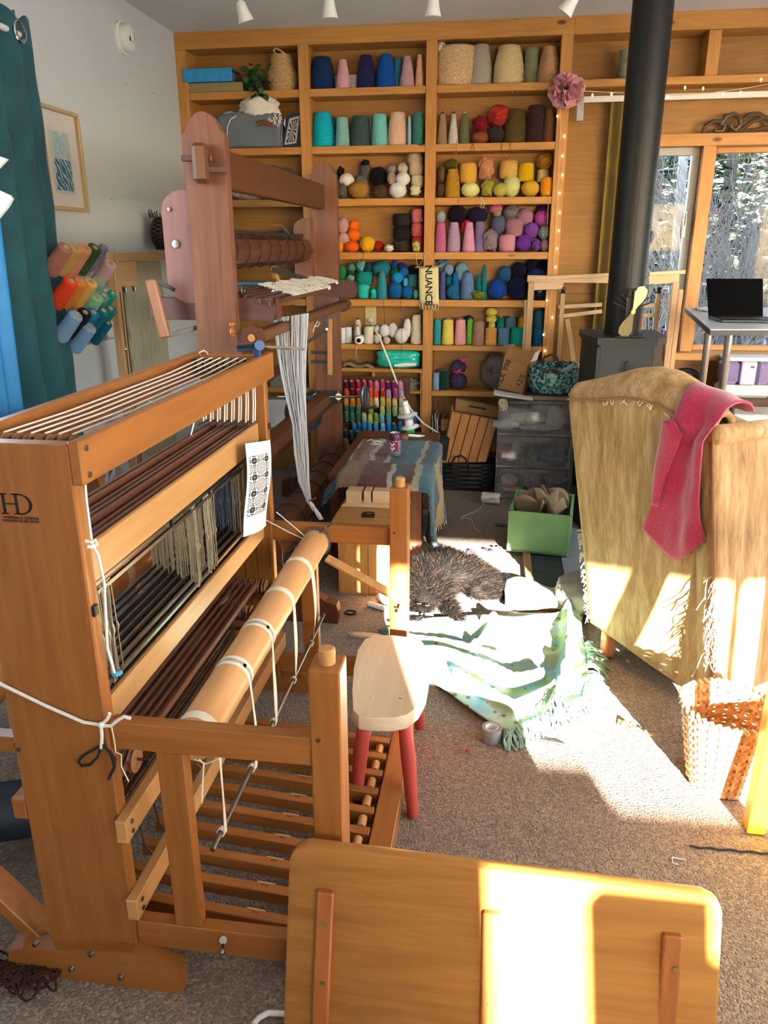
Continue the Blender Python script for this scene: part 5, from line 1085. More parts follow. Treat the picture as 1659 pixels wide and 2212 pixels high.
# speckled beige basket with denim
c_ = shelf_pt(984, 182, .09); sb = thing('rag_basket', 'speckled beige crocheted basket stuffed with denim cloth on the top shelf', 'basket', (c_.x, 5.14, SZ[0])); mb = MB()
def rag(u, v_):
    a = 2*math.pi*u; r_ = .108+.012*math.sin(math.pi*v_)+.004*math.sin(40*a)*math.sin(60*v_); return (c_.x+r_*1.05*math.cos(a), 5.14+.085*math.sin(a)*(r_/.108), SZ[0]+.002+.205*v_)
part('basket_wall', MB().grid(rag, 72, 30, .008), plain('speckle_beige', '#c4a781', .9, 0, .35, 130, bmp=.9), sb, 'all'); part('basket_bottom', MB().lathe([(.09, .002), (.09, .012)], 20, Matrix.Translation((c_.x, 5.14, SZ[0]))@Matrix.Scale(.8, 4, (0, 1, 0))), SEA, sb)
single('denim_cloth', MB().ball((c_.x+.02, 5.13, SZ[0]+.19), (.088, .06, .034), 22, 14, lambda d: 1+.22*noise.noise(d*3.5)), plain('denim', '#5c6b7e', .85, 0, .4, 20), 'folded faded denim poking out of the beige basket', 'cloth', 'all')
single('white_cloth', MB().ball((c_.x-.085, 5.11, SZ[0]+.20), (.03, .035, .03), 16, 10, lambda d: 1+.2*noise.noise(d*3)), plain('white_cloth', '#dcdcde', .85), 'white cloth poking out beside the denim, top shelf', 'cloth', 'all')
# --- wall-side bay, second shelf
z = SZ[1]; a, b_ = shelf_pt(478, 318, .0), shelf_pt(609, 318, .0)
fb = thing('fabric_bin', 'grey woven fabric bin with a tan leather handle and white piping', 'storage bin', ((a.x+b_.x)/2, 5.12, z))
GF = plain('grey_fabric', '#66707c', .9, 0, .16, 160, bmp=.3)
part('bin_front', MB().grid(lambda u, v_: (a.x+(b_.x-a.x)*u, YB-.03-.012*math.sin(math.pi*u)+.004*math.sin(9*u+5*v_), z+.001+(.18+.014*math.sin(math.pi*u))*v_), 20, 10, .005), GF, fb, 'all')
part('bin_sides', MB().box(a.x, a.x+.005, YB-.03, YBK-.03, z+.001, z+.175).box(b_.x-.005, b_.x, YB-.03, YBK-.03, z+.001, z+.175).box(a.x, b_.x, YBK-.035, YBK-.03, z+.001, z+.175).box(a.x, b_.x, YB-.03, YBK-.03, z+.001, z+.004), GF, fb)
lh = shelf_pt(573, 268, -.05); part('leather_handle', MB().bar(lh+Vector((-.048, -.004, .0)), lh+Vector((0, -.01, .012)), .003, .024).bar(lh+Vector((0, -.01, .012)), lh+Vector((.048, -.004, -.006)), .003, .024), plain('tan_leather', '#6e3a26', .5), fb)
part('piping', MB().tube([shelf_pt(510, 250, -.045), shelf_pt(498, 258, -.045), shelf_pt(491, 275, -.045), shelf_pt(491, 318, -.045)], .003, 6), CORD, fb, True)
def crump(cx, cy, cz, r_, seed, k=.28, nu=30, nv=20): return MB().ball((cx, cy, cz), r_, nu, nv, lambda d: 1+k*noise.noise(d*2.4+Vector((seed, 0, 0)))+.12*noise.noise(d*6+Vector((seed, 3, 0))))
WCL = plain('white_cotton', '#dedad2', .9, 0, .04)
c_ = shelf_pt(560, 233, .03); single('cloth_heap', crump(c_.x, c_.y, c_.z-.01, (.13, .085, .075), 2), WCL, 'crumpled white cotton heap spilling from the grey bin', 'cloth', 'all')
mb = MB(); random.seed(12)
for k in range(26): p = shelf_pt(random.uniform(575, 617), random.uniform(245, 262), -.03); mb.tube([p, p+Vector((random.uniform(-.01, .015), -.008, -.014)), p+Vector((random.uniform(-.015, .02), -.006, -.032))], .003, 5)
single('fringe', mb, WCL, 'white fringe hanging over the grey bin corner', 'cloth', True, kind='stuff')
c_ = shelf_pt(497, 248, .04); single('white_cloth', crump(c_.x, c_.y, c_.z-.005, (.045, .05, .02), 9), WCL, 'small white cloth at the bin end beside the loom upright', 'cloth', 'all')
c_ = shelf_pt(455, 262, .08); single('yarn_roll', MB().cyl((c_.x-.06, 5.13, z+.075), (c_.x+.07, 5.15, z+.075), .07, n=24), yarnmat('#a8957a', 'cone'), 'beige fabric roll behind the red loom upright, second shelf', 'roll', True)
pf = thing('framed_spiral', 'navy framed black and white spiral print leaning on the post', 'picture', shelf_pt(628, 318, .02))
P4 = [shelf_pt(*q, .03) for q in ((607, 318), (622, 249), (648, 242), (650, 316))]
part('frame', MB().prism([(0, 0), (1, 0), (2, 0), (3, 0)], lambda u, v_: P4[int(u)], (0, .012, 0)), plain('navy_frame', '#101f36', .5), pf)
I4 = [shelf_pt(*q, .0295) for q in ((614, 313), (625, 256), (647, 250), (640, 309))]; I5 = [shelf_pt(*q, .029) for q in ((618, 308), (627, 261), (643, 256), (637, 305))]
part('print_border', MB().prism([(0, 0), (1, 0), (2, 0), (3, 0)], lambda u, v_: I4[int(u)], (0, .001, 0)), plain('grey_white', '#b4b8ba', .7), pf)
part('print_ground', MB().prism([(0, 0), (1, 0), (2, 0), (3, 0)], lambda u, v_: I5[int(u)], (0, .001, 0)), plain('print_black', '#10161e', .7), pf)
cc = sum(I5, Vector())/4; mb = MB(); A_ = (I5[3]-I5[0])/2; B_ = (I5[1]-I5[0])/2
def rect(th): k = 1/max(abs(math.cos(th)), abs(math.sin(th))); return cc+A_*(math.cos(th)*k*.95)+B_*(math.sin(th)*k*.95)
for k in range(12):
    th = 2*math.pi*k/12; mb.prism([(0, 0), (1, 0), (2, 0)], lambda u, v_: [cc, rect(th), rect(th+.26)][int(u)]+Vector((0, -.0005, 0)), (0, .0004, 0))
part('spiral_rays', mb, plain('grey_white', '#b4b8ba', .7), pf)
# --- third shelf: bagged wool
z = SZ[2]; c_ = shelf_pt(600, 372, .07); FILM = glassy('plastic_film', (.93, .94, .94), .12, .12, .08)
pb = thing('plastic_bag', 'clear plastic bag of white and dark wool behind the red beam', 'bag', (c_.x, 5.13, z))
part('film', crump(c_.x, 5.13, z+.095, (.16, .085, .10), 6, .3), FILM, pb, 'all')
single('wool_ball', crump(c_.x+.08, 5.12, z+.065, (.065, .06, .06), 4, .15), yarnmat('#d9d4c8', 'ball'), 'cream wool inside the clear plastic bag', 'yarn', 'all'); single('wool_ball', crump(c_.x-.02, 5.14, z+.09, (.10, .06, .08), 5, .2), yarnmat('#3c3834', 'ball'), 'dark grey wool inside the clear plastic bag', 'yarn', 'all')
c_ = shelf_pt(530, 428, .05); single('fleece_pile', crump(c_.x, 5.13, z+.035, (.13, .06, .04), 8, .35), plain('mixed_fleece', '#b0a090', .95, 0, .5, 25, bmp=.8), 'brown and white raw fleece behind the red loom, third shelf', 'fleece', 'all')
# --- fourth shelf: craft basket, papers
z = SZ[3]; c_ = shelf_pt(600, 495, .06); kb = thing('yarn_basket', 'small handled basket of blue and grey yarn behind the red loom', 'basket', (c_.x, 5.13, z))
part('basket_body', MB().lathe([(.06, .0), (.095, .03), (.105, .075), (.098, .078), (.088, .03)], 26, Matrix.Translation((c_.x, 5.13, z+.001))), plain('dark_twig', '#3a2c1c', .8, 0, .3, 60), kb, True)
part('handle', MB().tube([(c_.x-.08, 5.1, z+.07), (c_.x-.075, 5.1, z+.13), (c_.x-.03, 5.1, z+.168), (c_.x+.03, 5.1, z+.165), (c_.x+.07, 5.1, z+.12), (c_.x+.09, 5.1, z+.06)], .007, 7), plain('tan_cane', '#9c6e48', .6), kb, True)
for k, (dx, h) in enumerate(((-.045, '#5c6870'), (.01, '#1f4f6c'), (.055, '#2c7890'))): single('yarn_ball', crump(c_.x+dx, 5.12, z+.09, (.042, .045, .042), k, .12), yarnmat(h, 'ball'), ('grey yarn ball in the small handled basket', 'navy yarn ball in the small handled basket', 'teal yarn ball in the small handled basket')[k], 'yarn', 'all')
a, b_ = shelf_pt(500, 498, .04), shelf_pt(560, 498, .04); single('paper_stack', MB().prism([(a.x, z+.001), (b_.x, z+.001), (b_.x, z+.03), (a.x, z+.062)], lambda u, v_: (u, 5.07, v_), (0, .13, 0)), PAPER, 'slanted white papers on the fourth shelf behind the red loom', 'paper')
single('wooden_peg', MB().bar(shelf_pt(641, 498, .03), shelf_pt(648, 475, .03), .012, .016), wood('olive_peg', '#6a6a50', '#85856a', 'z'), 'grey wooden peg standing beside the loom cheek', 'peg')
# --- fifth shelf: storage tub, woven mat
z = SZ[4]; a, b_ = shelf_pt(505, 612, .03), shelf_pt(572, 612, .03); tb_ = thing('plastic_tub', 'clear plastic tub with a blue lid behind the red loom', 'storage tub', ((a.x+b_.x)/2, 5.13, z))
part('tub_body', MB().box(a.x, b_.x, 5.07, 5.21, z+.001, z+.085, ch=.006), glassy('tub_plastic', (.75, .86, .9), .1, .15, .25), tb_); part('tub_lid', MB().box(a.x-.006, b_.x+.006, 5.06, 5.215, z+.085, z+.105, ch=.006), plain('tub_lid_blue', '#6f9fc4', .4), tb_); part('lid_latch', MB().box(b_.x-.002, b_.x+.016, 5.1, 5.16, z+.06, z+.1), plain('latch_blue', '#1c5a94', .4), tb_)
a, b_ = shelf_pt(600, 605, .03), shelf_pt(660, 605, .03); single('woven_mat', MB().box(a.x, b_.x, 5.07, 5.21, z+.002, z+.055, ch=.012), plain('straw_mat', '#a98c5e', .9, 0, .3, 120, bmp=.7), 'folded straw mat on the fifth shelf behind the loom', 'mat')
# --- lower wall-side bay
z = SZ[6]; a, b_ = shelf_pt(585, 835, .03), shelf_pt(650, 835, .03); single('grey_carton', MB().box(a.x, b_.x, 5.07, 5.21, z+.001, z+.13), plain('sage_carton', '#7c8478', .7), 'sage grey carton low in the wall-side bay', 'box')
single('purple_bag', crump(a.x+.26, 5.12, .33+.10, (.07, .06, .10), 3, .12), plain('purple_nylon', '#3a2280', .5), 'purple nylon pouch low in the wall-side bay', 'pouch', 'all'); single('white_carton', MB().box(a.x-.05, a.x+.16, 5.07, 5.21, .331, .52), PAPER, 'white carton low in the wall-side bay', 'box')
# --- middle bay oddments
ol = thing('wall_outlet', 'ivory double wall outlet with a plugged-in cord above the white yarn', 'outlet', shelf_pt(801, 700, .17)); c_ = PY(801, 682, YBK-.013)
IV = plain('ivory_plate', '#d0c49c', .45); part('plate', MB().box(c_.x-.037, c_.x+.037, c_.y-.006, c_.y, c_.z-.06, c_.z+.06, ch=.004), IV, ol); part('receptacle', MB().box(c_.x-.017, c_.x+.017, c_.y-.009, c_.y-.006, c_.z+.008, c_.z+.044), IV, ol)
for dx in (-.007, .007): part('slot', MB().box(c_.x+dx-.0015, c_.x+dx+.0015, c_.y-.0095, c_.y-.009, c_.z+.024, c_.z+.036, ch=0), BLACK, ol)
part('note_dot', MB().box(c_.x-.03, c_.x-.015, c_.y-.0065, c_.y-.006, c_.z+.045, c_.z+.057, ch=0), plain('yellow_dot', '#d8c050', .6), ol)
xc = thing('power_cord', 'long white power cord running from the wall outlet down past the post', 'cord', (-.4, 5.0, .2))
part('plug', MB().box(c_.x-.014, c_.x+.014, c_.y-.035, c_.y-.006, c_.z-.04, c_.z-.012, ch=.006), WHITE, xc)
pts = [Vector((c_.x, c_.y-.03, c_.z-.03))]+[PY(a, b_, y) for a, b_, y in ((806, 705, 5.14), (822, 735, 5.03), (838, 775, 5.01), (855, 820, 5.0), (866, 848, 5.0), (888, 885, 4.99), (915, 915, 4.98), (948, 936, 4.9))]
part('cable', MB().tube(pts, .0062, 8), WHITE, xc, True)
c_ = shelf_pt(856, 772, .03); bg_ = thing('teal_package', 'glossy turquoise plastic package under the white yarn shelf', 'package', (c_.x, 5.12, .748))
part('package_body', MB().ball((c_.x+.01, 5.125, .748+.06), (.145, .08, .06), 40, 28, lambda d: (abs(d.x)**5+abs(d.y)**5+abs(d.z)**5)**-.2*(.97+.10*noise.noise(d*3)+.05*noise.noise(d*7))), plain('teal_film', '#1bb8a6', .18, 0, .1, 12, coat=.6), bg_, 'all')
a, b_ = shelf_pt(740, 792, .03), shelf_pt(815, 792, .03); single('driftwood_board', MB().grid(lambda u, v_: (a.x+(b_.x-a.x)*u, 5.07+.12*v_, .765+.02*math.sin(5*u)*.5+.012*math.sin(11*u)), 16, 4, .02), DRIFT, 'weathered grey driftwood board on the middle bay shelf', 'wood', 'all')
single('white_wrapper', MB().tube([shelf_pt(852, 790, -.01), shelf_pt(875, 788, -.01), shelf_pt(899, 787, -.01)], [.008, .014, .009], 8), PAPER, 'flat white wrapped tool beside the turquoise package', 'wrapper', True)
pb = single('plastic_wrap', crump(shelf_pt(878, 830, .05).x, 5.12, .603+.04, (.09, .06, .042), 13, .35), glassy('crinkled_film', (.9, .9, .9), .22, .15, .12), 'crinkled clear plastic wrap in the small compartment', 'plastic', 'all')
single('amber_bottle', MB().lathe([(.03, 0), (.032, .03), (.03, .055), (.012, .07), (.012, .085)], 16, Matrix.Translation((shelf_pt(888, 840).x, 5.07, .604))), plain('grey_bottle', '#6a6458', .3), 'small grey jar beside the crinkled plastic', 'jar', True)
single('blue_pouch', crump(shelf_pt(893, 875, .05).x, 5.1, .42, (.05, .05, .04), 17, .15), plain('blue_pouch', '#1a4f9c', .5), 'dark blue pouch in the lower compartment behind the winder', 'pouch', 'all')
# ball winder
bw = thing('ball_winder', 'white plastic yarn ball winder on a green base beside the thread rack', 'ball winder', PZ(888, 932, .46)); c_ = PZ(888, 934, .46)
W2 = plain('winder_white', '#dcdcd8', .4); ax = Vector((-.22, 0, 1)).normalized(); Mx = Matrix.Translation(c_+Vector((0, 0, .0)))@ax.to_track_quat('Z', 'Y').to_matrix().to_4x4()
part('base_clip', MB().box(c_.x-.025, c_.x+.02, c_.y-.02, c_.y+.02, c_.z, c_.z+.025), plain('winder_green', '#2aa84a', .4), bw)
part('body', MB().lathe([(.05, .025), (.055, .034), (.05, .04), (.028, .048), (.024, .075), (.03, .085)], 26, Mx), W2, bw, True); part('cone_disc', MB().lathe([(.02, .085), (.058, .1), (.062, .106), (.055, .112), (.022, .118)], 28, Mx), W2, bw, True)
part('spindle', MB().lathe([(.021, .118), (.02, .19), (.016, .192)], 20, Mx), W2, bw, True); part('guide_wire', MB().tube([PY(893, 920, c_.y-.03), PY(894, 898, c_.y-.03), PY(890, 894, c_.y-.03), PY(891, 903, c_.y-.03)], .0018, 5), STEEL, bw, True)
# --- woven banner
bn = thing('woven_banner', 'cream woven banner lettered NUANCE with a fringe, hung on the post', 'banner', PY(925, 665, YB-.012)); YN_ = YB-.012
CRM = plain('banner_cloth', '#d3cb9f', .9, 0, .06, 120, bmp=.3); P4 = [PY(*q, YN_) for q in ((905, 580), (947, 577), (948, 658), (906, 654))]
part('cloth', MB().grid(lambda u, v_: P4[0].lerp(P4[1], u).lerp(P4[3].lerp(P4[2], u), v_)+Vector((0, -.003*math.sin(math.pi*u)-.002*math.sin(5*v_), 0)), 6, 12, .003), CRM, bn, 'all')
part('dowel', MB().cyl(PY(897.5, 577.5, YN_-.002), PY(954, 575, YN_-.002), .004, n=10), PALE_Y, bn, True); part('hanger', MB().tube([PY(903, 577, YN_-.003), PY(926, 545, YN_), PY(944, 575, YN_-.003)], .001, 4), CORD, bn, True)
mb = MB(); mr = MB()
for k in range(18):
    p = P4[3].lerp(P4[2], (k+.5)/18); (mr if k % 3 == 1 else mb).tube([p, p+Vector((.003*math.sin(k*2), -.003, -.018)), p+Vector((.006*math.sin(k*1.7)+.002, -.004, -.038))], .002, 5)
part('fringe', mb, CRM, bn, True, kind='stuff'); part('fringe', mr, plain('fringe_red', '#8a4a40', .9), bn, True, kind='stuff')
ctr = sum(P4, Vector())/4; dn = (P4[3]-P4[0]).normalized(); rt_ = (P4[1]-P4[0]).normalized(); nrm = Vector((0, -1, 0))
ttx = dn; tty = rt_; Mt = Matrix(((ttx.x, tty.x, nrm.x, ctr.x-.002), (ttx.y, tty.y, nrm.y, YN_-.0075), (ttx.z, tty.z, nrm.z, ctr.z+.004), (0, 0, 0, 1)))
part('lettering', textmesh('NUANCE', .062, Mt, .0006, bold=.0008, space=.92), plain('banner_black', '#16140f', .9), bn)
# --- stove-side bay low: grey bag, carton with handwriting, leaning papers
c_ = shelf_pt(1067, 842, .06); gb = thing('grey_tote', 'grey felt bag with a leather strap tucked behind the carton', 'bag', (c_.x, 5.13, SZ[6])); part('bag_body', crump(c_.x+.01, 5.14, SZ[6]+.115, (.10, .08, .115), 19, .1), plain('grey_felt', '#77706c', .95, 0, .12, 60), gb, 'all'); part('strap', MB().bar(shelf_pt(1050, 795, -.0), shelf_pt(1063, 797, -.0), .004, .035), plain('strap_brown', '#6a3c28', .6), gb)
# ================================================================= middle of the room
OAK = wood('oak_x', '#94622c', '#bc8a4c', 'x', scale=.5, dist=3); OAKZ = wood('oak_z', '#a06c34', '#c08e50', 'z', scale=.6)
ob_ = thing('oak_step', 'low oak box with a knotted grain top, a black ring lying on it', 'box', (-.53, 3.33, 0))
part('front_board', MB().box(-.66, -.525, 3.17, 3.19, 0, .325), OAKZ, ob_); part('front_board', MB().box(-.523, -.40, 3.172, 3.19, 0, .325), PALE_Y, ob_)
part('side_board', MB().box(-.66, -.64, 3.19, 3.52, 0, .325), OAKZ, ob_); part('side_board', MB().box(-.42, -.40, 3.19, 3.52, 0, .325), OAKZ, ob_); part('top_board', MB().box(-.69, -.37, 3.13, 3.54, .325, .347, ch=.004), OAK, ob_); part('screw', MB().ball(PZ(823, 1095, .348), .004, 8, 6), STEEL, ob_, True)
def ring(name, c_, r_, t, m, label, cat): return single(name, MB().tube([c_+Vector((r_*1.25*math.cos(a), r_*math.sin(a), t+.003*math.sin(3*a))) for a in [2*math.pi*j/24 for j in range(24)]]+[c_+Vector((r_*1.25*math.cos(a), r_*1.05*math.sin(a)+.006, t*2.6)) for a in [2*math.pi*j/24 for j in range(24)]], t, 6, closed=True), m, label, cat, True)
BEL = plain('black_elastic', '#1a1512', .8)
ring('hair_tie', PZ(795, 1115, .348), .022, .0035, BEL, 'black hair tie on the oak box top', 'hair tie')
single('hair_tie', MB().tube([PZ(757, 1323, .004)+Vector((.024*math.cos(a), .02*math.sin(a), 0)) for a in [2*math.pi*j/20 for j in range(20)]], .0035, 6, closed=True), BEL, 'black hair tie on the carpet by the red loom foot', 'hair tie', True)
# loom bench with rug
BZ = .455
be = thing('loom_bench', 'low dark wood bench half hidden under a shaggy rug', 'bench', (-.52, 4.0, 0))
part('seat_board', MB().box(-.78, -.30, 3.55, 4.52, BZ-.03, BZ-.002), RED_Y, be)
for x in (-.75, -.35):
    for y in (3.60, 4.45): part('leg', MB().box(x-.03, x+.03, y-.03, y+.03, 0, BZ-.03), RED_Z, be)
part('apron', MB().box(-.34, -.32, 3.6, 4.5, BZ-.12, BZ-.03), RED_Y, be)
def rugmat():
    m, n, l, b = newmat('shag_rug'); co = coords(n, l)
    sp = n.new('ShaderNodeSeparateXYZ'); l.new(co, sp.inputs[0])
    wob = noise_(n, l, coords(n, l), 6, 2)
    mm = n.new('ShaderNodeMath'); mm.operation = 'MULTIPLY_ADD'; l.new(wob, mm.inputs[0]); mm.inputs[1].default_value = .07; l.new(sp.outputs[0], mm.inputs[2])
    mr = n.new('ShaderNodeMapRange'); l.new(mm.outputs[0], mr.inputs[0]); mr.inputs[1].default_value = -.27; mr.inputs[2].default_value = .33
    cA = ramp(n, l, mr.outputs[0], [(0, c4('#1f5f7c')), (.06, c4('#b4ad94')), (.12, c4('#74361e')), (.2, c4('#8c6c50')), (.27, c4('#b9b5a4')), (.32, c4('#702c18')), (.42, c4('#b4b09c')), (.47, c4('#1f5560')), (.58, c4('#2f7088')), (.70, c4('#b2ab90')), (.74, c4('#1c4f66')), (.86, c4('#b49a5a')), (.9, c4('#2a6a8c'))], 'CONSTANT')
    mr2 = n.new('ShaderNodeMath'); mr2.operation = 'MULTIPLY_ADD'; l.new(wob, mr2.inputs[0]); mr2.inputs[1].default_value = .2; l.new(sp.outputs[1], mr2.inputs[2])
    lowm = ramp(n, l, mr2.outputs[0], [(.0, (1, 1, 1, 1)), (.01, (0, 0, 0, 1))], 'CONSTANT')
    cB = ramp(n, l, mr.outputs[0], [(0, c4('#2c4a60')), (.1, c4('#8c6a4e')), (.27, c4('#5c2e20')), (.5, c4('#b9b5a4')), (.55, c4('#2c4c52')), (.64, c4('#5e2c24')), (.7, c4('#b2ab90')), (.76, c4('#3f7488')), (.9, c4('#7a97a0'))], 'CONSTANT')
    cc = mixc(n, l, lowm, cA, cB); f_ = noise_(n, l, co, 160, 3); cc = mixc(n, l, ramp(n, l, f_, [(.35, (.3, .3, .3, 1)), (.6, (0, 0, 0, 1))]), cc, c4('#20282a'))
    l.new(cc, b.inputs['Base Color']); b.inputs['Roughness'].default_value = 1; b.inputs['Sheen Weight'].default_value = .3; bump(n, l, b, f_, 1, .012); return m
RG = thing('shag_rug', 'shaggy blue, brown and cream rug draped over the low bench', 'rug', (-.48, 3.85, BZ))
def rug(u, v_):
    y = 3.46+.79*v_+.02*math.sin(7*u); s_ = u*1.0
    nz = .006*noise.noise(Vector((u*30, v_*40, 0)))
    if s_ < .52: x = -.80+.50*(s_/.52); z = BZ+.012+nz-(.10*max(0, .08-s_)/.08)
    else:
        t = (s_-.52)/.48; a = min(1, t/.18)*math.pi/2; x = -.30+.035*math.sin(a)+(.01+.03*t)*math.sin(9*v_+1.2)*t+nz; z = BZ+.012-.035*(1-math.cos(a))-max(0, t-.18)*.44
    fr = max(0, .1-v_)/.1; return (x, y, z-.05*fr*fr)
part('pile', MB().grid(rug, 70, 60, .012), rugmat(), RG, 'all')
mb = MB(); random.seed(2)
for k in range(40):
    p = Vector(rug(1, random.random())); mb.tube([p, p+Vector((random.uniform(-.006, .012), random.uniform(-.01, .01), -.022))], .0022, 4)
part('edge_fringe', mb, CORD, RG, True, kind='stuff')
# soda can
c_ = PZ(854, 984, BZ+.02); cn = thing('drink_can', 'purple and silver drink can standing on the rug', 'can', c_)
Mx = Matrix.Translation(c_); part('can_body', MB().lathe([(.024, 0), (.0265, .004), (.0315, .012), (.0325, .02), (.0325, .088)], 30, Mx), plain('can_silver', '#a9b2bd', .3, .7), cn, True)
part('can_shoulder', MB().lathe([(.0326, .086), (.0326, .104), (.0265, .118)], 30, Mx, close=False), plain('can_purple', '#6b2450', .35, .4), cn, True); part('can_rim', MB().lathe([(.0265, .118), (.0275, .121), (.0255, .122), (.0245, .118), (.001, .117)], 30, Mx, close=False), CHROME, cn, True)
mb = MB()
def lbl(u, v_): a = R(-150)+R(95)*u; return (c_.x+.0328*math.cos(a), c_.y+.0328*math.sin(a), c_.z+.03+.05*v_)
part('label_patch', MB().grid(lbl, 10, 2), plain('label_magenta', '#8a2858', .4, .2), cn, 'all')
def lb2(u, v_): a = R(-140)+R(50)*u; return (c_.x+.033*math.cos(a), c_.y+.033*math.sin(a), c_.z+.036+.012*v_+.006*math.sin(9*u))
part('label_mark', MB().grid(lb2, 10, 2), PAPER, cn, 'all'); part('label_mark', MB().grid(lambda u, v_: Vector(lb2(u, v_))+Vector((0, 0, .022)), 10, 1), PAPER, cn, 'all')
single('cord_reel', MB().box(PZ(872, 955, BZ).x-.02, PZ(872, 955, BZ).x+.02, 4.28, 4.36, BZ, BZ+.03, ch=.006), plain('tan_block', '#8a5a40', .7), 'small tan wooden block at the far end of the bench', 'block')
single('seam_tool', MB().tube([PZ(880, 940, BZ+.02), PZ(905, 942, BZ+.012), PZ(918, 941, BZ+.01)], [.009, .008, .002], 8), WHITE, 'slim white handled tool on the bench end', 'tool', True)
tg = MB(); random.seed(6)
for k in range(8): p = PZ(random.uniform(785, 815), random.uniform(953, 963), BZ+.03); tg.tube([p, p+Vector((.02, .01, .008)), p+Vector((.045, random.uniform(-.02, .02), 0))], .0018, 4)
single('thread_snips', tg, CORD, 'loose white threads at the rug corner beside the rack', 'thread', True, kind='stuff')
# pale slotted block and boat shuttles on the rug edge / oak box
wb2 = thing('slotted_block', 'pale bare wooden block with cut slots on the rug', 'block', PZ(810, 1065, .40))
for a, b2 in ((752, 785), (790, 805), (809, 870)):
    p, q = PZ(a, 1062, .40), PZ(b2, 1062, .40); part('block_segment', MB().box(p.x, q.x, p.y-.06, p.y+.07, .352, .40+.02), LIGHT_X, wb2)
part('block_base', MB().prism([(PZ(742, 1062, .40).x, .349), (PZ(870, 1062, .40).x, .349), (PZ(870, 1062, .40).x, .365), (PZ(750, 1062, .40).x, .365)], lambda u, v_: (u, PZ(742, 1062, .4).y-.07, v_), (0, .15, 0)), LIGHT_X, wb2)
def shuttle(pl, pr, py, z, r_, label, dz=0):
    a, b2 = PZ(pl, py, z), PZ(pr, py+dz, z); n_ = 12; m_ = (a+b2)/2; d = b2-a; mb = MB(); vs = []
    sd = Vector((0, 0, 1)).cross(d.normalized())
    up_, lo_ = [], []
    for i in range(n_+1): t = i/n_; w_ = r_*(1-abs(2*t-1)**3); up_.append(a+d*t+sd*w_); lo_.append(a+d*t-sd*w_)
    ring_ = up_+lo_[::-1]
    mb.prism([(i, 0) for i in range(len(ring_))], lambda u, v_: ring_[int(u)], (0, 0, .010))
    sh = thing('stick_shuttle', label, 'shuttle', Vector((m_.x, m_.y, z))); part('blade', mb, LIGHT_X, sh)
    for s2 in (-1, 1): part('notch', MB().bar(m_+d*(.42*s2)+Vector((0, 0, .0105)), m_+d*(.33*s2)+Vector((0, 0, .0105)), .004, .001), DSTEEL, sh)
    return sh
s1 = shuttle(755, 868, 1072, .349, .018, 'long pale stick shuttle nearest the slotted block', 4); shuttle(746, 862, 1081, .349, .016, 'long pale stick shuttle beside the taped one', 2); shuttle(746, 860, 1086, .347, .012, 'slim pale stick shuttle at the box edge', -2)
part('orange_tape', MB().obox(Matrix.Translation(PZ(818, 1071, .3605)), (.03, .02, .002), 0), plain('orange_tape', '#d8902a', .6), s1); part('green_tape', MB().obox(Matrix.Translation(PZ(848, 1072, .3605)), (.03, .02, .002), 0), plain('green_tape', '#7fb890', .6), s1)
# shuttle and spool on the carpet
shuttle(750, 830, 1372, .002, .017, 'pale stick shuttle lying on the carpet beside the white stool', 6)
sp_ = thing('paper_quill', 'cream paper quill with white yarn ends on the carpet', 'quill', PZ(830, 1312)); part('tube', MB().cyl(PZ(818, 1290, .02), PZ(850, 1305, .02), .018, n=16), plain('peach_paper', '#cdae92', .8), sp_, True)
mb = MB()
for k in range(6): p = PZ(800+7*k, 1305+2*k, .012); mb.ball(p, (.016, .016, .012), 10, 8)
part('yarn_ends', mb, CORD, sp_, True)
single('green_fabric_scrap', crump(PZ(836, 1366).x, PZ(836, 1366).y, .008, (.035, .03, .008), 23, .2), plain('green_scrap', '#4a6a4c', .9), 'dark green fabric scrap behind the white stool', 'cloth', 'all')
single('green_fabric_scrap', crump(PZ(1083, 1136).x, PZ(1083, 1136).y, .006, (.035, .02, .006), 25, .3), plain('teal_scrap', '#4c6a6a', .9), 'grey teal scrap on the carpet beside the green box', 'cloth', 'all')
# white stool with red legs
ZS = .345
so = thing('wooden_stool', 'low stool with a bare pale wooden seat and red painted legs', 'stool', (-.24, 1.93, 0))
def seatpoly():
    k = [PZ(*q, ZS) for q in ((762, 1535), (775, 1548), (800, 1552), (850, 1552), (880, 1545), (905, 1525), (920, 1495), (926, 1460), (928, 1430), (925, 1405), (912, 1385), (885, 1376), (845, 1371), (810, 1371), (788, 1380), (773, 1402), (764, 1440), (760, 1490))]; return k
SP = seatpoly(); cc = sum(SP, Vector())/len(SP); WSE = wood('bare_birch', '#c2ab8c', '#d6c3a6', 'y', scale=.6, rough=.6, coat=0)
mb = MB(); n_ = len(SP); rings = [(.97, -.045), (1., -.038), (1., -.006), (.985, 0), (.5, -.004), (.02, -.006)]
for k, dz in rings: mb.v += [tuple(cc+(p-cc)*k+Vector((0, 0, dz))) for p in SP]
for r_ in range(len(rings)-1):
    for i in range(n_): j = (i+1) % n_; mb.f.append((r_*n_+i, r_*n_+j, (r_+1)*n_+j, (r_+1)*n_+i))
mb.f.append(tuple(range(n_))[::-1]); mb.f.append(tuple((len(rings)-1)*n_+i for i in range(n_)))
st = part('seat', mb, WSE, so, True); REDP = plain('red_paint', '#b8483c', .5, 0, .05)
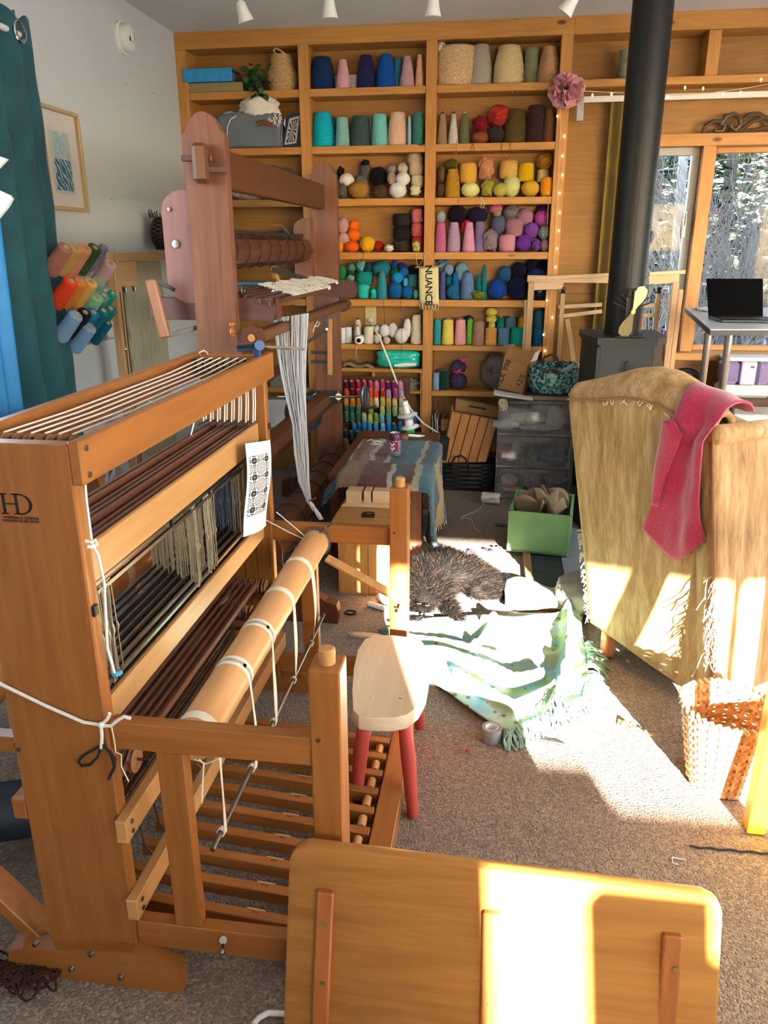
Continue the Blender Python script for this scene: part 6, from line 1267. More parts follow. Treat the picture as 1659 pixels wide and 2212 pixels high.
for (a, b2), (fx, fy) in (((790, 1505), (-.335, 1.77)), ((872, 1507), (-.170, 1.755)), ((807, 1395), (-.355, 2.15)), (((890, 1398)), (-.19, 2.176))):
    tp = PZ(a, b2, ZS); ft = Vector((fx, fy, 0)); part('leg', MB().tube([ft, ft.lerp(tp, .5), tp-Vector((0, 0, .044))], [.0155, .021, .018], 18), REDP, so, True)
    part('wedge_tenon', MB().obox(Matrix.Translation(tp+Vector((0, 0, -.0045))), (.026, .005, .003), 0), plain('tenon_brown', '#6a5040', .7), st)
# black woven bag with crate
YG = 4.80
bgx0, bgx1 = PY(933, 1000, YG).x, PY(1078, 1000, YG).x
BW = plain('black_woven', '#15171a', .5, 0, .3, 90, bmp=.6)
bw_ = thing('black_tote', 'black woven basket bag on the carpet holding a slatted crate', 'bag', ((bgx0+bgx1)/2, YG+.08, 0)); mb = MB()
def bagw(u, v_):
    a = 2*math.pi*u; ex = .5*(bgx1-bgx0)*(1-.02*v_); ey = .085+.02*v_; cx = (bgx0+bgx1)/2
    x = cx+ex*math.copysign(abs(math.cos(a))**.45, math.cos(a)); y = YG+.11+ey*math.copysign(abs(math.sin(a))**.6, math.sin(a)); return (x+.004*math.sin(70*u)*math.sin(40*v_), y-.004*math.cos(70*u)*math.sin(40*v_), .002+.185*v_)
part('woven_wall', MB().grid(bagw, 96, 28, .006), BW, bw_, 'all'); part('bag_floor', MB().box(bgx0+.02, bgx1-.02, YG+.03, YG+.19, .002, .012), BW, bw_)
part('handle', MB().tube([PY(a, b2, YG-.005) for a, b2 in ((975, 1025), (976, 1000), (983, 988), (995, 984), (1005, 990), (1012, 1005), (1014, 1028))], .006, 8), BLACK, bw_, True)
part('bag_inside', MB().box(bgx0, bgx0+.11, YG+.03, YG+.2, .18, .36, ch=.02), BW, bw_)
cr = thing('slatted_crate', 'tilted wooden slatted crate leaning in the black bag', 'crate', PY(1010, 1000, YG+.1))
CRW = wood('crate_wood', '#a8682a', '#c08646', 'z', scale=.6)
for i in range(5):
    tl0, tr0 = Vector((978, 890)), Vector((1076, 908)); bl0, br0 = Vector((949, 1000)), Vector((1050, 998))
    u0, u1 = i/5+.006, (i+1)/5-.012; q = [tl0.lerp(tr0, u0), tl0.lerp(tr0, u1), bl0.lerp(br0, u1), bl0.lerp(br0, u0)]; P4 = [PY(p.x, p.y, YG+.03+(.035 if k < 2 else 0)) for k, p in enumerate(q)]
    part('slat', MB().prism([(0, 0), (1, 0), (2, 0), (3, 0)], lambda u, v_: P4[int(u)], (0, .012, .002)), CRW, cr)
P4 = [PY(a, b2, YG+.06) for a, b2 in ((977, 889), (1077, 906), (1052, 1000), (951, 1000))]; part('crate_back', MB().prism([(0, 0), (1, 0), (2, 0), (3, 0)], lambda u, v_: P4[int(u)]+Vector((0, .03, 0)), (0, .01, 0)), DARKRED, cr); part('crate_side', MB().prism([(0, 0), (1, 0), (2, 0), (3, 0)], lambda u, v_: [P4[0], P4[3], P4[3]+Vector((-.012, .1, 0)), P4[0]+Vector((-.012, .1, .02))][int(u)], (.008, 0, 0)), CRW, cr)
P4 = [PY(a, b2, YG+.14) for a, b2 in ((985, 862), (1075, 880), (1077, 912), (977, 894))]; ks = thing('folded_carton', 'brown folded cardboard carton with a hand slot behind the slatted crate', 'box', PY(1020, 915, YG+.14)); part('carton_panel', MB().prism([(0, 0), (1, 0), (2, 0), (3, 0)], lambda u, v_: P4[int(u)]-Vector((0, 0, .0 if u < 2 else .2)), (0, .05, 0)), CARD, ks)
part('hand_slot', MB().tube([PY(a, b2, YG+.138) for a, b2 in ((1013, 877), (1030, 880), (1050, 884))], .006, 8), plain('slot_dark', '#4a3826', .9), ks, True)
single('board_panel', MB().bar(PY(965, 960, YG+.2), PY(968, 905, YG+.2), .02, .09, up=(1, 0, 0)), CRW, 'narrow honey wooden board leaning beside the slatted crate', 'board')
random.seed(9)
for k in range(7):
    x0 = PY(935+5*k, 930, 5.0).x; h_ = random.uniform(.20, .30); lean = random.uniform(-.02, .03)
    single('magazine', MB().bar((x0, 5.07, .176), (x0+lean, 5.07, .176+h_), .19, random.uniform(.005, .009), up=(1, 0, .1)), plain('magazine_%d' % (k % 3), ('#d8d6d2', '#8c7c74', '#b9b4ae')[k % 3], .5), ('white magazine standing first in the row under the bookcase', 'brown spined magazine standing second in the row', 'pale grey magazine standing third in the low row', 'white magazine standing fourth in the low row', 'brown spined magazine standing fifth in the low row', 'pale grey magazine standing sixth in the low row', 'white magazine standing last in the low row')[k], 'magazine', group='magazines low in the stove-side bay')
# plastic drawers
YD = 4.71; DX0, DX1 = .038, .50
dr = thing('drawer_tower', 'clear plastic tower of three drawers full of craft supplies', 'drawer unit', ((DX0+DX1)/2, YD+.16, 0))
CLR = glassy('clear_plastic', (1., 1., 1.), .06, .08, .13); CLF = glassy('frame_plastic', (.97, .98, 1.), .08, .15, .22)
ZD = [(.02, .20), (.215, .405), (.42, .60)]
for k, (z0, z1) in enumerate(ZD):
    part('drawer_front', MB().grid(lambda u, v_: (DX0+(DX1-DX0)*u, YD-.008*math.sin(math.pi*u), z0+(z1-z0)*v_), 12, 4, .003), CLR, dr, 'all')
    part('drawer_lip', MB().box(DX0, DX1, YD-.012, YD+.01, z0-.012, z0), CLF, dr); part('drawer_side', MB().box(DX0, DX0+.004, YD, YD+.32, z0, z1), CLF, dr); part('drawer_side', MB().box(DX1-.004, DX1, YD, YD+.32, z0, z1), CLF, dr)
    part('shelf_plate', MB().box(DX0, DX1, YD, YD+.33, z1+.001, z1+.009), CLF, dr)
part('tower_top', MB().box(DX0-.006, DX1+.006, YD-.012, YD+.33, .609, .622, ch=.004), CLF, dr); part('drawer_back', MB().box(DX0, DX1, YD+.325, YD+.33, 0, .61), CLF, dr)
stuff_ = [(1092, 920, '#d8d6ce', .1, .03, 'white paper packet in the top clear drawer', 2), (1140, 905, '#b4b8ac', .14, .035, 'crinkled silver cellophane in the top clear drawer', 2), (1200, 905, '#dadcde', .07, .07, 'white card packet in the top clear drawer', 2), (1165, 925, '#c8cac4', .16, .02, 'flat pale packet in the top clear drawer', 2),
 (1090, 978, '#9c4a44', .06, .05, 'red printed pouch in the middle clear drawer', 1), (1118, 972, '#a89a7c', .045, .05, 'tan printed card in the middle clear drawer', 1), (1150, 990, '#6c6e3c', .05, .04, 'olive felt piece in the middle clear drawer', 1), (1180, 985, '#2f5878', .06, .045, 'blue felt piece in the middle clear drawer', 1), (1100, 993, '#c8cac8', .07, .02, 'white label card in the middle clear drawer', 1), (1208, 992, '#4a5058', .06, .03, 'dark grey cloth in the middle clear drawer', 1),
 (1100, 1038, '#d6d2cc', .07, .04, 'white ribbon coil in the bottom clear drawer', 0), (1150, 1040, '#9a9894', .08, .05, 'grey cloth in the bottom clear drawer', 0), (1105, 1055, '#b8884c', .08, .015, 'pale wooden stick in the bottom clear drawer', 0), (1200, 1035, '#7c6a68', .09, .03, 'mauve scissors pouch in the bottom clear drawer', 0)]
for k, (a, b2, h, rx, rz, lab, dk) in enumerate(stuff_):
    p = PY(a, b2, YD+.08); z0 = ZD[dk][0]; single('craft_packet', crump(p.x, YD+.08+.012*(k % 3), max(z0+rz+.004, min(p.z, ZD[dk][1]-rz-.004)), (rx*.8, .05, rz), k*3, .3, 18, 12), plain('packet_'+h[1:], h, .5, 0, .3, 40, k=1.5), lab, 'craft supplies', 'all')
bk_ = thing('open_book', 'wide flat book lying on top of the clear drawers', 'book', (.25, 4.85, .622)); part('cover', MB().box(.05, .46, 4.70, 5.0, .623, .628).box(.05, .46, 4.70, 5.0, .652, .657), plain('book_dark', '#4c463c', .6), bk_); part('pages', MB().box(.055, .455, 4.705, 4.995, .628, .652), plain('page_cream', '#a89c84', .8, 0, .2, 220), bk_)
mb = MB(); random.seed(31)
for k in range(24): p = PY(1083+random.uniform(-3, 9), 862, 4.69); mb.tube([p, p+Vector((random.uniform(-.01, .02), -.01, -.02)), p+Vector((random.uniform(-.005, .03), -.012, -.055+random.uniform(-.02, .01)))], .0028, 5)
single('cream_tassel', mb, TAPE, 'cream yarn tassel hanging over the drawer tower edge', 'tassel', True, kind='stuff')
fp = thing('flat_folder', 'white edged folder under the handwritten carton', 'folder', PY(1110, 852, 4.72)); part('sheet', MB().bar(PY(1067, 846, 4.70), PY(1150, 858, 4.70), .2, .008), PAPER, fp); part('cover_sheet', MB().bar(PY(1067, 848.5, 4.70), PY(1150, 861, 4.70), .2, .005), DSTEEL, fp)
# carton with handwriting
YX = 4.72; bx = thing('cardboard_carton', 'open tilted cardboard carton handwritten WILK 998 and 12/5', 'box', PY(1105, 858, YX))
F4 = [PY(a, b2, YX) for a, b2 in ((1075, 839), (1129, 852), (1142, 789), (1087, 776))]; dpt = Vector((.03, .16, .015))
part('front_panel', MB().prism([(0, 0), (1, 0), (2, 0), (3, 0)], lambda u, v_: F4[int(u)], (0, .004, 0)), CARD, bx); part('side_panel', MB().prism([(0, 0), (1, 0), (2, 0), (3, 0)], lambda u, v_: [F4[1], F4[1]+dpt, F4[2]+dpt, F4[2]][int(u)], (-.004, 0, 0)), CARD, bx); part('side_panel', MB().prism([(0, 0), (1, 0), (2, 0), (3, 0)], lambda u, v_: [F4[0], F4[0]+dpt, F4[3]+dpt, F4[3]][int(u)], (.004, 0, 0)), CARD, bx)
part('back_panel', MB().prism([(0, 0), (1, 0), (2, 0), (3, 0)], lambda u, v_: F4[int(u)]+dpt, (0, .004, 0)), CARD, bx); part('bottom_panel', MB().prism([(0, 0), (1, 0), (2, 0), (3, 0)], lambda u, v_: [F4[0], F4[1], F4[1]+dpt, F4[0]+dpt][int(u)], (0, 0, .004)), CARD, bx)
for nm, q in (('front_flap', ((1087, 776), (1142, 788), (1150, 758), (1098, 750))), ('back_flap', ((1087, 774), (1086, 748), (1110, 742), (1118, 756))), ('side_flap', ((1142, 788), (1152, 790), (1172, 752), (1148, 757)))): 
    Q4 = [PY(a, b2, YX+(.0 if nm == 'front_flap' else .06)) for a, b2 in q]; part(nm, MB().prism([(0, 0), (1, 0), (2, 0), (3, 0)], lambda u, v_: Q4[int(u)]+Vector((0, -.02 if (nm == 'front_flap' and u > 1) else 0, 0)), (0, .004, 0)), CARD, bx)
Q4 = [PY(a, b2, YX+.055) for a, b2 in ((1146, 782), (1160, 778), (1168, 754), (1156, 762))]; part('shipping_label', MB().prism([(0, 0), (1, 0), (2, 0), (3, 0)], lambda u, v_: Q4[int(u)], (0, .001, 0)), PAPER, bx)
up_ = (F4[3]-F4[0]).normalized(); rt_ = (F4[1]-F4[0]).normalized(); MK = plain('marker_ink', '#1c1814', .8)
def wr(txt, a, b2, size):
    c_ = PY(a, b2, YX-.001); M_ = Matrix(((up_.x*.97+rt_.x*.2, -rt_.x, 0, c_.x), (0, 0, -1, c_.y), (up_.z*.97+rt_.z*.2, -rt_.z, 0, c_.z), (0, 0, 0, 1))); return part('handwriting', textmesh(txt, size, M_, .0003, bold=.0002, shear=.25), MK, bx)
wr('WILK 998', 1086, 812, .048); wr('12/5', 1124, 823, .044)
# turquoise crocheted basket
c_ = PY(1192, 858, 4.82); tq = thing('crochet_basket', 'turquoise and white crocheted basket with brown leather handles', 'basket', (c_.x, c_.y, .66)); c_.z = .66
TQ = plain('turquoise_rag', '#3c9a9a', .9, 0, .55, 55, bmp=1.); _n = TQ.node_tree.nodes['Color Ramp'].color_ramp.elements; _n[0].position, _n[1].position = .45, .62; _n[0].color, _n[1].color = c4('#0f6a74'), c4('#b4dcd4'); bx0 = PY(1141, 820, 4.82).x; bx1 = PY(1245, 820, 4.82).x; rx = (bx1-bx0)/2; cx = (bx0+bx1)/2; zt = PY(1192, 790, 4.82).z
def crb(u, v_):
    a = 2*math.pi*u; h = zt-.66; r_ = (.80+.22*math.sin(math.pi*min(1, v_*1.05))*1.0+.0*v_) if v_ < .6 else (1.0+.02*math.sin((v_-.6)*4)); r_ = .84+.18*math.sin(math.pi*min(.5, v_*.9+.05)); st = .006*math.sin(44*a)*math.sin(v_*44)
    return (cx+rx*r_*math.cos(a)+st*math.cos(a), 4.82+.115*r_*math.sin(a)+st*math.sin(a), .661+(h+.02*math.sin(a)+.012*math.cos(2*a))*v_)
part('basket_wall', MB().grid(crb, 110, 44, .01), TQ, tq, 'all'); part('basket_floor', MB().lathe([(.1, .001), (.1, .012)], 24, Matrix.Translation((cx, 4.82, .66))), TQ, tq)
LTH = plain('brown_leather', '#5a3022', .5)
part('handle', MB().tube([PY(a, b2, 4.70) for a, b2 in ((1170, 820), (1174, 805), (1188, 797), (1202, 797), (1208, 806), (1207, 820))], .007, 8), LTH, tq, True); part('handle', MB().tube([PY(a, b2, 4.9) for a, b2 in ((1169, 785), (1176, 772), (1190, 766), (1203, 772), (1209, 787))], .006, 8), LTH, tq, True)
Q4 = [PY(a, b2, 4.86) for a, b2 in ((1212, 803), (1235, 804), (1258, 791), (1243, 783))]; single('paper_sheets', MB().prism([(0, 0), (1, 0), (2, 0), (3, 0)], lambda u, v_: Q4[int(u)], (0, .004, .006)), PAPER, 'white papers sticking out of the crochet basket', 'paper')
single('wooden_stick', MB().bar(PY(1225, 806, 4.87), PY(1278, 772, 4.87), .012, .016), LIGHT_X, 'light wooden stick poking out of the crochet basket', 'stick')
# white yarn cone lying on the carpet
t = thing('yarn_cone', 'white yarn spool lying on the carpet before the drawers, trailing thread', 'yarn', PZ(1060, 1090)); a, b2 = PZ(1047, 1075, .035), PZ(1078, 1078, .035); d = (b2-a).normalized(); d.z = 0; Mx = Matrix.Translation(a)@d.to_track_quat('Z', 'Y').to_matrix().to_4x4(); L = (b2-a).length
part('winding', MB().lathe([(.02, -.02), (.034, -.016), (.036, 0), (.036, L), (.03, L+.006), (.01, L+.006)], 26, Mx), yarnmat('#d8d4ce', 'cone'), t, True); part('core', MB().lathe([(.011, L+.004), (.011, L+.01), (.007, L+.01), (.007, L)], 14, Mx), plain('brown_tube', '#5a4634', .9), t, True)
part('loose_thread', MB().tube([PZ(a, b2, .003) for a, b2 in ((1046, 1085), (1040, 1096), (1020, 1108), (1000, 1115), (995, 1120), (1010, 1119), (1020, 1125), (1025, 1140), (1035, 1148))], .0014, 4), CORD, t, True)
# green wooden box with packing paper
gx = thing('green_box', 'light green painted wooden box filled with brown packing paper', 'box', (.26, 3.85, .03)); GP = plain('green_paint', '#6f9a62', .55, 0, .08, 14)
gA, gB = Vector((.105, 3.735, .028)), Vector((.412, 3.685, .028)); gd = Vector((.045, .36, 0)); hz = .215
def wallq(p, q): return MB().prism([(0, 0), (1, 0), (2, 0), (3, 0)], lambda u, v_: [p, q, q+Vector((0, 0, hz)), p+Vector((0, 0, hz))][int(u)], (gd.x*.04, gd.y*.04, 0) if abs((q-p).x) > .2 else (.012 if p.x < .3 else -.012, 0, 0))
part('front_board', wallq(gA, gB), GP, gx); part('back_board', wallq(gA+gd, gB+gd), GP, gx); part('side_board', wallq(gA, gA+gd), GP, gx); part('side_board', wallq(gB, gB+gd), GP, gx); part('box_floor', MB().prism([(0, 0), (1, 0), (2, 0), (3, 0)], lambda u, v_: [gA, gB, gB+gd, gA+gd][int(u)], (0, 0, .012)), GP, gx)
KP = plain('kraft_paper', '#8a7458', .85, 0, .12, 12); random.seed(14); gc_ = (gA+gB)/2+gd/2
for k in range(5):
    p = gc_+Vector((random.uniform(-.09, .09), random.uniform(-.10, .10), .10)); ph = random.uniform(0, 6)
    def pap(u, v_): 
        r_ = .10*(.4+.8*v_); a = ph+3.2*u; return (p.x+r_*math.cos(a)*(1+.3*math.sin(5*u+k)), p.y+r_*math.sin(a), p.z-.05+.19*v_+.04*math.sin(9*u+k*2)*v_+.015*noise.noise(Vector((u*6, v_*6, k))))
    single('packing_paper', MB().grid(pap, 16, 8, .0015), KP, ('crumpled kraft paper at the front corner of the green box', 'tall crumpled kraft sheet in the green box', 'folded kraft sheet at the back of the green box', 'kraft paper curl in the middle of the green box', 'loose kraft sheet at the side of the green box')[k], 'paper', 'all', group='kraft paper in the green box')
# tiled hearth pad
he = thing('hearth_pad', 'tiled hearth pad of dark blue and white tiles with a wood trim', 'hearth', (.75, 4.1, 0)); hx0, hx1, hy0, hy1 = .225, 1.35, 3.14, 5.0
part('pad_board', MB().box(hx0, hx1, hy0, hy1, .001, .012), BLACK, he); part('trim_strip', MB().box(hx0-.035, hx0, hy0, hy1, .001, .026), wood('trim_wood', '#8a6a44', '#a8865c', 'y'), he); part('trim_strip', MB().box(hx0, hx1, hy0-.035, hy0, .001, .026), wood('trim_wood_x', '#8a6a44', '#a8865c', 'x'), he)
TB = plain('slate_tile', '#2a3038', .35, 0, .12, 20); TWt = plain('white_tile', '#8c9298', .35, 0, .05, 20); i = 0
y = hy0
while y < hy1-.02:
    x = hx0; j = 0
    while x < hx1-.02:
        part('tile', MB().box(x+.002, min(x+.148, hx1), y+.002, min(y+.09, hy1), .012, .020, ch=.001), TWt if j == 1 else TB, he); x += .15; j += 1
    y += .092
# fleece pad, blanket, cat
FL = plain('cream_fleece', '#b9b3a4', .95, 0, .08, 30, bmp=.4)
c1, c2 = PZ(1145, 1295, .03), PZ(1240, 1300, .05)
single('fleece_throw', MB().grid(lambda u, v_: PZ(1090+150*u, 1262+20*u+55*v_, 0)+Vector((0, 0, .02+.045*math.sin(math.pi*u)*math.sin(math.pi*v_)+.018*math.sin(7*u+3*v_))), 24, 16, .012), FL, 'cream fleece throw crumpled beside the cat', 'throw', 'all')
single('fleece_cushion', crump(c2.x+.02, c2.y+.02, .085, (.105, .12, .085), 33, .08), plain('grey_fleece', '#8f8a80', .95, 0, .08, 30, bmp=.4), 'grey fleece cushion under the armchair edge', 'cushion', 'all')
def blanketmat():
    m, n, l, b = newmat('spotted_throw'); co = coords(n, l)
    v_ = n.new('ShaderNodeTexVoronoi'); v_.inputs['Scale'].default_value = 24; l.new(co, v_.inputs['Vector'])
    f_ = noise_(n, l, co, 6, 3)
    cc = ramp(n, l, f_, [(.3, c4('#4f9ab8')), (.42, c4('#a4bcae')), (.52, c4('#76983c')), (.6, c4('#4a92ac')), (.72, c4('#86a04c'))])
    cc = mixc(n, l, .2, cc, c4('#d4dad0'))
    dot = ramp(n, l, v_.outputs['Distance'], [(.20, (1, 1, 1, 1)), (.24, (0, 0, 0, 1))]); cc = mixc(n, l, dot, cc, c4('#7a6c58'))
    l.new(cc, b.inputs['Base Color']); b.inputs['Roughness'].default_value = .95; bump(n, l, b, noise_(n, l, co, 120, 2), .5, .004); return m
bk2 = thing('throw_blanket', 'spotted green, blue and white throw blanket with a fringe on the carpet', 'blanket', (.1, 2.65, 0))
BC = [PZ(838, 1352), PZ(1095, 1592), PZ(1262, 1520), PZ(1262, 1322)]
def blk(u, v_):
    t = BC[0].lerp(BC[3], u); bt = PZ(935, 1490).lerp(BC[1], min(1, u*1.5)) if u < .67 else BC[1].lerp(BC[2], (u-.67)/.33)
    p = t.lerp(bt, v_); q = p+Vector((.012*math.sin(7*v_+3*u), .014*math.sin(6*u+2*v_), 0))
    def ridge(d, w_, h): return h*math.exp(-(d/w_)**2)
    z = .010+.012*(noise.noise(Vector((p.x*7, p.y*7, 3)))+.6)
    z += ridge(v_-.58-.10*u+.05*math.sin(5*u), .035, .05)*(1 if u < .8 else .3)+ridge(v_-.80+.06*math.cos(4*u), .03, .045)*(1 if .25 < u < .85 else .2)+ridge(u-.90-.03*math.sin(5*v_), .025, .055)+ridge(v_-.34-.18*u, .025, .028)*(1 if u < .6 else .2)+ridge(u-.47+.25*(v_-.3), .025, .03)*(1 if .1 < v_ < .5 else 0)+ridge(v_-.10, .03, .03)*(1 if u > .45 else 0)
    return (q.x, q.y, z)
part('blanket_cloth', MB().grid(blk, 90, 70, .004), blanketmat(), bk2, 'all')
random.seed(17)
for nm, rng in (('fringe', 150), ('fringe', 110)):
    mb = MB()
    for k in range(rng):
        if rng == 150: u = .62+.38*random.random(); p = Vector(blk(u, 1)); d = Vector((random.uniform(-.2, .6), -1, 0)).normalized()
        else: v_ = .45+.55*random.random(); p = Vector(blk(1, v_)); d = Vector((1, random.uniform(-.9, .2), 0)).normalized()
        L = random.uniform(.045, .085); sd = Vector((-d.y, d.x, 0))*random.uniform(-.02, .02); p.z += random.uniform(0, .01)
        mb.tube([p, p+d*L*.35+sd*.3+Vector((0, 0, .008)), p+d*L*.7+sd, Vector((p.x+d.x*L+sd.x*.5, p.y+d.y*L+sd.y*.5, .004))], [.003, .003, .003, .0022], 5)
    part(nm, mb, plain('fringe_green', '#8fae9c', .95, 0, .4, 40), bk2, True, kind='stuff')
# duct tape, pen, scraps
c_ = PZ(1061, 1598); dt = thing('tape_roll', 'roll of silver duct tape standing flat on the carpet', 'tape', c_); Mx = Matrix.Translation(c_)
part('tape_winding', MB().lathe([(.021, .001), (.0315, .001), (.032, .004), (.032, .047), (.0315, .049), (.021, .049)], 32, Mx, close=False), plain('duct_silver', '#9da3a6', .35, .3), dt, True); part('tape_core', MB().lathe([(.021, .001), (.021, .049), (.019, .049), (.019, .001)], 32, Mx, close=False), PAPER, dt, True)
a, b2 = PZ(1130, 1591, .006), PZ(1222, 1608, .006); pn = thing('ballpoint_pen', 'black ballpoint pen lying on the carpet below the fringe', 'pen', a); part('barrel', MB().tube([a, a.lerp(b2, .2), a.lerp(b2, .9), b2], [.005, .0055, .005, .0015], 12), BLACK, pn, True); part('clip', MB().bar(a.lerp(b2, .05)+Vector((0, 0, .006)), a.lerp(b2, .36)+Vector((0, 0, .007)), .003, .002), DSTEEL, pn)
random.seed(41)
for k, (a, b2, h, lab) in enumerate(((1018, 1196, '#8a2a44', 'small crimson paper scrap on the sunny carpet above the cat'), (1055, 1193, '#7a2038', 'folded dark red paper scrap near the green box'), (1075, 1187, '#b08078', 'pale pink scrap in the shade beside the green box'), (1355, 1572, '#a8863c', 'curled golden leaf scrap on the sunny carpet'), (1400, 1592, '#b08c50', 'tan straw scrap on the carpet beside the basket'), (1010, 1630, '#b0584c', 'tiny red thread scrap on the carpet below the tape roll'))):
    p = PZ(a, b2); w_ = .02 if k < 4 else .012
    single('paper_scrap', MB().grid(lambda u, v_: (p.x+w_*(u*2-1)*1.3, p.y+w_*(v_-.5)*1.2+.01*math.sin(5*u), .006+.012*abs(math.sin(4*u+k))), 6, 3, .001), plain('scrap_'+h[1:], h, .8), lab, 'scrap', 'all')
single('yarn_scrap', MB().tube([PZ(1490+22*i, 1828+2.0*i+(1.5 if i % 2 else -1.5), .003) for i in range(9)], .003, 5), plain('dark_twist', '#3a3430', .9), 'short dark twisted cord on the carpet beside the yellow leg', 'cord', True)
single('white_thread', MB().tube([PZ(a, b2, .003) for a, b2 in ((1466, 1868), (1453, 1864), (1452, 1852), (1468, 1855), (1480, 1857))], .0016, 5), CORD, 'curl of white thread on the open carpet', 'thread', True)
single('white_cable', MB().tube([PZ(a, b2, .006) for a, b2 in ((548, 2212), (560, 2198), (580, 2188), (612, 2190), (640, 2200))], .006, 7), WHITE, 'white cable curling on the carpet below the loom', 'cable', True)
# ================================================================= armchair
VT = None
def velvet():
    m, n, l, b = newmat('tan_velvet'); f1 = noise_(n, l, coords(n, l, (9, 9, 1.2)), 3.2, 4, .6, .4); f2 = noise_(n, l, coords(n, l, (60, 60, 5)), 3, 3)
    mm = n.new('ShaderNodeMath'); mm.operation = 'MULTIPLY_ADD'; l.new(f2, mm.inputs[0]); mm.inputs[1].default_value = .4; l.new(f1, mm.inputs[2])
    l.new(ramp(n, l, mm.outputs[0], [(.45, c4('#76542e')), (.68, c4('#987548')), (.95, c4('#b59a72'))]), b.inputs['Base Color']); b.inputs['Roughness'].default_value = .85; b.inputs['Sheen Weight'].default_value = .4; b.inputs['Sheen Tint'].default_value = c4('#e0c090')
    bump(n, l, b, f2, .12, .002); return m
VT = velvet()
ac = thing('armchair', 'worn tan velvet wing armchair seen from behind with frayed corners', 'armchair', (.85, 2.75, 0))
cTL, cTR, cBL, cBR = PZ(1228, 862, .985), PZ(1540, 935, .985), PZ(1275, 1345, .1), PZ(1545, 1518, .1)
cE = (cTR-cTL).normalized(); cD = Vector((0, 0, 1)).cross(cE); cD = cD if cD.y > 0 else -cD     # cD: into the chair
def planept(px, py):
    n_ = (cTR-cTL).cross(cBL-cTL); d = ray(px, py); return CAM+d*((cTL-CAM).dot(n_)/d.dot(n_))
def poly_at(P, t):
    t = max(0, min(1, t))*(len(P)-1); i = min(int(t), len(P)-2); return Vector(P[i]).lerp(Vector(P[i+1]), t-i)
SEAM = [(1228, 862), (1262, 864), (1300, 863), (1340, 859), (1380, 861), (1420, 874), (1455, 893), (1490, 912), (1515, 925), (1540, 935)]; BOT = [(1275, 1345), (1345, 1392), (1410, 1438), (1480, 1486), (1545, 1518)]
def backp(u, v_):
    if v_ <= .8:
        t = v_/.8; a = poly_at(BOT, u); b_ = poly_at(SEAM, u); q = a.lerp(b_, t); p = planept(q.x, q.y); p -= cD*(.02*math.sin(math.pi*u)*math.sin(math.pi*min(1, t*.9+.1))); return p+cD*(.008 if t > .985 else 0)
    t = (v_-.8)/.2; q = poly_at(SEAM, u); p = planept(q.x, q.y); a = math.pi*t*.95; w_ = .05+.035*math.sin(math.pi*u)
    return p+cD*(w_*(1-math.cos(a)))+Vector((0, 0, 1.15*w_*math.sin(a)))-cD*.006*(1 if t < .1 else 0)
part('back', MB().grid(backp, 40, 50, .02), VT, ac, 'all')
part('back_fill', MB().grid(lambda u, v_: Vector(backp(u, v_*.8))+cD*.12, 16, 16, .09), VT, ac, 'all')
part('seam_piping', MB().tube([planept(*poly_at(SEAM, i/24))-cD*.003 for i in range(25)], .005, 6), plain('piping_brown', '#8a5c34', .8), ac, True)
def side(o0, o1, name):
    def f_(u, v_):
        p = o0.lerp(o1, v_); h = 1-.0*u; ztop = o1.z-(.42*max(0, (u-.35)/.65)**1.0 if u > .35 else 0); q = p+cD*(.72*u); q.z = o0.z+(ztop-o0.z)*v_; return q+cE*(.015*math.sin(math.pi*u)*math.sin(math.pi*v_))
    return MB().grid(f_, 20, 20, .07)
part('side_panel', side(cBR, cTR+Vector((0, 0, .0)), 'r'), VT, ac, 'all'); 
def sidel(u, v_):
    p = cBL.lerp(cTL, v_)+cE*.07; ztop = cTL.z-(.42*max(0, (u-.35)/.65)); q = p+cD*(.05+.67*u); q.z = cBL.z+(ztop-cBL.z)*v_; return q
part('side_panel', MB().grid(sidel, 20, 20, .07), VT, ac, 'all')
part('wing_top', MB().tube([cTR+cD*(.02+.05*i)+Vector((0, 0, -.008-.002*i)) for i in range(8)], .03, 12).ball(cTR+cD*.02+Vector((0, 0, -.008)), .03, 14, 10), VT, ac, True)
part('corner_piping', MB().tube([cBR.lerp(cTR, i/12)-cD*.006+cE*.004 for i in range(13)], .005, 6), plain('piping_brown', '#8a5c34', .8), ac, True)
m0 = (cBL+cBR)/2+cD*.42
part('seat', MB().prism([(0, 0), (1, 0), (2, 0), (3, 0)], lambda u, v_: [cBL+cD*.12+cE*.05, cBR+cD*.12-cE*.05, cBR+cD*.75-cE*.05, cBL+cD*.75+cE*.05][int(u)], (0, 0, .33)), VT, ac)
LEG = wood('dark_leg', '#5a2f1c', '#7a4428', 'z')
for k, (a, b_, f0) in enumerate(((1305, 1372, PZ(1310, 1420)), (1545, 1510, PZ(1532, 1632)))):
    t_ = (cBL+cE*.05+cD*.05) if k == 0 else (cBR-cE*.04+cD*.05); part('leg', MB().bar((f0.x, f0.y, .0), (t_.x, t_.y, .16), .04, .045, up=(cD.x, cD.y, 0), ch=.006), LEG if k else wood('sunlit_orange_leg', '#a05a26', '#c07a3c', 'z'), ac)  # one rear leg has the sunlight painted into its orange wood
for p in (cBL, cBR): q = p+cD*.68; part('leg', MB().bar((q.x, q.y, 0), (q.x, q.y, .13), .045, .045), LEG, ac)
random.seed(19); mb = MB(); FRY = plain('frayed_thread', '#b89a80', .9, 0, .15, 60)
for k in range(46):
    t = random.uniform(.22, .5); p = cBR.lerp(cTR, t)-cD*.008+cE*random.uniform(-.015, .03); pts = [p]
    for j in range(5): p = p+Vector((random.uniform(-.014, .014), random.uniform(-.014, .008), -random.uniform(.012, .035))); pts.append(p)
    mb.tube(pts, .0016, 4)
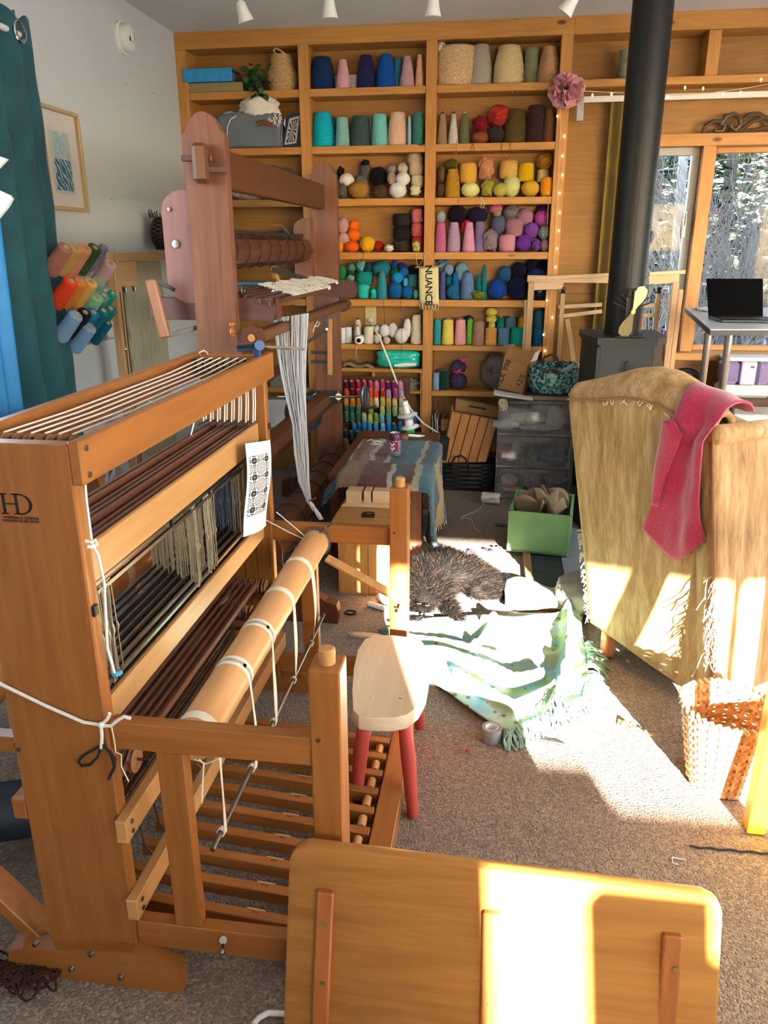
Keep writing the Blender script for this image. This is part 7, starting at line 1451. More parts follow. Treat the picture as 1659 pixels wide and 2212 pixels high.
part('frayed_threads', mb, FRY, ac, True, kind='stuff'); mb = MB()
for k in range(60):
    p = cBL.lerp(cTL, random.uniform(.02, .45)); mb.tube([p, p-cE*random.uniform(.004, .02)+Vector((0, 0, random.uniform(-.012, .008))), p-cE*random.uniform(.004, .026)+Vector((0, -.006, random.uniform(-.03, .004)))], .0013, 4)
for k in range(16):
    q = poly_at(SEAM, random.uniform(.12, .7)); p = planept(q.x, q.y+3)-cD*.008; mb.tube([p, p+cE*random.uniform(-.012, .012)+Vector((0, 0, -.006)), p+cE*random.uniform(-.02, .02)+Vector((0, 0, -.016))], .0014, 4)
part('frayed_edge', mb, plain('white_fray', '#d6cbb8', .9), ac, True, kind='stuff')
# towel
TWL = plain('crimson_terry', '#9c1440', .95, 0, .3, 170, sheen=.4, bmp=.8); tw = thing('hand_towel', 'crimson terry towel draped over the armchair back', 'towel', planept(1490, 1180))
EL = [(1470, 905), (1458, 945), (1447, 990), (1440, 1040), (1424, 1090), (1404, 1137)]; ER = [(1566, 912), (1538, 952), (1533, 1010), (1528, 1070), (1528, 1120), (1538, 1168)]
def twl(u, v_):
    if v_ < .22:
        t = 1-v_/.22; q = poly_at(EL, 0).lerp(poly_at(ER, 0), u); p = planept(q.x, q.y); a = math.pi*.9*t; w_ = .075; return p+cD*(w_*(1-math.cos(a)))+Vector((0, 0, (.10-.05*u)*math.sin(a)))-cD*(.018+.008*math.sin(9*u))
    t = (v_-.22)/.78; q = poly_at(EL, t).lerp(poly_at(ER, t), u); q.y += (52*math.sin(math.pi*min(1, u*1.05))**1.0*t**3 if True else 0); p = planept(q.x, q.y); return p-cD*(.026+.012*math.sin(7*u+2.5*t)+.008*noise.noise(Vector((u*4, t*5, 1))))
part('terry_cloth', MB().grid(twl, 28, 50, .008), TWL, tw, 'all')
F1 = [(1478, 902), (1498, 935), (1478, 985), (1458, 1035), (1442, 1085)]; F0 = [(1462, 905), (1452, 950), (1442, 1000), (1437, 1045), (1436, 1085)]
def fold(u, v_): q = poly_at(F0, v_).lerp(poly_at(F1, v_), u); p = planept(q.x, q.y); return p-cD*(.046+.008*math.sin(3*u)*1)
part('folded_edge', MB().grid(fold, 6, 24, .010), TWL, tw, 'all')
B4 = [planept(*q) for q in ((1456, 1150), (1500, 1172), (1500, 1194), (1459, 1197))]; part('under_layer', MB().prism([(0, 0), (1, 0), (2, 0), (3, 0)], lambda u, v_: B4[int(u)]-cD*.012, tuple(-cD*.008)), TWL, tw)
# ================================================================= stove
IRON = plain('stove_iron', '#2b2f31', .6, .2, .08, 50); PIPE = plain('pipe_black', '#14171a', .5, .2, .06)
sv = thing('wood_stove', 'dark grey cast iron wood stove with a tree relief on its side', 'stove', (.66, 4.3, .02))
SVP = [(.525, 4.10), (.80, 4.11), (.86, 4.2), (.86, 4.52), (.48, 4.52), (.475, 4.26)]
part('body', MB().prism(SVP, lambda u, v_: (u, v_, .16), (0, 0, .87)), IRON, sv)
def off(P, k): c_ = Vector((sum(p[0] for p in P)/len(P), sum(p[1] for p in P)/len(P))); return [tuple(c_+(Vector(p)-c_)*k) for p in P]
part('top_plate', MB().prism(off(SVP, 1.07), lambda u, v_: (u, v_, 1.03), (0, 0, .035)), IRON, sv); part('base', MB().prism(off(SVP, .97), lambda u, v_: (u, v_, .021), (0, 0, .14)), IRON, sv)
part('corner_strip', MB().box(.515, .535, 4.085, 4.105, .2, 1.02), IRON, sv); part('side_door', MB().bar((.468, 4.20, .25), (.468, 4.20, .80), .10, .01, up=(1, -.6, 0)), BLACK, sv)
mb = MB(); c_ = PY(1362, 815, 4.098); random.seed(23)
for k in range(26):
    a = random.uniform(0, 6.28); r_ = .055*math.sqrt(random.random()); p = c_+Vector((r_*math.cos(a), 0, r_*math.sin(a)*1.1+.02)); q = random.uniform(.008, .016); mb.tube([p+Vector((q*math.cos(t+a), -.002, q*math.sin(t+a))) for t in [3.6*j/7 for j in range(8)]], .0022, 4)
for dx in (-.012, 0, .014): mb.tube([c_+Vector((dx, -.002, -.13)), c_+Vector((dx*.3, -.002, -.06)), c_+Vector((dx*2.4, -.002, .02))], .003, 4)
part('tree_relief', mb, IRON, sv, True)
pp_ = thing('stove_pipe', 'tall straight black stove pipe rising to the ceiling', 'stove pipe', (.668, 4.33, 1.066)); part('pipe', MB().cyl((.668, 4.33, 1.066), (.668, 4.33, ZC), .0945, n=48), PIPE, pp_, True); part('pipe_seam', MB().cyl((.672, 4.2358, 1.1), (.672, 4.2358, 2.0), .0016, n=6), DSTEEL, pp_, True)
c_ = PY(1407, 512, 4.33); part('damper_dial', MB().lathe([(.03, 0), (.03, .008), (.022, .012), (.001, .012)], 20, Matrix.Translation((.76, 4.32, c_.z))@Matrix.Rotation(R(100), 4, 'Y')@Matrix.Rotation(R(30), 4, 'X')), DSTEEL, pp_, True)
sf = thing('stove_fan', 'small heat-powered stove fan with a brass-coloured propeller and black fins', 'fan', PY(1358, 726, 4.12)); yf = 4.13
part('fan_base', MB().bar(PY(1326, 726, yf), PY(1388, 726, yf), .08, .006), IRON, sf); part('fan_body', MB().bar(PY(1356, 726, yf+.03), PY(1362, 640, yf+.03), .03, .045, up=(1, 0, 0)), BLACK, sf)
mb = MB(); hub = PY(1364, 672, yf+.02)
for k in range(9): a = R(20+17.5*k); mb.bar(hub+Vector((.035*math.cos(a), .01, .05*math.sin(a))), hub+Vector((.10*math.cos(a), .01, .098*math.sin(a)*.9+.012)), .004, .03, up=(0, 1, 0))
part('cooling_fins', mb.bar(hub+Vector((-.03, .01, .105)), hub+Vector((.03, .01, .105)), .012, .008), BLACK, sf)
BR = plain('brass_blade', '#a89a70', .4, .8, .05)
def blade(s_):
    L = [(0, -.006), (.03, -.012), (.06, -.026), (.09, -.032), (.118, -.026), (.13, 0), (.118, .024), (.09, .03), (.06, .022), (.03, .012), (0, .006)]; th = R(72) if s_ > 0 else R(72+180); P = []
    for r_, w_ in L: P.append(hub+Vector((r_*math.cos(th)-w_*math.sin(th), -.05+.55*w_*s_*0-.3*w_, r_*math.sin(th)+w_*math.cos(th))))
    return MB().prism([(i, 0) for i in range(len(P))], lambda u, v_: P[int(u)], (0, -.002, 0))
part('blade', blade(1), BR, sf); part('blade', blade(-1), BR, sf); part('hub', MB().cyl(hub+Vector((0, -.03, 0)), hub+Vector((0, -.06, 0)), .011, n=16), BR, sf, True)
single('dark_box', MB().box(PY(1401, 850, 4.6).x, PY(1432, 850, 4.6).x, 4.6, 4.72, .02, PY(1415, 815, 4.6).z, ch=.008), plain('slate_box', '#33373c', .6), 'dark slate box standing between the stove and the fan', 'box'); c_ = PY(1412, 806, 4.62); single('folded_paper', MB().prism([(-.03, 0), (.03, 0), (.02, .04), (-.02, .035)], lambda u, v_: (c_.x+u, 4.65+v_, c_.z-.022+v_*.3), (0, 0, .012)), PAPER, 'folded white paper on the slate box beside the stove', 'paper')
# ================================================================= curtain, rod, lights and ornaments on the back wall
OLV = plain('olive_velvet', '#7c6a1c', .85, 0, .2, 7, sheen=.5); oc = thing('olive_curtain', 'olive green velvet curtain hanging behind the stove pipe', 'curtain', (.63, 5.12, .75))
def ocf(u, v_): x = PY(1322, 205, 5.12).x+(.185)*u; return (x, 5.13+.028*math.sin(u*13)+.004*math.sin(v_*40), 2.325-1.62*v_)
part('velvet_panel', MB().grid(ocf, 50, 40, .003), OLV, oc, 'all')
rd = thing('curtain_rod', 'white curtain rod on a bracket along the plywood wall', 'curtain rod', (1, 5.1, 2.3)); za = PY(1300, 214, 5.10).z; part('rod', MB().bar((PY(1256, 215, 5.1).x, 5.10, za), (2.6, 5.10, za+.005), .012, .032), WHITE, rd); a, b_ = PY(1254, 205, 5.1), PY(1252, 262, 5.1); part('bracket', MB().bar(a, b_, .03, .04, up=(1, 0, 0)), plain('bracket_white', '#b4b4b0', .5), rd)
pm = thing('paper_pompom', 'pink tissue paper pompom pinned on the bookcase post', 'pompom', PY(1224, 200, 5.03)); c_ = PY(1224, 196, 5.02); random.seed(29)
PK = [plain('tissue_pink', '#e4a4ba', .8, 0, .08, 20), plain('tissue_peach', '#e6aca4', .8, 0, .08, 20)]
pe = MB().grid(lambda u, v_: ((u-.5)*.045*(.35+1.1*v_)*(1.1-.35*(v_ > .85)), .012*math.sin(math.pi*u)-.008*v_, .075*v_+.008*(1-abs(2*u-1))*(v_ > .9)), 4, 5).mesh('petal', smooth='all'); pe.materials.append(PK[0])
for k in range(110):
    d = Vector((random.gauss(0, 1), random.gauss(-.35, .8), random.gauss(0, 1))).normalized()
    if d.y > .35: d.y = -d.y
    o = bpy.data.objects.new('petal', pe); COLL.objects.link(o); o.parent = pm; o.location = c_+d*.022-ORG[pm.name]; o.rotation_euler = (d.to_track_quat('Z', 'Y')@Matrix.Rotation(random.uniform(0, 6.3), 3, 'Z').to_quaternion()).to_euler(); s_ = random.uniform(.75, 1.05); o.scale = (s_, s_, s_)
    if k % 3 == 0: o.material_slots[0].link = 'OBJECT'; o.material_slots[0].material = PK[1]
sl = thing('string_lights', 'warm white fairy lights strung down the post and along the rail', 'fairy lights', (.33, 5.04, .95))
def glow(): m, n, l, b = newmat('bulb_glow'); b.inputs['Base Color'].default_value = (1, .8, .45, 1); b.inputs['Emission Color'].default_value = (1, .66, .25, 1); b.inputs['Emission Strength'].default_value = 9; return m
GL = glow(); yl = YB-.008; V_ = [(1210, 232), (1212, 260), (1208, 320), (1206, 380), (1203, 440), (1200, 500), (1197, 560), (1194, 610), (1190, 650), (1186, 700), (1183, 740), (1180, 770)]; H_ = [(1252, 196), (1290, 198), (1330, 200), (1375, 203), (1430, 206), (1480, 204), (1540, 200), (1600, 192), (1659, 182), (1720, 176)]
part('wire', MB().tube([PY(*q, yl) for q in V_], .0018, 5), plain('pale_wire', '#cfc7b4', .6), sl, True); part('wire', MB().tube([PY(*q, yl-.02) for q in H_], .0022, 5), plain('pale_wire', '#cfc7b4', .6), sl, True)
for a, b_, e in [(1204, 251, -6), (1219, 294, 6), (1215, 337, 4), (1215, 378, 6), (1209, 417, 6), (1209, 459, 7), (1207, 498, 6), (1203, 537, 6), (1200, 577, 6), (1181, 649, -8), (1193, 686, 6), (1174, 723, -8), (1177, 758, -3)]:
    c_ = PY(a, b_, yl-.003); part('bulb', MB().ball(c_, (.005, .005, .007), 8, 6), GL, sl, True)
for a, b_ in ((1280, 206), (1321, 204), (1443, 210), (1480, 189), (1519, 191), (1562, 203), (1600, 200), (1644, 172)):
    c_ = PY(a, b_, yl-.02); part('bulb', MB().ball(c_, (.005, .005, .008), 8, 6), GL, sl, True); part('bulb_stem', MB().cyl(c_, PY(a-1, b_+(7 if b_ < 195 else -5), yl-.02), .0018, n=5), plain('pale_wire', '#cfc7b4', .6), sl, True)
c_ = PY(1352, 164, 5.12); single('stone_vase', MB().lathe([(.035, 0), (.05, .03), (.048, .07), (.04, .11), (.046, .15), (.04, .152)], 24, Matrix.Translation((c_.x, 5.12, 2.4))), plain('stone_grey', '#7c7a6a', .85, 0, .3, 30), 'mottled grey vase in the niche beside the stove pipe', 'vase', True)
cv = thing('carved_ornament', 'dark carved wooden scroll ornament above the window beam', 'carving', (PY(1600, 290, 5.14).x, 5.14, 2.116)); CVW = wood('carved_walnut', '#3e2f1c', '#5e4a30', 'x')
def scr(pts, r_): P = [PY(a, b_, 5.13) for a, b_ in pts]; part('scroll', MB().tube([P[max(0, min(len(P)-2, int(i/3)))].lerp(P[min(len(P)-1, int(i/3)+1)], (i % 3)/3) for i in range(3*(len(P)-1)+1)], r_, 8), CVW, cv, True)
scr([(1517, 288), (1524, 272), (1540, 262), (1556, 262), (1566, 272), (1560, 284), (1546, 284), (1542, 275)], .012); scr([(1556, 270), (1568, 252), (1584, 246), (1598, 254), (1600, 270), (1588, 282), (1578, 274), (1582, 264)], .013); scr([(1590, 288), (1606, 276), (1626, 262), (1650, 254), (1680, 256)], .012); scr([(1602, 262), (1618, 248), (1640, 246), (1664, 262), (1680, 280)], .013); scr([(1528, 287), (1560, 289), (1590, 286), (1620, 288), (1690, 288)], .008); scr([(1566, 262), (1590, 284), (1606, 288)], .011); scr([(1600, 284), (1630, 282), (1660, 275), (1690, 284)], .011)
ch = thing('star_mobile', 'string of dark metal stars hanging in the big window', 'mobile', PY(1627, 415, 5.15)); part('string', MB().cyl(PY(1630, 330, 5.15), PY(1626, 415, 5.15), .0012, n=5), DSTEEL, ch)
for a, b_, r_ in ((1631, 374, .02), (1629, 391, .018), (1628, 402, .008), (1627, 408, .008), (1626, 413, .006)):
    c_ = PY(a, b_, 5.15); P = [((r_ if i % 2 == 0 else r_*.45)*math.cos(math.pi*i/6), (r_ if i % 2 == 0 else r_*.45)*math.sin(math.pi*i/6)) for i in range(12)]; part('star', MB().prism(P, lambda u, v_: c_+Vector((u, 0, v_)), (0, .004, 0)), DSTEEL, ch)
pk = thing('pink_blocks', 'stack of pink foam blocks on the window sill', 'foam block', PY(1438, 757, 5.06)); PKF = plain('pink_foam', '#d8749c', .7)
for q in ((1428, 1456, 743, 757), (1430, 1452, 728, 742), (1432, 1455, 711, 727)): a, b_ = PY(q[0], q[3], 5.08), PY(q[1], q[2], 5.08); part('foam_piece', MB().box(a.x, b_.x, 5.05, 5.10, .8805+PY(1440, 757, 5.08).z*0+(a.z-PY(1440, 757, 5.08).z), .8805+(b_.z-PY(1440, 757, 5.08).z), ch=.003), PKF, pk)
# ceiling spot lights
for k, (a, b_, dx) in enumerate(((526, 28, .02), (712, 20, 0), (936, 16, -.01), (1230, 11, -.03))):
    tl = thing('ceiling_spotlight', ('white ceiling spotlight nearest the side wall', 'white ceiling spotlight second from the side wall', 'white ceiling spotlight third from the side wall', 'white ceiling spotlight nearest the stove pipe')[k], 'spotlight', (0, 0, ZC), 'ceiling spotlights'); c_ = PY(a, b_, 4.0); tl.location = (c_.x, 4.0, ZC); ORG[tl.name] = Vector((c_.x, 4.0, ZC))
    d = Vector((.25, .25, -1)).normalized() if k == 0 else Vector((dx*4, .1, -1)).normalized()
    if k == 3: d = Vector((-.55, .1, -.8)).normalized()
    tp = c_-d*.03; part('stem', MB().tube([(c_.x-d.x*.06, 4.0, ZC), tp-d*.03, tp], .006, 8), WHITE, tl, True); Mx = Matrix.Translation(tp)@d.to_track_quat('Z', 'Y').to_matrix().to_4x4()
    part('head', MB().lathe([(.012, -.02), (.022, -.01), (.026, .02), (.036, .06), (.038, .066), (.033, .066)], 24, Mx), WHITE, tl, True); part('lens', MB().lathe([(.033, .0655), (.02, .061), (.001, .06)], 20, Mx, close=False), plain('lens_grey', '#9a9c9c', .2, .3), tl, True); part('mount', MB().box(c_.x-d.x*.06-.05, c_.x-d.x*.06+.05, 3.98, 4.02, ZC-.018, ZC-.0005), WHITE, tl)
# ================================================================= desk, laptop, fan, humidifier, frames
DZ = 1.17; dF, dL = PZ(1535, 711, DZ), PZ(1480, 664, DZ); dv = Vector((dL.x-dF.x, dL.y-dF.y, 0)); dr_ = Vector((.62, .06, 0))
dk = thing('standing_desk', 'white-topped standing desk on chrome poles in front of the window', 'desk', (dF.x+.3, dF.y+.4, 0)); part('desk_top', MB().prism([(0, 0), (1, 0), (2, 0), (3, 0)], lambda u, v_: [dF, dF+dr_, dF+dr_+dv, dF+dv][int(u)]-Vector((0, 0, .0)), (0, 0, -.004)), plain('desk_white', '#dde3ee', .25, 0, .02), dk); part('desk_edge', MB().prism([(0, 0), (1, 0), (2, 0), (3, 0)], lambda u, v_: [dF, dF+dr_, dF+dr_+dv, dF+dv][int(u)]-Vector((0, 0, .0045)), (0, 0, -.022)), plain('desk_underside', '#2c2c2e', .5), dk)
for a, b_, y in ((1530, 725, 3.95), (1576, 720, 3.72)):
    p = PY(a, b_, y); part('chrome_pole', MB().cyl((p.x, y, .78), (p.x, y, DZ-.027), .0165, n=18), CHROME, dk, True); part('clamp', MB().cyl((p.x, y, .73), (p.x, y, .80), .026, n=18), BLACK, dk, True); part('clamp_knob', MB().cyl((p.x+.02, y, .77), (p.x+.055, y-.01, .77), .017, n=14).cyl((p.x+.055, y-.01, .80), (p.x+.058, y-.012, .74), .012, n=10), BLACK, dk, True); part('lower_tube', MB().cyl((p.x, y, .02), (p.x, y, .73), .021, n=18), WHITE, dk, True)
part('foot', MB().box(dF.x+.02, dF.x+.6, 3.68, 3.74, 0.021, .045), WHITE, dk); part('foot', MB().box(dF.x+.02, dF.x+.6, 3.92, 3.98, .021, .045), WHITE, dk)
yL = 4.02; lp_ = thing('laptop', 'open black laptop on the standing desk against the window', 'laptop', PY(1588, 690, yL)); a, b_ = PY(1531, 688, yL), PY(1648, 688, yL); part('base', MB().box(a.x, b_.x+.01, yL-.22, yL, DZ+.001, DZ+.014, ch=.004), plain('laptop_grey', '#2a2e36', .35, .4), lp_); sc_ = part('screen', MB().prism([(0, 0), (1, 0), (2, 0), (3, 0)], lambda u, v_: [a, b_, PY(1648, 602, yL+.05), PY(1526, 602, yL+.05)][int(u)], (0, .007, 0)), plain('laptop_black', '#030304', .2), lp_); sc_.data.materials[0].node_tree.nodes['Principled BSDF'].inputs['Specular IOR Level'].default_value = .05; part('keyboard', MB().box(a.x+.02, b_.x-.01, yL-.13, yL-.02, DZ+.0142, DZ+.016, ch=0), BLACK, lp_)
single('desk_papers', crump(PZ(1500, 668, DZ).x+.05, PZ(1500, 668, DZ).y-.15, DZ+.012, (.09, .06, .011), 44, .3), PAPER, 'crumpled white paper on the desk corner', 'paper', 'all')
hx, hy, hz = PY(1600, 850, 4.93).x, 4.93, .641
hm = thing('humidifier', 'white humidifier with lilac translucent side tanks on the window ledge', 'humidifier', (hx, hy, hz))
def rbox(x0, x1, y0, y1, z0, z1, r_): P = []; 
part('base', MB().box(hx-.145, hx+.145, hy-.075, hy+.075, hz, hz+.075, ch=.025), WHITE, hm); LIL = plain('lilac_tank', '#a394d4', .25, 0, .05); LIL.node_tree.nodes['Principled BSDF'].inputs['Transmission Weight'].default_value = .45
part('tank', MB().box(hx-.14, hx-.04, hy-.07, hy+.07, hz+.0755, hz+.215, ch=.02), LIL, hm); part('tank', MB().box(hx+.05, hx+.14, hy-.07, hy+.07, hz+.0755, hz+.215, ch=.02), LIL, hm); part('front_column', MB().box(hx-.039, hx+.049, hy-.074, hy+.07, hz+.0755, hz+.215, ch=.006), plain('pale_lilac', '#c9c4e0', .35), hm); part('top_cap', MB().box(hx-.135, hx+.135, hy-.07, hy+.07, hz+.2155, hz+.24, ch=.018), WHITE, hm); part('display', MB().box(hx+.012, hx+.034, hy-.0755, hy-.074, hz+.178, hz+.19, ch=0), DSTEEL, hm)
fc = PY(1475, 838, 5.08); fn = thing('desk_fan', 'round black desk fan standing below the window', 'fan', (fc.x, 5.08, 0)); mb = MB()
for r_, t in ((.118, .012), (.104, .003), (.088, .003), (.07, .003), (.052, .003)): mb.tube([fc+Vector((r_*math.cos(a), -.02 if r_ > .11 else -.03, r_*math.sin(a))) for a in [2*math.pi*j/36 for j in range(36)]], t, 6, closed=True)
part('grille', mb, BLACK, fn, True); mb = MB()
for k in range(30): a = 2*math.pi*k/30; mb.tube([fc+Vector((.035*math.cos(a), -.034, .035*math.sin(a))), fc+Vector((.08*math.cos(a+.2), -.034, .08*math.sin(a+.2))), fc+Vector((.118*math.cos(a+.3), -.02, .118*math.sin(a+.3)))], .0018, 4)
part('grille_wires', mb, BLACK, fn, True, kind='stuff'); part('shell', MB().lathe([(.125, -.02), (.12, .02), (.06, .07), (.03, .08)], 30, Matrix.Translation(fc)@Matrix.Rotation(R(-90), 4, 'X'), close=False), BLACK, fn, True); part('hub', MB().cyl(fc+Vector((0, -.03, 0)), fc+Vector((0, -.044, 0)), .036, n=24), BLACK, fn, True); part('nameplate', MB().box(fc.x-.02, fc.x+.02, fc.y-.0455, fc.y-.044, fc.z-.003, fc.z+.004, ch=0), STEEL, fn)
for k in range(5): a = 2*math.pi*k/5; part('fan_blade', MB().prism([(.03*math.cos(a), .03*math.sin(a)), (.1*math.cos(a-.3), .1*math.sin(a-.3)), (.105*math.cos(a+.1), .105*math.sin(a+.1)), (.095*math.cos(a+.5), .095*math.sin(a+.5)), (.03*math.cos(a+.6), .03*math.sin(a+.6))], lambda u, v_: fc+Vector((u, 0, v_)), (0, .003, 0)), plain('fan_brown', '#3a342c', .4), fn)
part('stand', MB().bar((fc.x, 5.1, .03), (fc.x, 5.1, fc.z-.1), .05, .05).box(fc.x-.1, fc.x+.1, 5.02, 5.18, .021, .04), BLACK, fn)
wsy = 4.45; a, b_ = PY(1560, 890, wsy), PY(1659, 890, wsy); ws = thing('window_bench', 'low white bench with a fluffy cream mat under the window', 'bench', (a.x+.4, wsy, 0)); part('bench_top', MB().box(a.x-.02, a.x+1.0, wsy, 4.72, a.z-.05, a.z-.02), WHITE, ws); part('fluffy_mat', MB().grid(lambda u, v_: (a.x-.015+1.0*u, wsy+.005+.25*v_, a.z-.012+.012*noise.noise(Vector((u*60, v_*20, 0)))), 80, 20, .01), plain('fluffy_cream', '#cfc8b8', 1., 0, .1, 80, bmp=.9), ws, 'all'); part('bench_front', MB().box(a.x-.01, a.x+.99, wsy+.03, wsy+.05, .0, a.z-.05), plain('sage_panel', '#a39d84', .7), ws)
YE = 4.97
ef = thing('yarn_floor_frame', 'light maple floor frame with a wide crossbar behind the stove', 'frame', (.6, YE, 0))
def eb(a, b_, wd, ht, up=(0, 0, 1), m=LIGHT_X, nm='bar', y=YE): part(nm, MB().bar(PY(*a, y), PY(*b_, y), wd, ht, up=up), m, ef)
eb((1139, 602), (1318, 594), .03, .022, nm='crossbar'); eb((1139, 602), (1320, 604), .028, .04, nm='crossbar_board', y=YE+.01); eb((1402, 592), (1480, 587), .03, .022, nm='crossbar'); P4 = [PY(a, b_, YE+.005) for a, b_ in ((1402, 592), (1468, 590), (1466, 611), (1402, 615))]; part('gusset', MB().prism([(0, 0), (1, 0), (2, 0), (3, 0)], lambda u, v_: P4[int(u)], (0, .02, 0)), LIGHT_X, ef); P4 = [PY(a, b_, YE+.005) for a, b_ in ((1150, 606), (1222, 600), (1214, 624), (1152, 627))]; part('gusset', MB().prism([(0, 0), (1, 0), (2, 0), (3, 0)], lambda u, v_: P4[int(u)], (0, .02, 0)), LIGHT_X, ef)
for a0, z1 in ((1148, 690), (1460, 605)):
    p = PY(a0, 610, YE); part('post', MB().box(p.x-.018, p.x+.018, YE-.01, YE+.03, .02, p.z), LIGHT_Z, ef)
p = PY(1472, 625, YE); part('post', MB().box(p.x-.014, p.x+.014, YE+.005, YE+.035, .02, p.z), LIGHT_Z, ef); p = PY(1138, 648, YE); part('post', MB().box(p.x-.012, p.x+.014, YE+.005, YE+.035, .02, p.z), LIGHT_Z, ef)
for k, (a, b_) in enumerate(((1406, 617), (1447, 616), (1206, 628), (1166, 631))): c_ = PY(a, b_, YE); part('wing_nut', MB().bar(c_+Vector((-.012, 0, 0)), c_+Vector((.012, 0, .006)), .006, .01), DSTEEL, ef)
wf = thing('umbrella_frame', 'slim wooden stand with black knobs behind the stove', 'stand', (.7, 4.85, 0)); ye = 5.09
for a, b_, c0 in ((1216, 634, 1212), (1423, 634, 1415)):
    p = PY(a, b_, ye); part('upright', MB().box(p.x-.014, p.x+.014, ye-.014, ye+.014, .02, p.z), LIGHT_Z, wf); part('knob', MB().lathe([(.012, 0), (.014, .012), (.008, .018), (.015, .026), (.014, .036), (.002, .04)], 14, Matrix.Translation(p)), BLACK, wf, True)
for b0, b1 in (((1206, 663), (1300, 658)), ((1206, 684), (1300, 672)), ((1388, 660), (1424, 660)), ((1388, 682), (1424, 680))): part('rail', MB().bar(PY(*b0, ye), PY(*b1, ye), .02, .024), LIGHT_X, wf)
part('strut', MB().bar(PY(1225, 688, ye), PY(1240, 790, ye), .02, .03, up=(1, 0, 0)), LIGHT_Z, wf); part('strut', MB().bar(PY(1385, 675, ye), PY(1384, 800, ye), .02, .03, up=(1, 0, 0)), LIGHT_Z, wf)
random.seed(37)
for k in range(6):
    a = 1247+6*k; p = PY(a, 812, 4.95); single('pattern_book', MB().bar((p.x, 4.95, .52), (p.x+.01, 4.95, p.z+.03+.02*(k % 3)), .12, .012, up=(1, 0, 0)), plain('book_%d' % k, ('#d8d4c8', '#3a5a3c', '#b8b0a0', '#2c4860', '#a8c060', '#e0dcd0')[k], .6), ('cream booklet standing behind the crochet basket', 'dark green booklet standing behind the crochet basket', 'beige booklet standing behind the crochet basket', 'navy booklet standing behind the crochet basket', 'lime booklet standing behind the crochet basket', 'white booklet standing beside the stove')[k], 'booklet')
single('black_case', MB().box(PY(1235, 850, 4.9).x, PY(1285, 850, 4.9).x, 4.84, 5.05, .021, .52, ch=.01), BLACK, 'black case standing between the basket and the stove', 'case')
# ================================================================= foreground
BT = wood('tabletop_wood', '#8f5a24', '#b37c38', 'x', scale=.45, rough=.25, coat=.4, dist=2); BTN = wood('batten_wood', '#8a4c22', '#a8642e', 'z', scale=.7, rough=.35)
yt, yb2 = 1.135, 1.045
tt = thing('batten_board', 'tilted wooden tabletop with three screwed battens in front of the loom', 'tabletop', (.05, 1.0, 0))
tTL, tTR = PY(628, 1815, yt), PY(1560, 1932, yt); tBL, tBR = PY(612, 2290, yb2), PY(1540, 2330, yb2); tn = (tTR-tTL).cross(tBL-tTL).normalized(); tn = tn if tn.y < 0 else -tn
TO = []
def tq(u, v_): return tTL.lerp(tTR, u).lerp(tBL.lerp(tBR, u), v_)
for cu, cv_, s0 in ((0, 0, 180), (1, 0, 270)):
    for i in range(7): a = R(s0+90*i/6); TO.append((cu+(.045 if cu == 0 else -.045)+.045*math.cos(a), .09+.09*math.sin(a)))
TO += [(1, 1.0), (0, 1.0)]
n_ = len(TO); P0 = [tq(*p) for p in TO]; cc = sum(P0, Vector())/n_; mb = MB()
for k, dn_ in ((.985, .012), (.997, .009), (1., .0), (1., -.012), (.985, -.018)): mb.v += [tuple(cc+(p-cc)*k+tn*dn_) for p in P0]
for r_ in range(4):
    for i in range(n_): j = (i+1) % n_; mb.f.append((r_*n_+i, r_*n_+j, (r_+1)*n_+j, (r_+1)*n_+i))
mb.f.append(tuple(range(n_))[::-1]); mb.f.append(tuple(4*n_+i for i in range(n_))); part('board', mb, BT, tt, True)
def tp_(px, py): d = ray(px, py); q = tTL+tn*.012; return CAM+d*((q-CAM).dot(tn)/d.dot(tn))
for (a0, b0), (a1, b1), scw in (((706, 1918), (690, 2290), ((703, 1982), (702, 2110))), ((1062, 1962), (1052, 2300), ((1064, 2026), (1057, 2155))), ((1450, 2010), (1428, 2310), ((1453, 2078), (1440, 2203)))):
    p, q = tp_(a0, b0), tp_(a1, b1); bt_ = part('batten', MB().bar(p+tn*.009, q+tn*.009, .032, .018, up=tn, ch=.003), BTN, tt)
    for s_ in scw: c_ = tp_(*s_)+tn*.0175; part('screw', MB().cyl(c_, c_+tn*.002, .005, n=10), plain('brass_screw', '#8a8050', .4, .7), bt_, True)
part('wood_gouge', MB().bar(tp_(872, 2163), tp_(925, 2170), .007, .001, up=tn), plain('gouge', '#6a3c18', .9), tt)
for a, b_ in ((.1, 1.0), (.9, 1.0)): p = tq(a, b_)-tn*.03; part('prop_leg', MB().bar((p.x, p.y+.05, 0), p+Vector((0, .04, .25)), .04, .03), BTN, tt)
YP = plain('yellow_paint', '#c9a112', .35, 0, .03); yt_ = thing('yellow_table', 'yellow painted table whose square leg stands beside the basket', 'table', (1.0, 1.6, 0)); cx_ = .752; cy_ = 1.83
for dx, dy in ((0, 0), (.40, 0), (.40, -.2)):
    part('leg', MB().box(cx_+dx-.022, cx_+dx+.024, cy_+dy-.022, cy_+dy+.024, 0, .78, ch=.003), YP, yt_)
part('table_top', MB().box(cx_-.03, cx_+.43, cy_-.23, cy_+.03, .78, .805), YP, yt_)
WK = plain('split_wicker', '#b07c48', .6, 0, .3, 50); WK2 = plain('pale_wicker', '#c8a070', .6, 0, .25, 50); bcx, bcy = .712, 2.03
ba = thing('wicker_basket', 'woven split-wood basket on the carpet beside the yellow leg', 'basket', (bcx, bcy, 0)); NS = 26; HB = .255
def brad(z): return .088+.045*(z/HB)
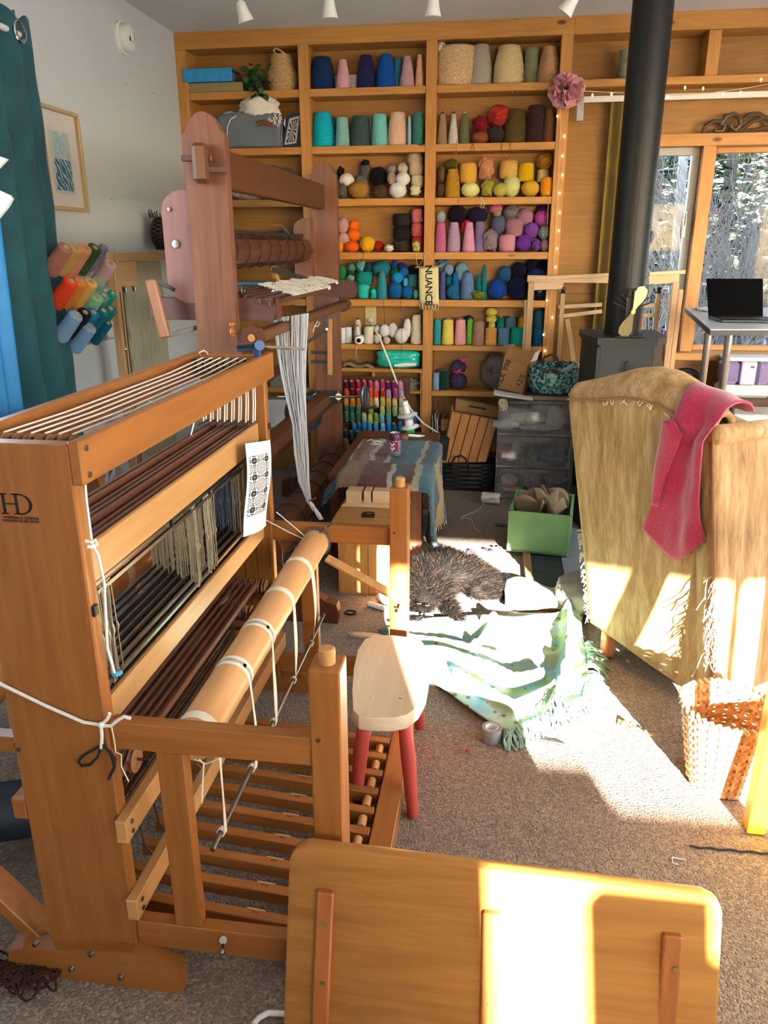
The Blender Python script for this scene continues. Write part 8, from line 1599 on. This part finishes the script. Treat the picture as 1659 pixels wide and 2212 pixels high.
for k in range(NS):
    a = 2*math.pi*k/NS; t = .5; P = [Vector((bcx+brad(z)*math.cos(a), bcy+brad(z)*math.sin(a), z)) for z in (.004, .09, .17, HB)]
    for i in range(3): pass
    part('stake', MB().grid(lambda u, v_: (bcx+brad(HB*v_)*math.cos(a+.17*(u-.5)), bcy+brad(HB*v_)*math.sin(a+.17*(u-.5)), .003+HB*v_), 1, 6, .0015), WK2, ba)
for r_ in range(19):
    z0 = .006+r_*.0129; mb = MB(); mb.grid(lambda u, v_: ((bcx+(brad(z0)+.0035*math.sin(NS/2*2*math.pi*u+math.pi*(r_ % 2)))*math.cos(2*math.pi*u), bcy+(brad(z0)+.0035*math.sin(NS/2*2*math.pi*u+math.pi*(r_ % 2)))*math.sin(2*math.pi*u), z0+.0128*v_)), 104, 1, .0016); part('weaver', mb, WK if r_ % 3 else WK2, ba)
part('rim', MB().tube([(bcx+(brad(HB)+.004*math.sin(40*a))*math.cos(a), bcy+(brad(HB)+.004*math.sin(40*a))*math.sin(a), HB+.004+.005*math.cos(40*a)) for a in [2*math.pi*j/160 for j in range(160)]], .006, 6, closed=True), WK2, ba, True); part('basket_floor', MB().lathe([(.085, .003), (.085, .01)], 26, Matrix.Translation((bcx, bcy, 0))), WK, ba)
# ================================================================= cat asleep in the sun
def cat():
    S = []   # (point, radius) chains in photograph pixels lifted to a height
    def P(a, b_, z): return PZ(a, b_, z)
    chains = [[(P(925, 1225, .075), .075), (P(965, 1235, .085), .095), (P(1005, 1240, .075), .085), (P(1040, 1255, .06), .068)],           # trunk
              [(P(925, 1225, .075), .075), (P(912, 1262, .06), .06), (P(915, 1295, .05), .058)],                                            # neck and head
              [(P(945, 1262, .06), .05), (P(962, 1300, .035), .034), (P(978, 1325, .024), .025), (P(992, 1341, .02), .021)],                # fore leg
              [(P(922, 1265, .04), .04), (P(906, 1320, .025), .026), (P(902, 1338, .02), .02)],                                             # other fore leg
              [(P(1030, 1255, .055), .058), (P(1055, 1268, .04), .036), (P(1075, 1275, .028), .025), (P(1090, 1277, .022), .021)],          # hind leg
              [(P(1030, 1275, .04), .04), (P(1050, 1284, .028), .027), (P(1072, 1286, .02), .02)],                                         # other hind leg
              [(P(1040, 1240, .04), .03), (P(1060, 1240, .022), .022), (P(1085, 1252, .02), .02), (P(1108, 1268, .018), .014)]]             # tail
    mb = MB()
    for ch in chains:
        for (p, r), (q, s) in zip(ch, ch[1:]):
            n = max(2, int((q-p).length/.012))
            for i in range(n+1): t = i/n; mb.ball(p.lerp(q, t), r+(s-r)*t, 14, 10)
    hd = P(915, 1297, .05); mb.ball(hd, (.062, .058, .05), 16, 12); mz = P(912, 1318, .042); mb.ball(mz, (.03, .028, .024), 14, 10)
    for a, b_ in ((905, 1272), (938, 1284)):
        e = P(a, b_, .085); mb.add([e+Vector((-.02, 0, -.02)), e+Vector((.02, 0, -.02)), e+Vector((0, .015, -.02)), e+Vector((.004, .006, .028))], [(0, 1, 3), (1, 2, 3), (2, 0, 3), (0, 2, 1)])
    t = thing('cat', 'fluffy black-brown cat stretched out asleep on the sunlit throw', 'cat', P(980, 1270, 0))
    o = bpy.data.objects.new('tmp', mb.mesh('tmp')); COLL.objects.link(o)
    m = o.modifiers.new('r', 'REMESH'); m.mode = 'VOXEL'; m.voxel_size = .009; sm = o.modifiers.new('s', 'SMOOTH'); sm.factor = .6; sm.iterations = 5
    dg = bpy.context.evaluated_depsgraph_get(); ev = o.evaluated_get(dg); me = ev.to_mesh(); bb = MB().add([v.co.copy() for v in me.vertices], [tuple(p.vertices) for p in me.polygons])
    nor = [v.normal.copy() for v in me.vertices]; ev.to_mesh_clear(); bpy.data.objects.remove(o)
    fm, n, l, b = newmat('cat_fur'); f_ = noise_(n, l, coords(n, l), 9, 3)
    l.new(ramp(n, l, f_, [(.35, c4('#070605')), (.55, c4('#0e0b09')), (.75, c4('#1c1511'))]), b.inputs['Base Color']); b.inputs['Roughness'].default_value = .7; b.inputs['Sheen Weight'].default_value = .2
    part('body', bb, fm, t, 'all')
    # fur: thin curved blades leaning back along the body
    random.seed(43); V = bb.v; fs = bb.f; fur = [MB(), MB()]; c0 = P(915, 1297, .05)
    for k in range(15000):
        i = random.randrange(len(V)); p = Vector(V[i])+Vector((random.uniform(-.004, .004), random.uniform(-.004, .004), random.uniform(-.003, .003))); nn = nor[i]
        if p.z < .012: continue
        d = (p-c0); d.z *= .3; d.normalize(); L = random.uniform(.018, .04)*(.55 if (p-c0).length < .075 else 1); g = (nn*.75+d*.7+Vector((random.uniform(-.4, .4), random.uniform(-.4, .4), random.uniform(-.3, .1)))).normalized()
        w_ = g.cross(Vector((random.random()-.5, random.random()-.5, random.random()-.5))).normalized()*.0011; m_ = p+g*L*.55; e = p+g*L+Vector((0, 0, -.004))+d*L*.25
        q = fur[0 if random.random() < .72 else 1]; s = len(q.v); q.v += [tuple(p-w_), tuple(p+w_), tuple(m_+w_*.7), tuple(m_-w_*.7), tuple(e)]; q.f += [(s, s+1, s+2, s+3), (s+3, s+2, s+4)]
    for q_ in (plain('fur_black', '#0b0908', .9, 0, .3, 20), plain('fur_brown', '#2a201a', .9, 0, .25, 20), fm): q_.node_tree.nodes['Principled BSDF'].inputs['Specular IOR Level'].default_value = .08; q_.node_tree.nodes['Principled BSDF'].inputs['Sheen Weight'].default_value = 0
    part('fur', fur[0], plain('fur_black', '#0b0908', .55, 0, .3, 20), t, kind='stuff'); part('fur', fur[1], plain('fur_brown', '#2a201a', .55, 0, .25, 20), t, kind='stuff')
    # face
    for a, b_ in ((905, 1303), (923, 1307)): c_ = P(a, b_, .088); part('eye', MB().tube([c_+Vector((-.009, 0, 0)), c_+Vector((0, -.003, -.003)), c_+Vector((.009, 0, 0))], .0018, 5), BLACK, t, True)
    c_ = P(911, 1326, .055); part('nose', MB().ball(c_, (.006, .005, .005), 10, 8), plain('cat_nose', '#3a2a28', .4), t, True); part('mouth', MB().tube([c_+Vector((-.012, -.008, -.014)), c_+Vector((0, -.006, -.008)), c_+Vector((.012, -.008, -.014))], .0012, 4), BLACK, t, True)
    wk = MB()
    for s in (-1, 1):
        for j in range(4): wk.tube([c_+Vector((s*.014, 0, -.004+.003*j)), c_+Vector((s*.05, -.012, .004*j))], .0005, 3)
    part('whiskers', wk, CORD, t, kind='stuff')
cat()
# ================================================================= outdoors: snow, evergreens, bare shrubs
def outdoors():
    sn = single('ground_outside', MB().grid(lambda u, v_: (-10+34*u, 5.7+20.5*v_, -.25+.5*v_+.06*noise.noise(Vector((u*40, v_*20, 0)))), 60, 40, .2), plain('snow', '#c4ccd8', .8, 0, .05, 2), 'snowy ground beyond the windows', None, 'all'); sn['kind'] = 'structure'
    bark = plain('bark_grey', '#8a8078', .9, 0, .25, 12); twig = plain('twig_pale', '#a89c90', .85, 0, .15, 12); birch = plain('birch_bark', '#cfcac2', .85, 0, .2, 6)
    fol = [plain('needles_dark', '#32503a', .8, 0, .4, 3), plain('needles_olive', '#7c8c50', .8, 0, .35, 3), plain('needles_blue', '#4c7088', .8, 0, .35, 3)]
    random.seed(51)
    T = [(2.2, 12.5, 7.5, 1.5, 0), (3.6, 14.0, 8.5, 1.8, 1), (4.9, 12.0, 7.0, 1.4, 2), (1.0, 15.0, 9., 1.8, 1), (6.2, 14.5, 8.5, 1.7, 0), (3.0, 18.0, 10, 2.2, 2), (5.4, 18.5, 10, 2.2, 0), (7.5, 17.5, 10, 2.2, 1), (.2, 18.5, 10, 2.2, 0), (8.6, 13.5, 8, 1.6, 2), (2.6, 23, 12, 3.4, 2), (5.6, 24, 13, 3.6, 1), (8.6, 23, 12, 3.4, 2), (-.4, 24, 13, 3.4, 1)]
    lab = ['dark evergreen straight behind the casement window', 'olive evergreen behind the big window', 'bluish evergreen close behind the big window', 'tall olive evergreen at the casement side', 'dark evergreen behind the laptop', 'tall bluish evergreen far back in the middle', 'tall dark evergreen far back behind the laptop', 'tall olive evergreen far back at the picture edge', 'tall dark evergreen far back beside the stove pipe', 'bluish evergreen at the far picture edge', 'broad bluish evergreen farthest back in the middle', 'broad olive evergreen farthest back behind the laptop', 'broad bluish evergreen farthest back at the picture edge', 'broad olive evergreen farthest back beside the stove pipe']
    for k, (x, y, h, r, m) in enumerate(T):
        t = thing('evergreen_tree', lab[k], 'tree', (x, y, -.1), 'evergreens outside the windows'); part('trunk', MB().tube([(x, y, -.2), (x, y, h*.5), (x, y, h)], [.12, .08, .01], 8), bark, t, True); q = MB()
        for j in range(2600):
            z = h*random.random()**1.2*.97+.15; rr = r*(1-z/h)*(.35+.65*random.random())+.08; a = random.uniform(0, 6.28); p = Vector((x+rr*math.cos(a), y+rr*math.sin(a), z-.18*rr)); d = Vector((math.cos(a), math.sin(a), random.uniform(-.5, .2))); s = Vector((-math.sin(a), math.cos(a), random.uniform(-.3, .3)))
            g_ = 1 if y < 20 else 2.2; L = random.uniform(.10, .24)*g_; w = random.uniform(.03, .08)*g_; i = len(q.v); q.v += [tuple(p-s*w), tuple(p+d*L*.6-s*w*1.3), tuple(p+d*L), tuple(p+d*L*.6+s*w*1.3), tuple(p+s*w)]; q.f.append((i, i+1, i+2, i+3, i+4))
        part('needle_sprays', q, fol[m], t, kind='stuff')
    def shrub(x, y, h, lab, m, n0=9, dep=4):
        t = thing('bare_shrub', lab, 'shrub', (x, y, -.15), 'bare shrubs outside the windows'); q = MB()
        def br(p, d, L, r, k):
            e = p+d*L; mid = (p+e)/2+Vector((random.uniform(-.06, .06), random.uniform(-.06, .06), .02))*L; q.tube([p, mid, e], [r, r*.8, r*.6], 4 if k < 2 else 3, caps=False)
            if k < dep:
                for j in range(3 if k < 2 else 2): br(p.lerp(e, random.uniform(.45, 1)), (d+Vector((random.uniform(-.75, .75), random.uniform(-.75, .75), random.uniform(-.3, .5)))).normalized(), L*random.uniform(.55, .8), r*.58, k+1)
        for j in range(n0): a = random.uniform(0, 6.28); br(Vector((x+.15*math.cos(a), y+.15*math.sin(a), -.2)), Vector((.5*math.cos(a), .5*math.sin(a), 1)).normalized(), h*random.uniform(.35, .5), .016, 0)
        part('branches', q, m, t, kind='stuff')
    shrub(1.75, 7.6, 2.6, 'bare pale shrub right behind the laptop window', twig); shrub(2.6, 8.3, 3.2, 'bare tangled shrub at the picture edge outside', twig); shrub(1.35, 8.4, 2.8, 'bare shrub seen through the casement window', twig); shrub(2.1, 9.6, 3.6, 'tall bare shrub behind the nearer ones', bark); shrub(3.3, 10., 3.8, 'wide bare shrub under the olive evergreen', twig)
    for k, (x, y, lean, lb) in enumerate(((3.55, 11.2, .35, 'leaning pale birch trunk behind the big window'), (2.3, 10.8, -.1, 'slim upright birch trunk behind the casement window'), (4.6, 11.5, .15, 'slim birch trunk at the picture edge'))):
        t = thing('birch_tree', lb, 'tree', (x, y, -.1), 'birches outside'); part('trunk', MB().tube([(x, y, -.2), (x+lean*1.2, y, 3), (x+lean*2.6, y, 7)], [.07, .055, .03], 8), birch, t, True); q = MB()
        for j in range(26): z = random.uniform(1.5, 6.5); p = Vector((x+lean*z*.37, y, z)); d = Vector((random.uniform(-1, 1), random.uniform(-.6, .6), random.uniform(-.1, .6))); q.tube([p, p+d*.5, p+d*.9+Vector((0, 0, -.12))], [.014, .009, .004], 4, caps=False)
        part('branches', q, twig, t, kind='stuff')
outdoors()
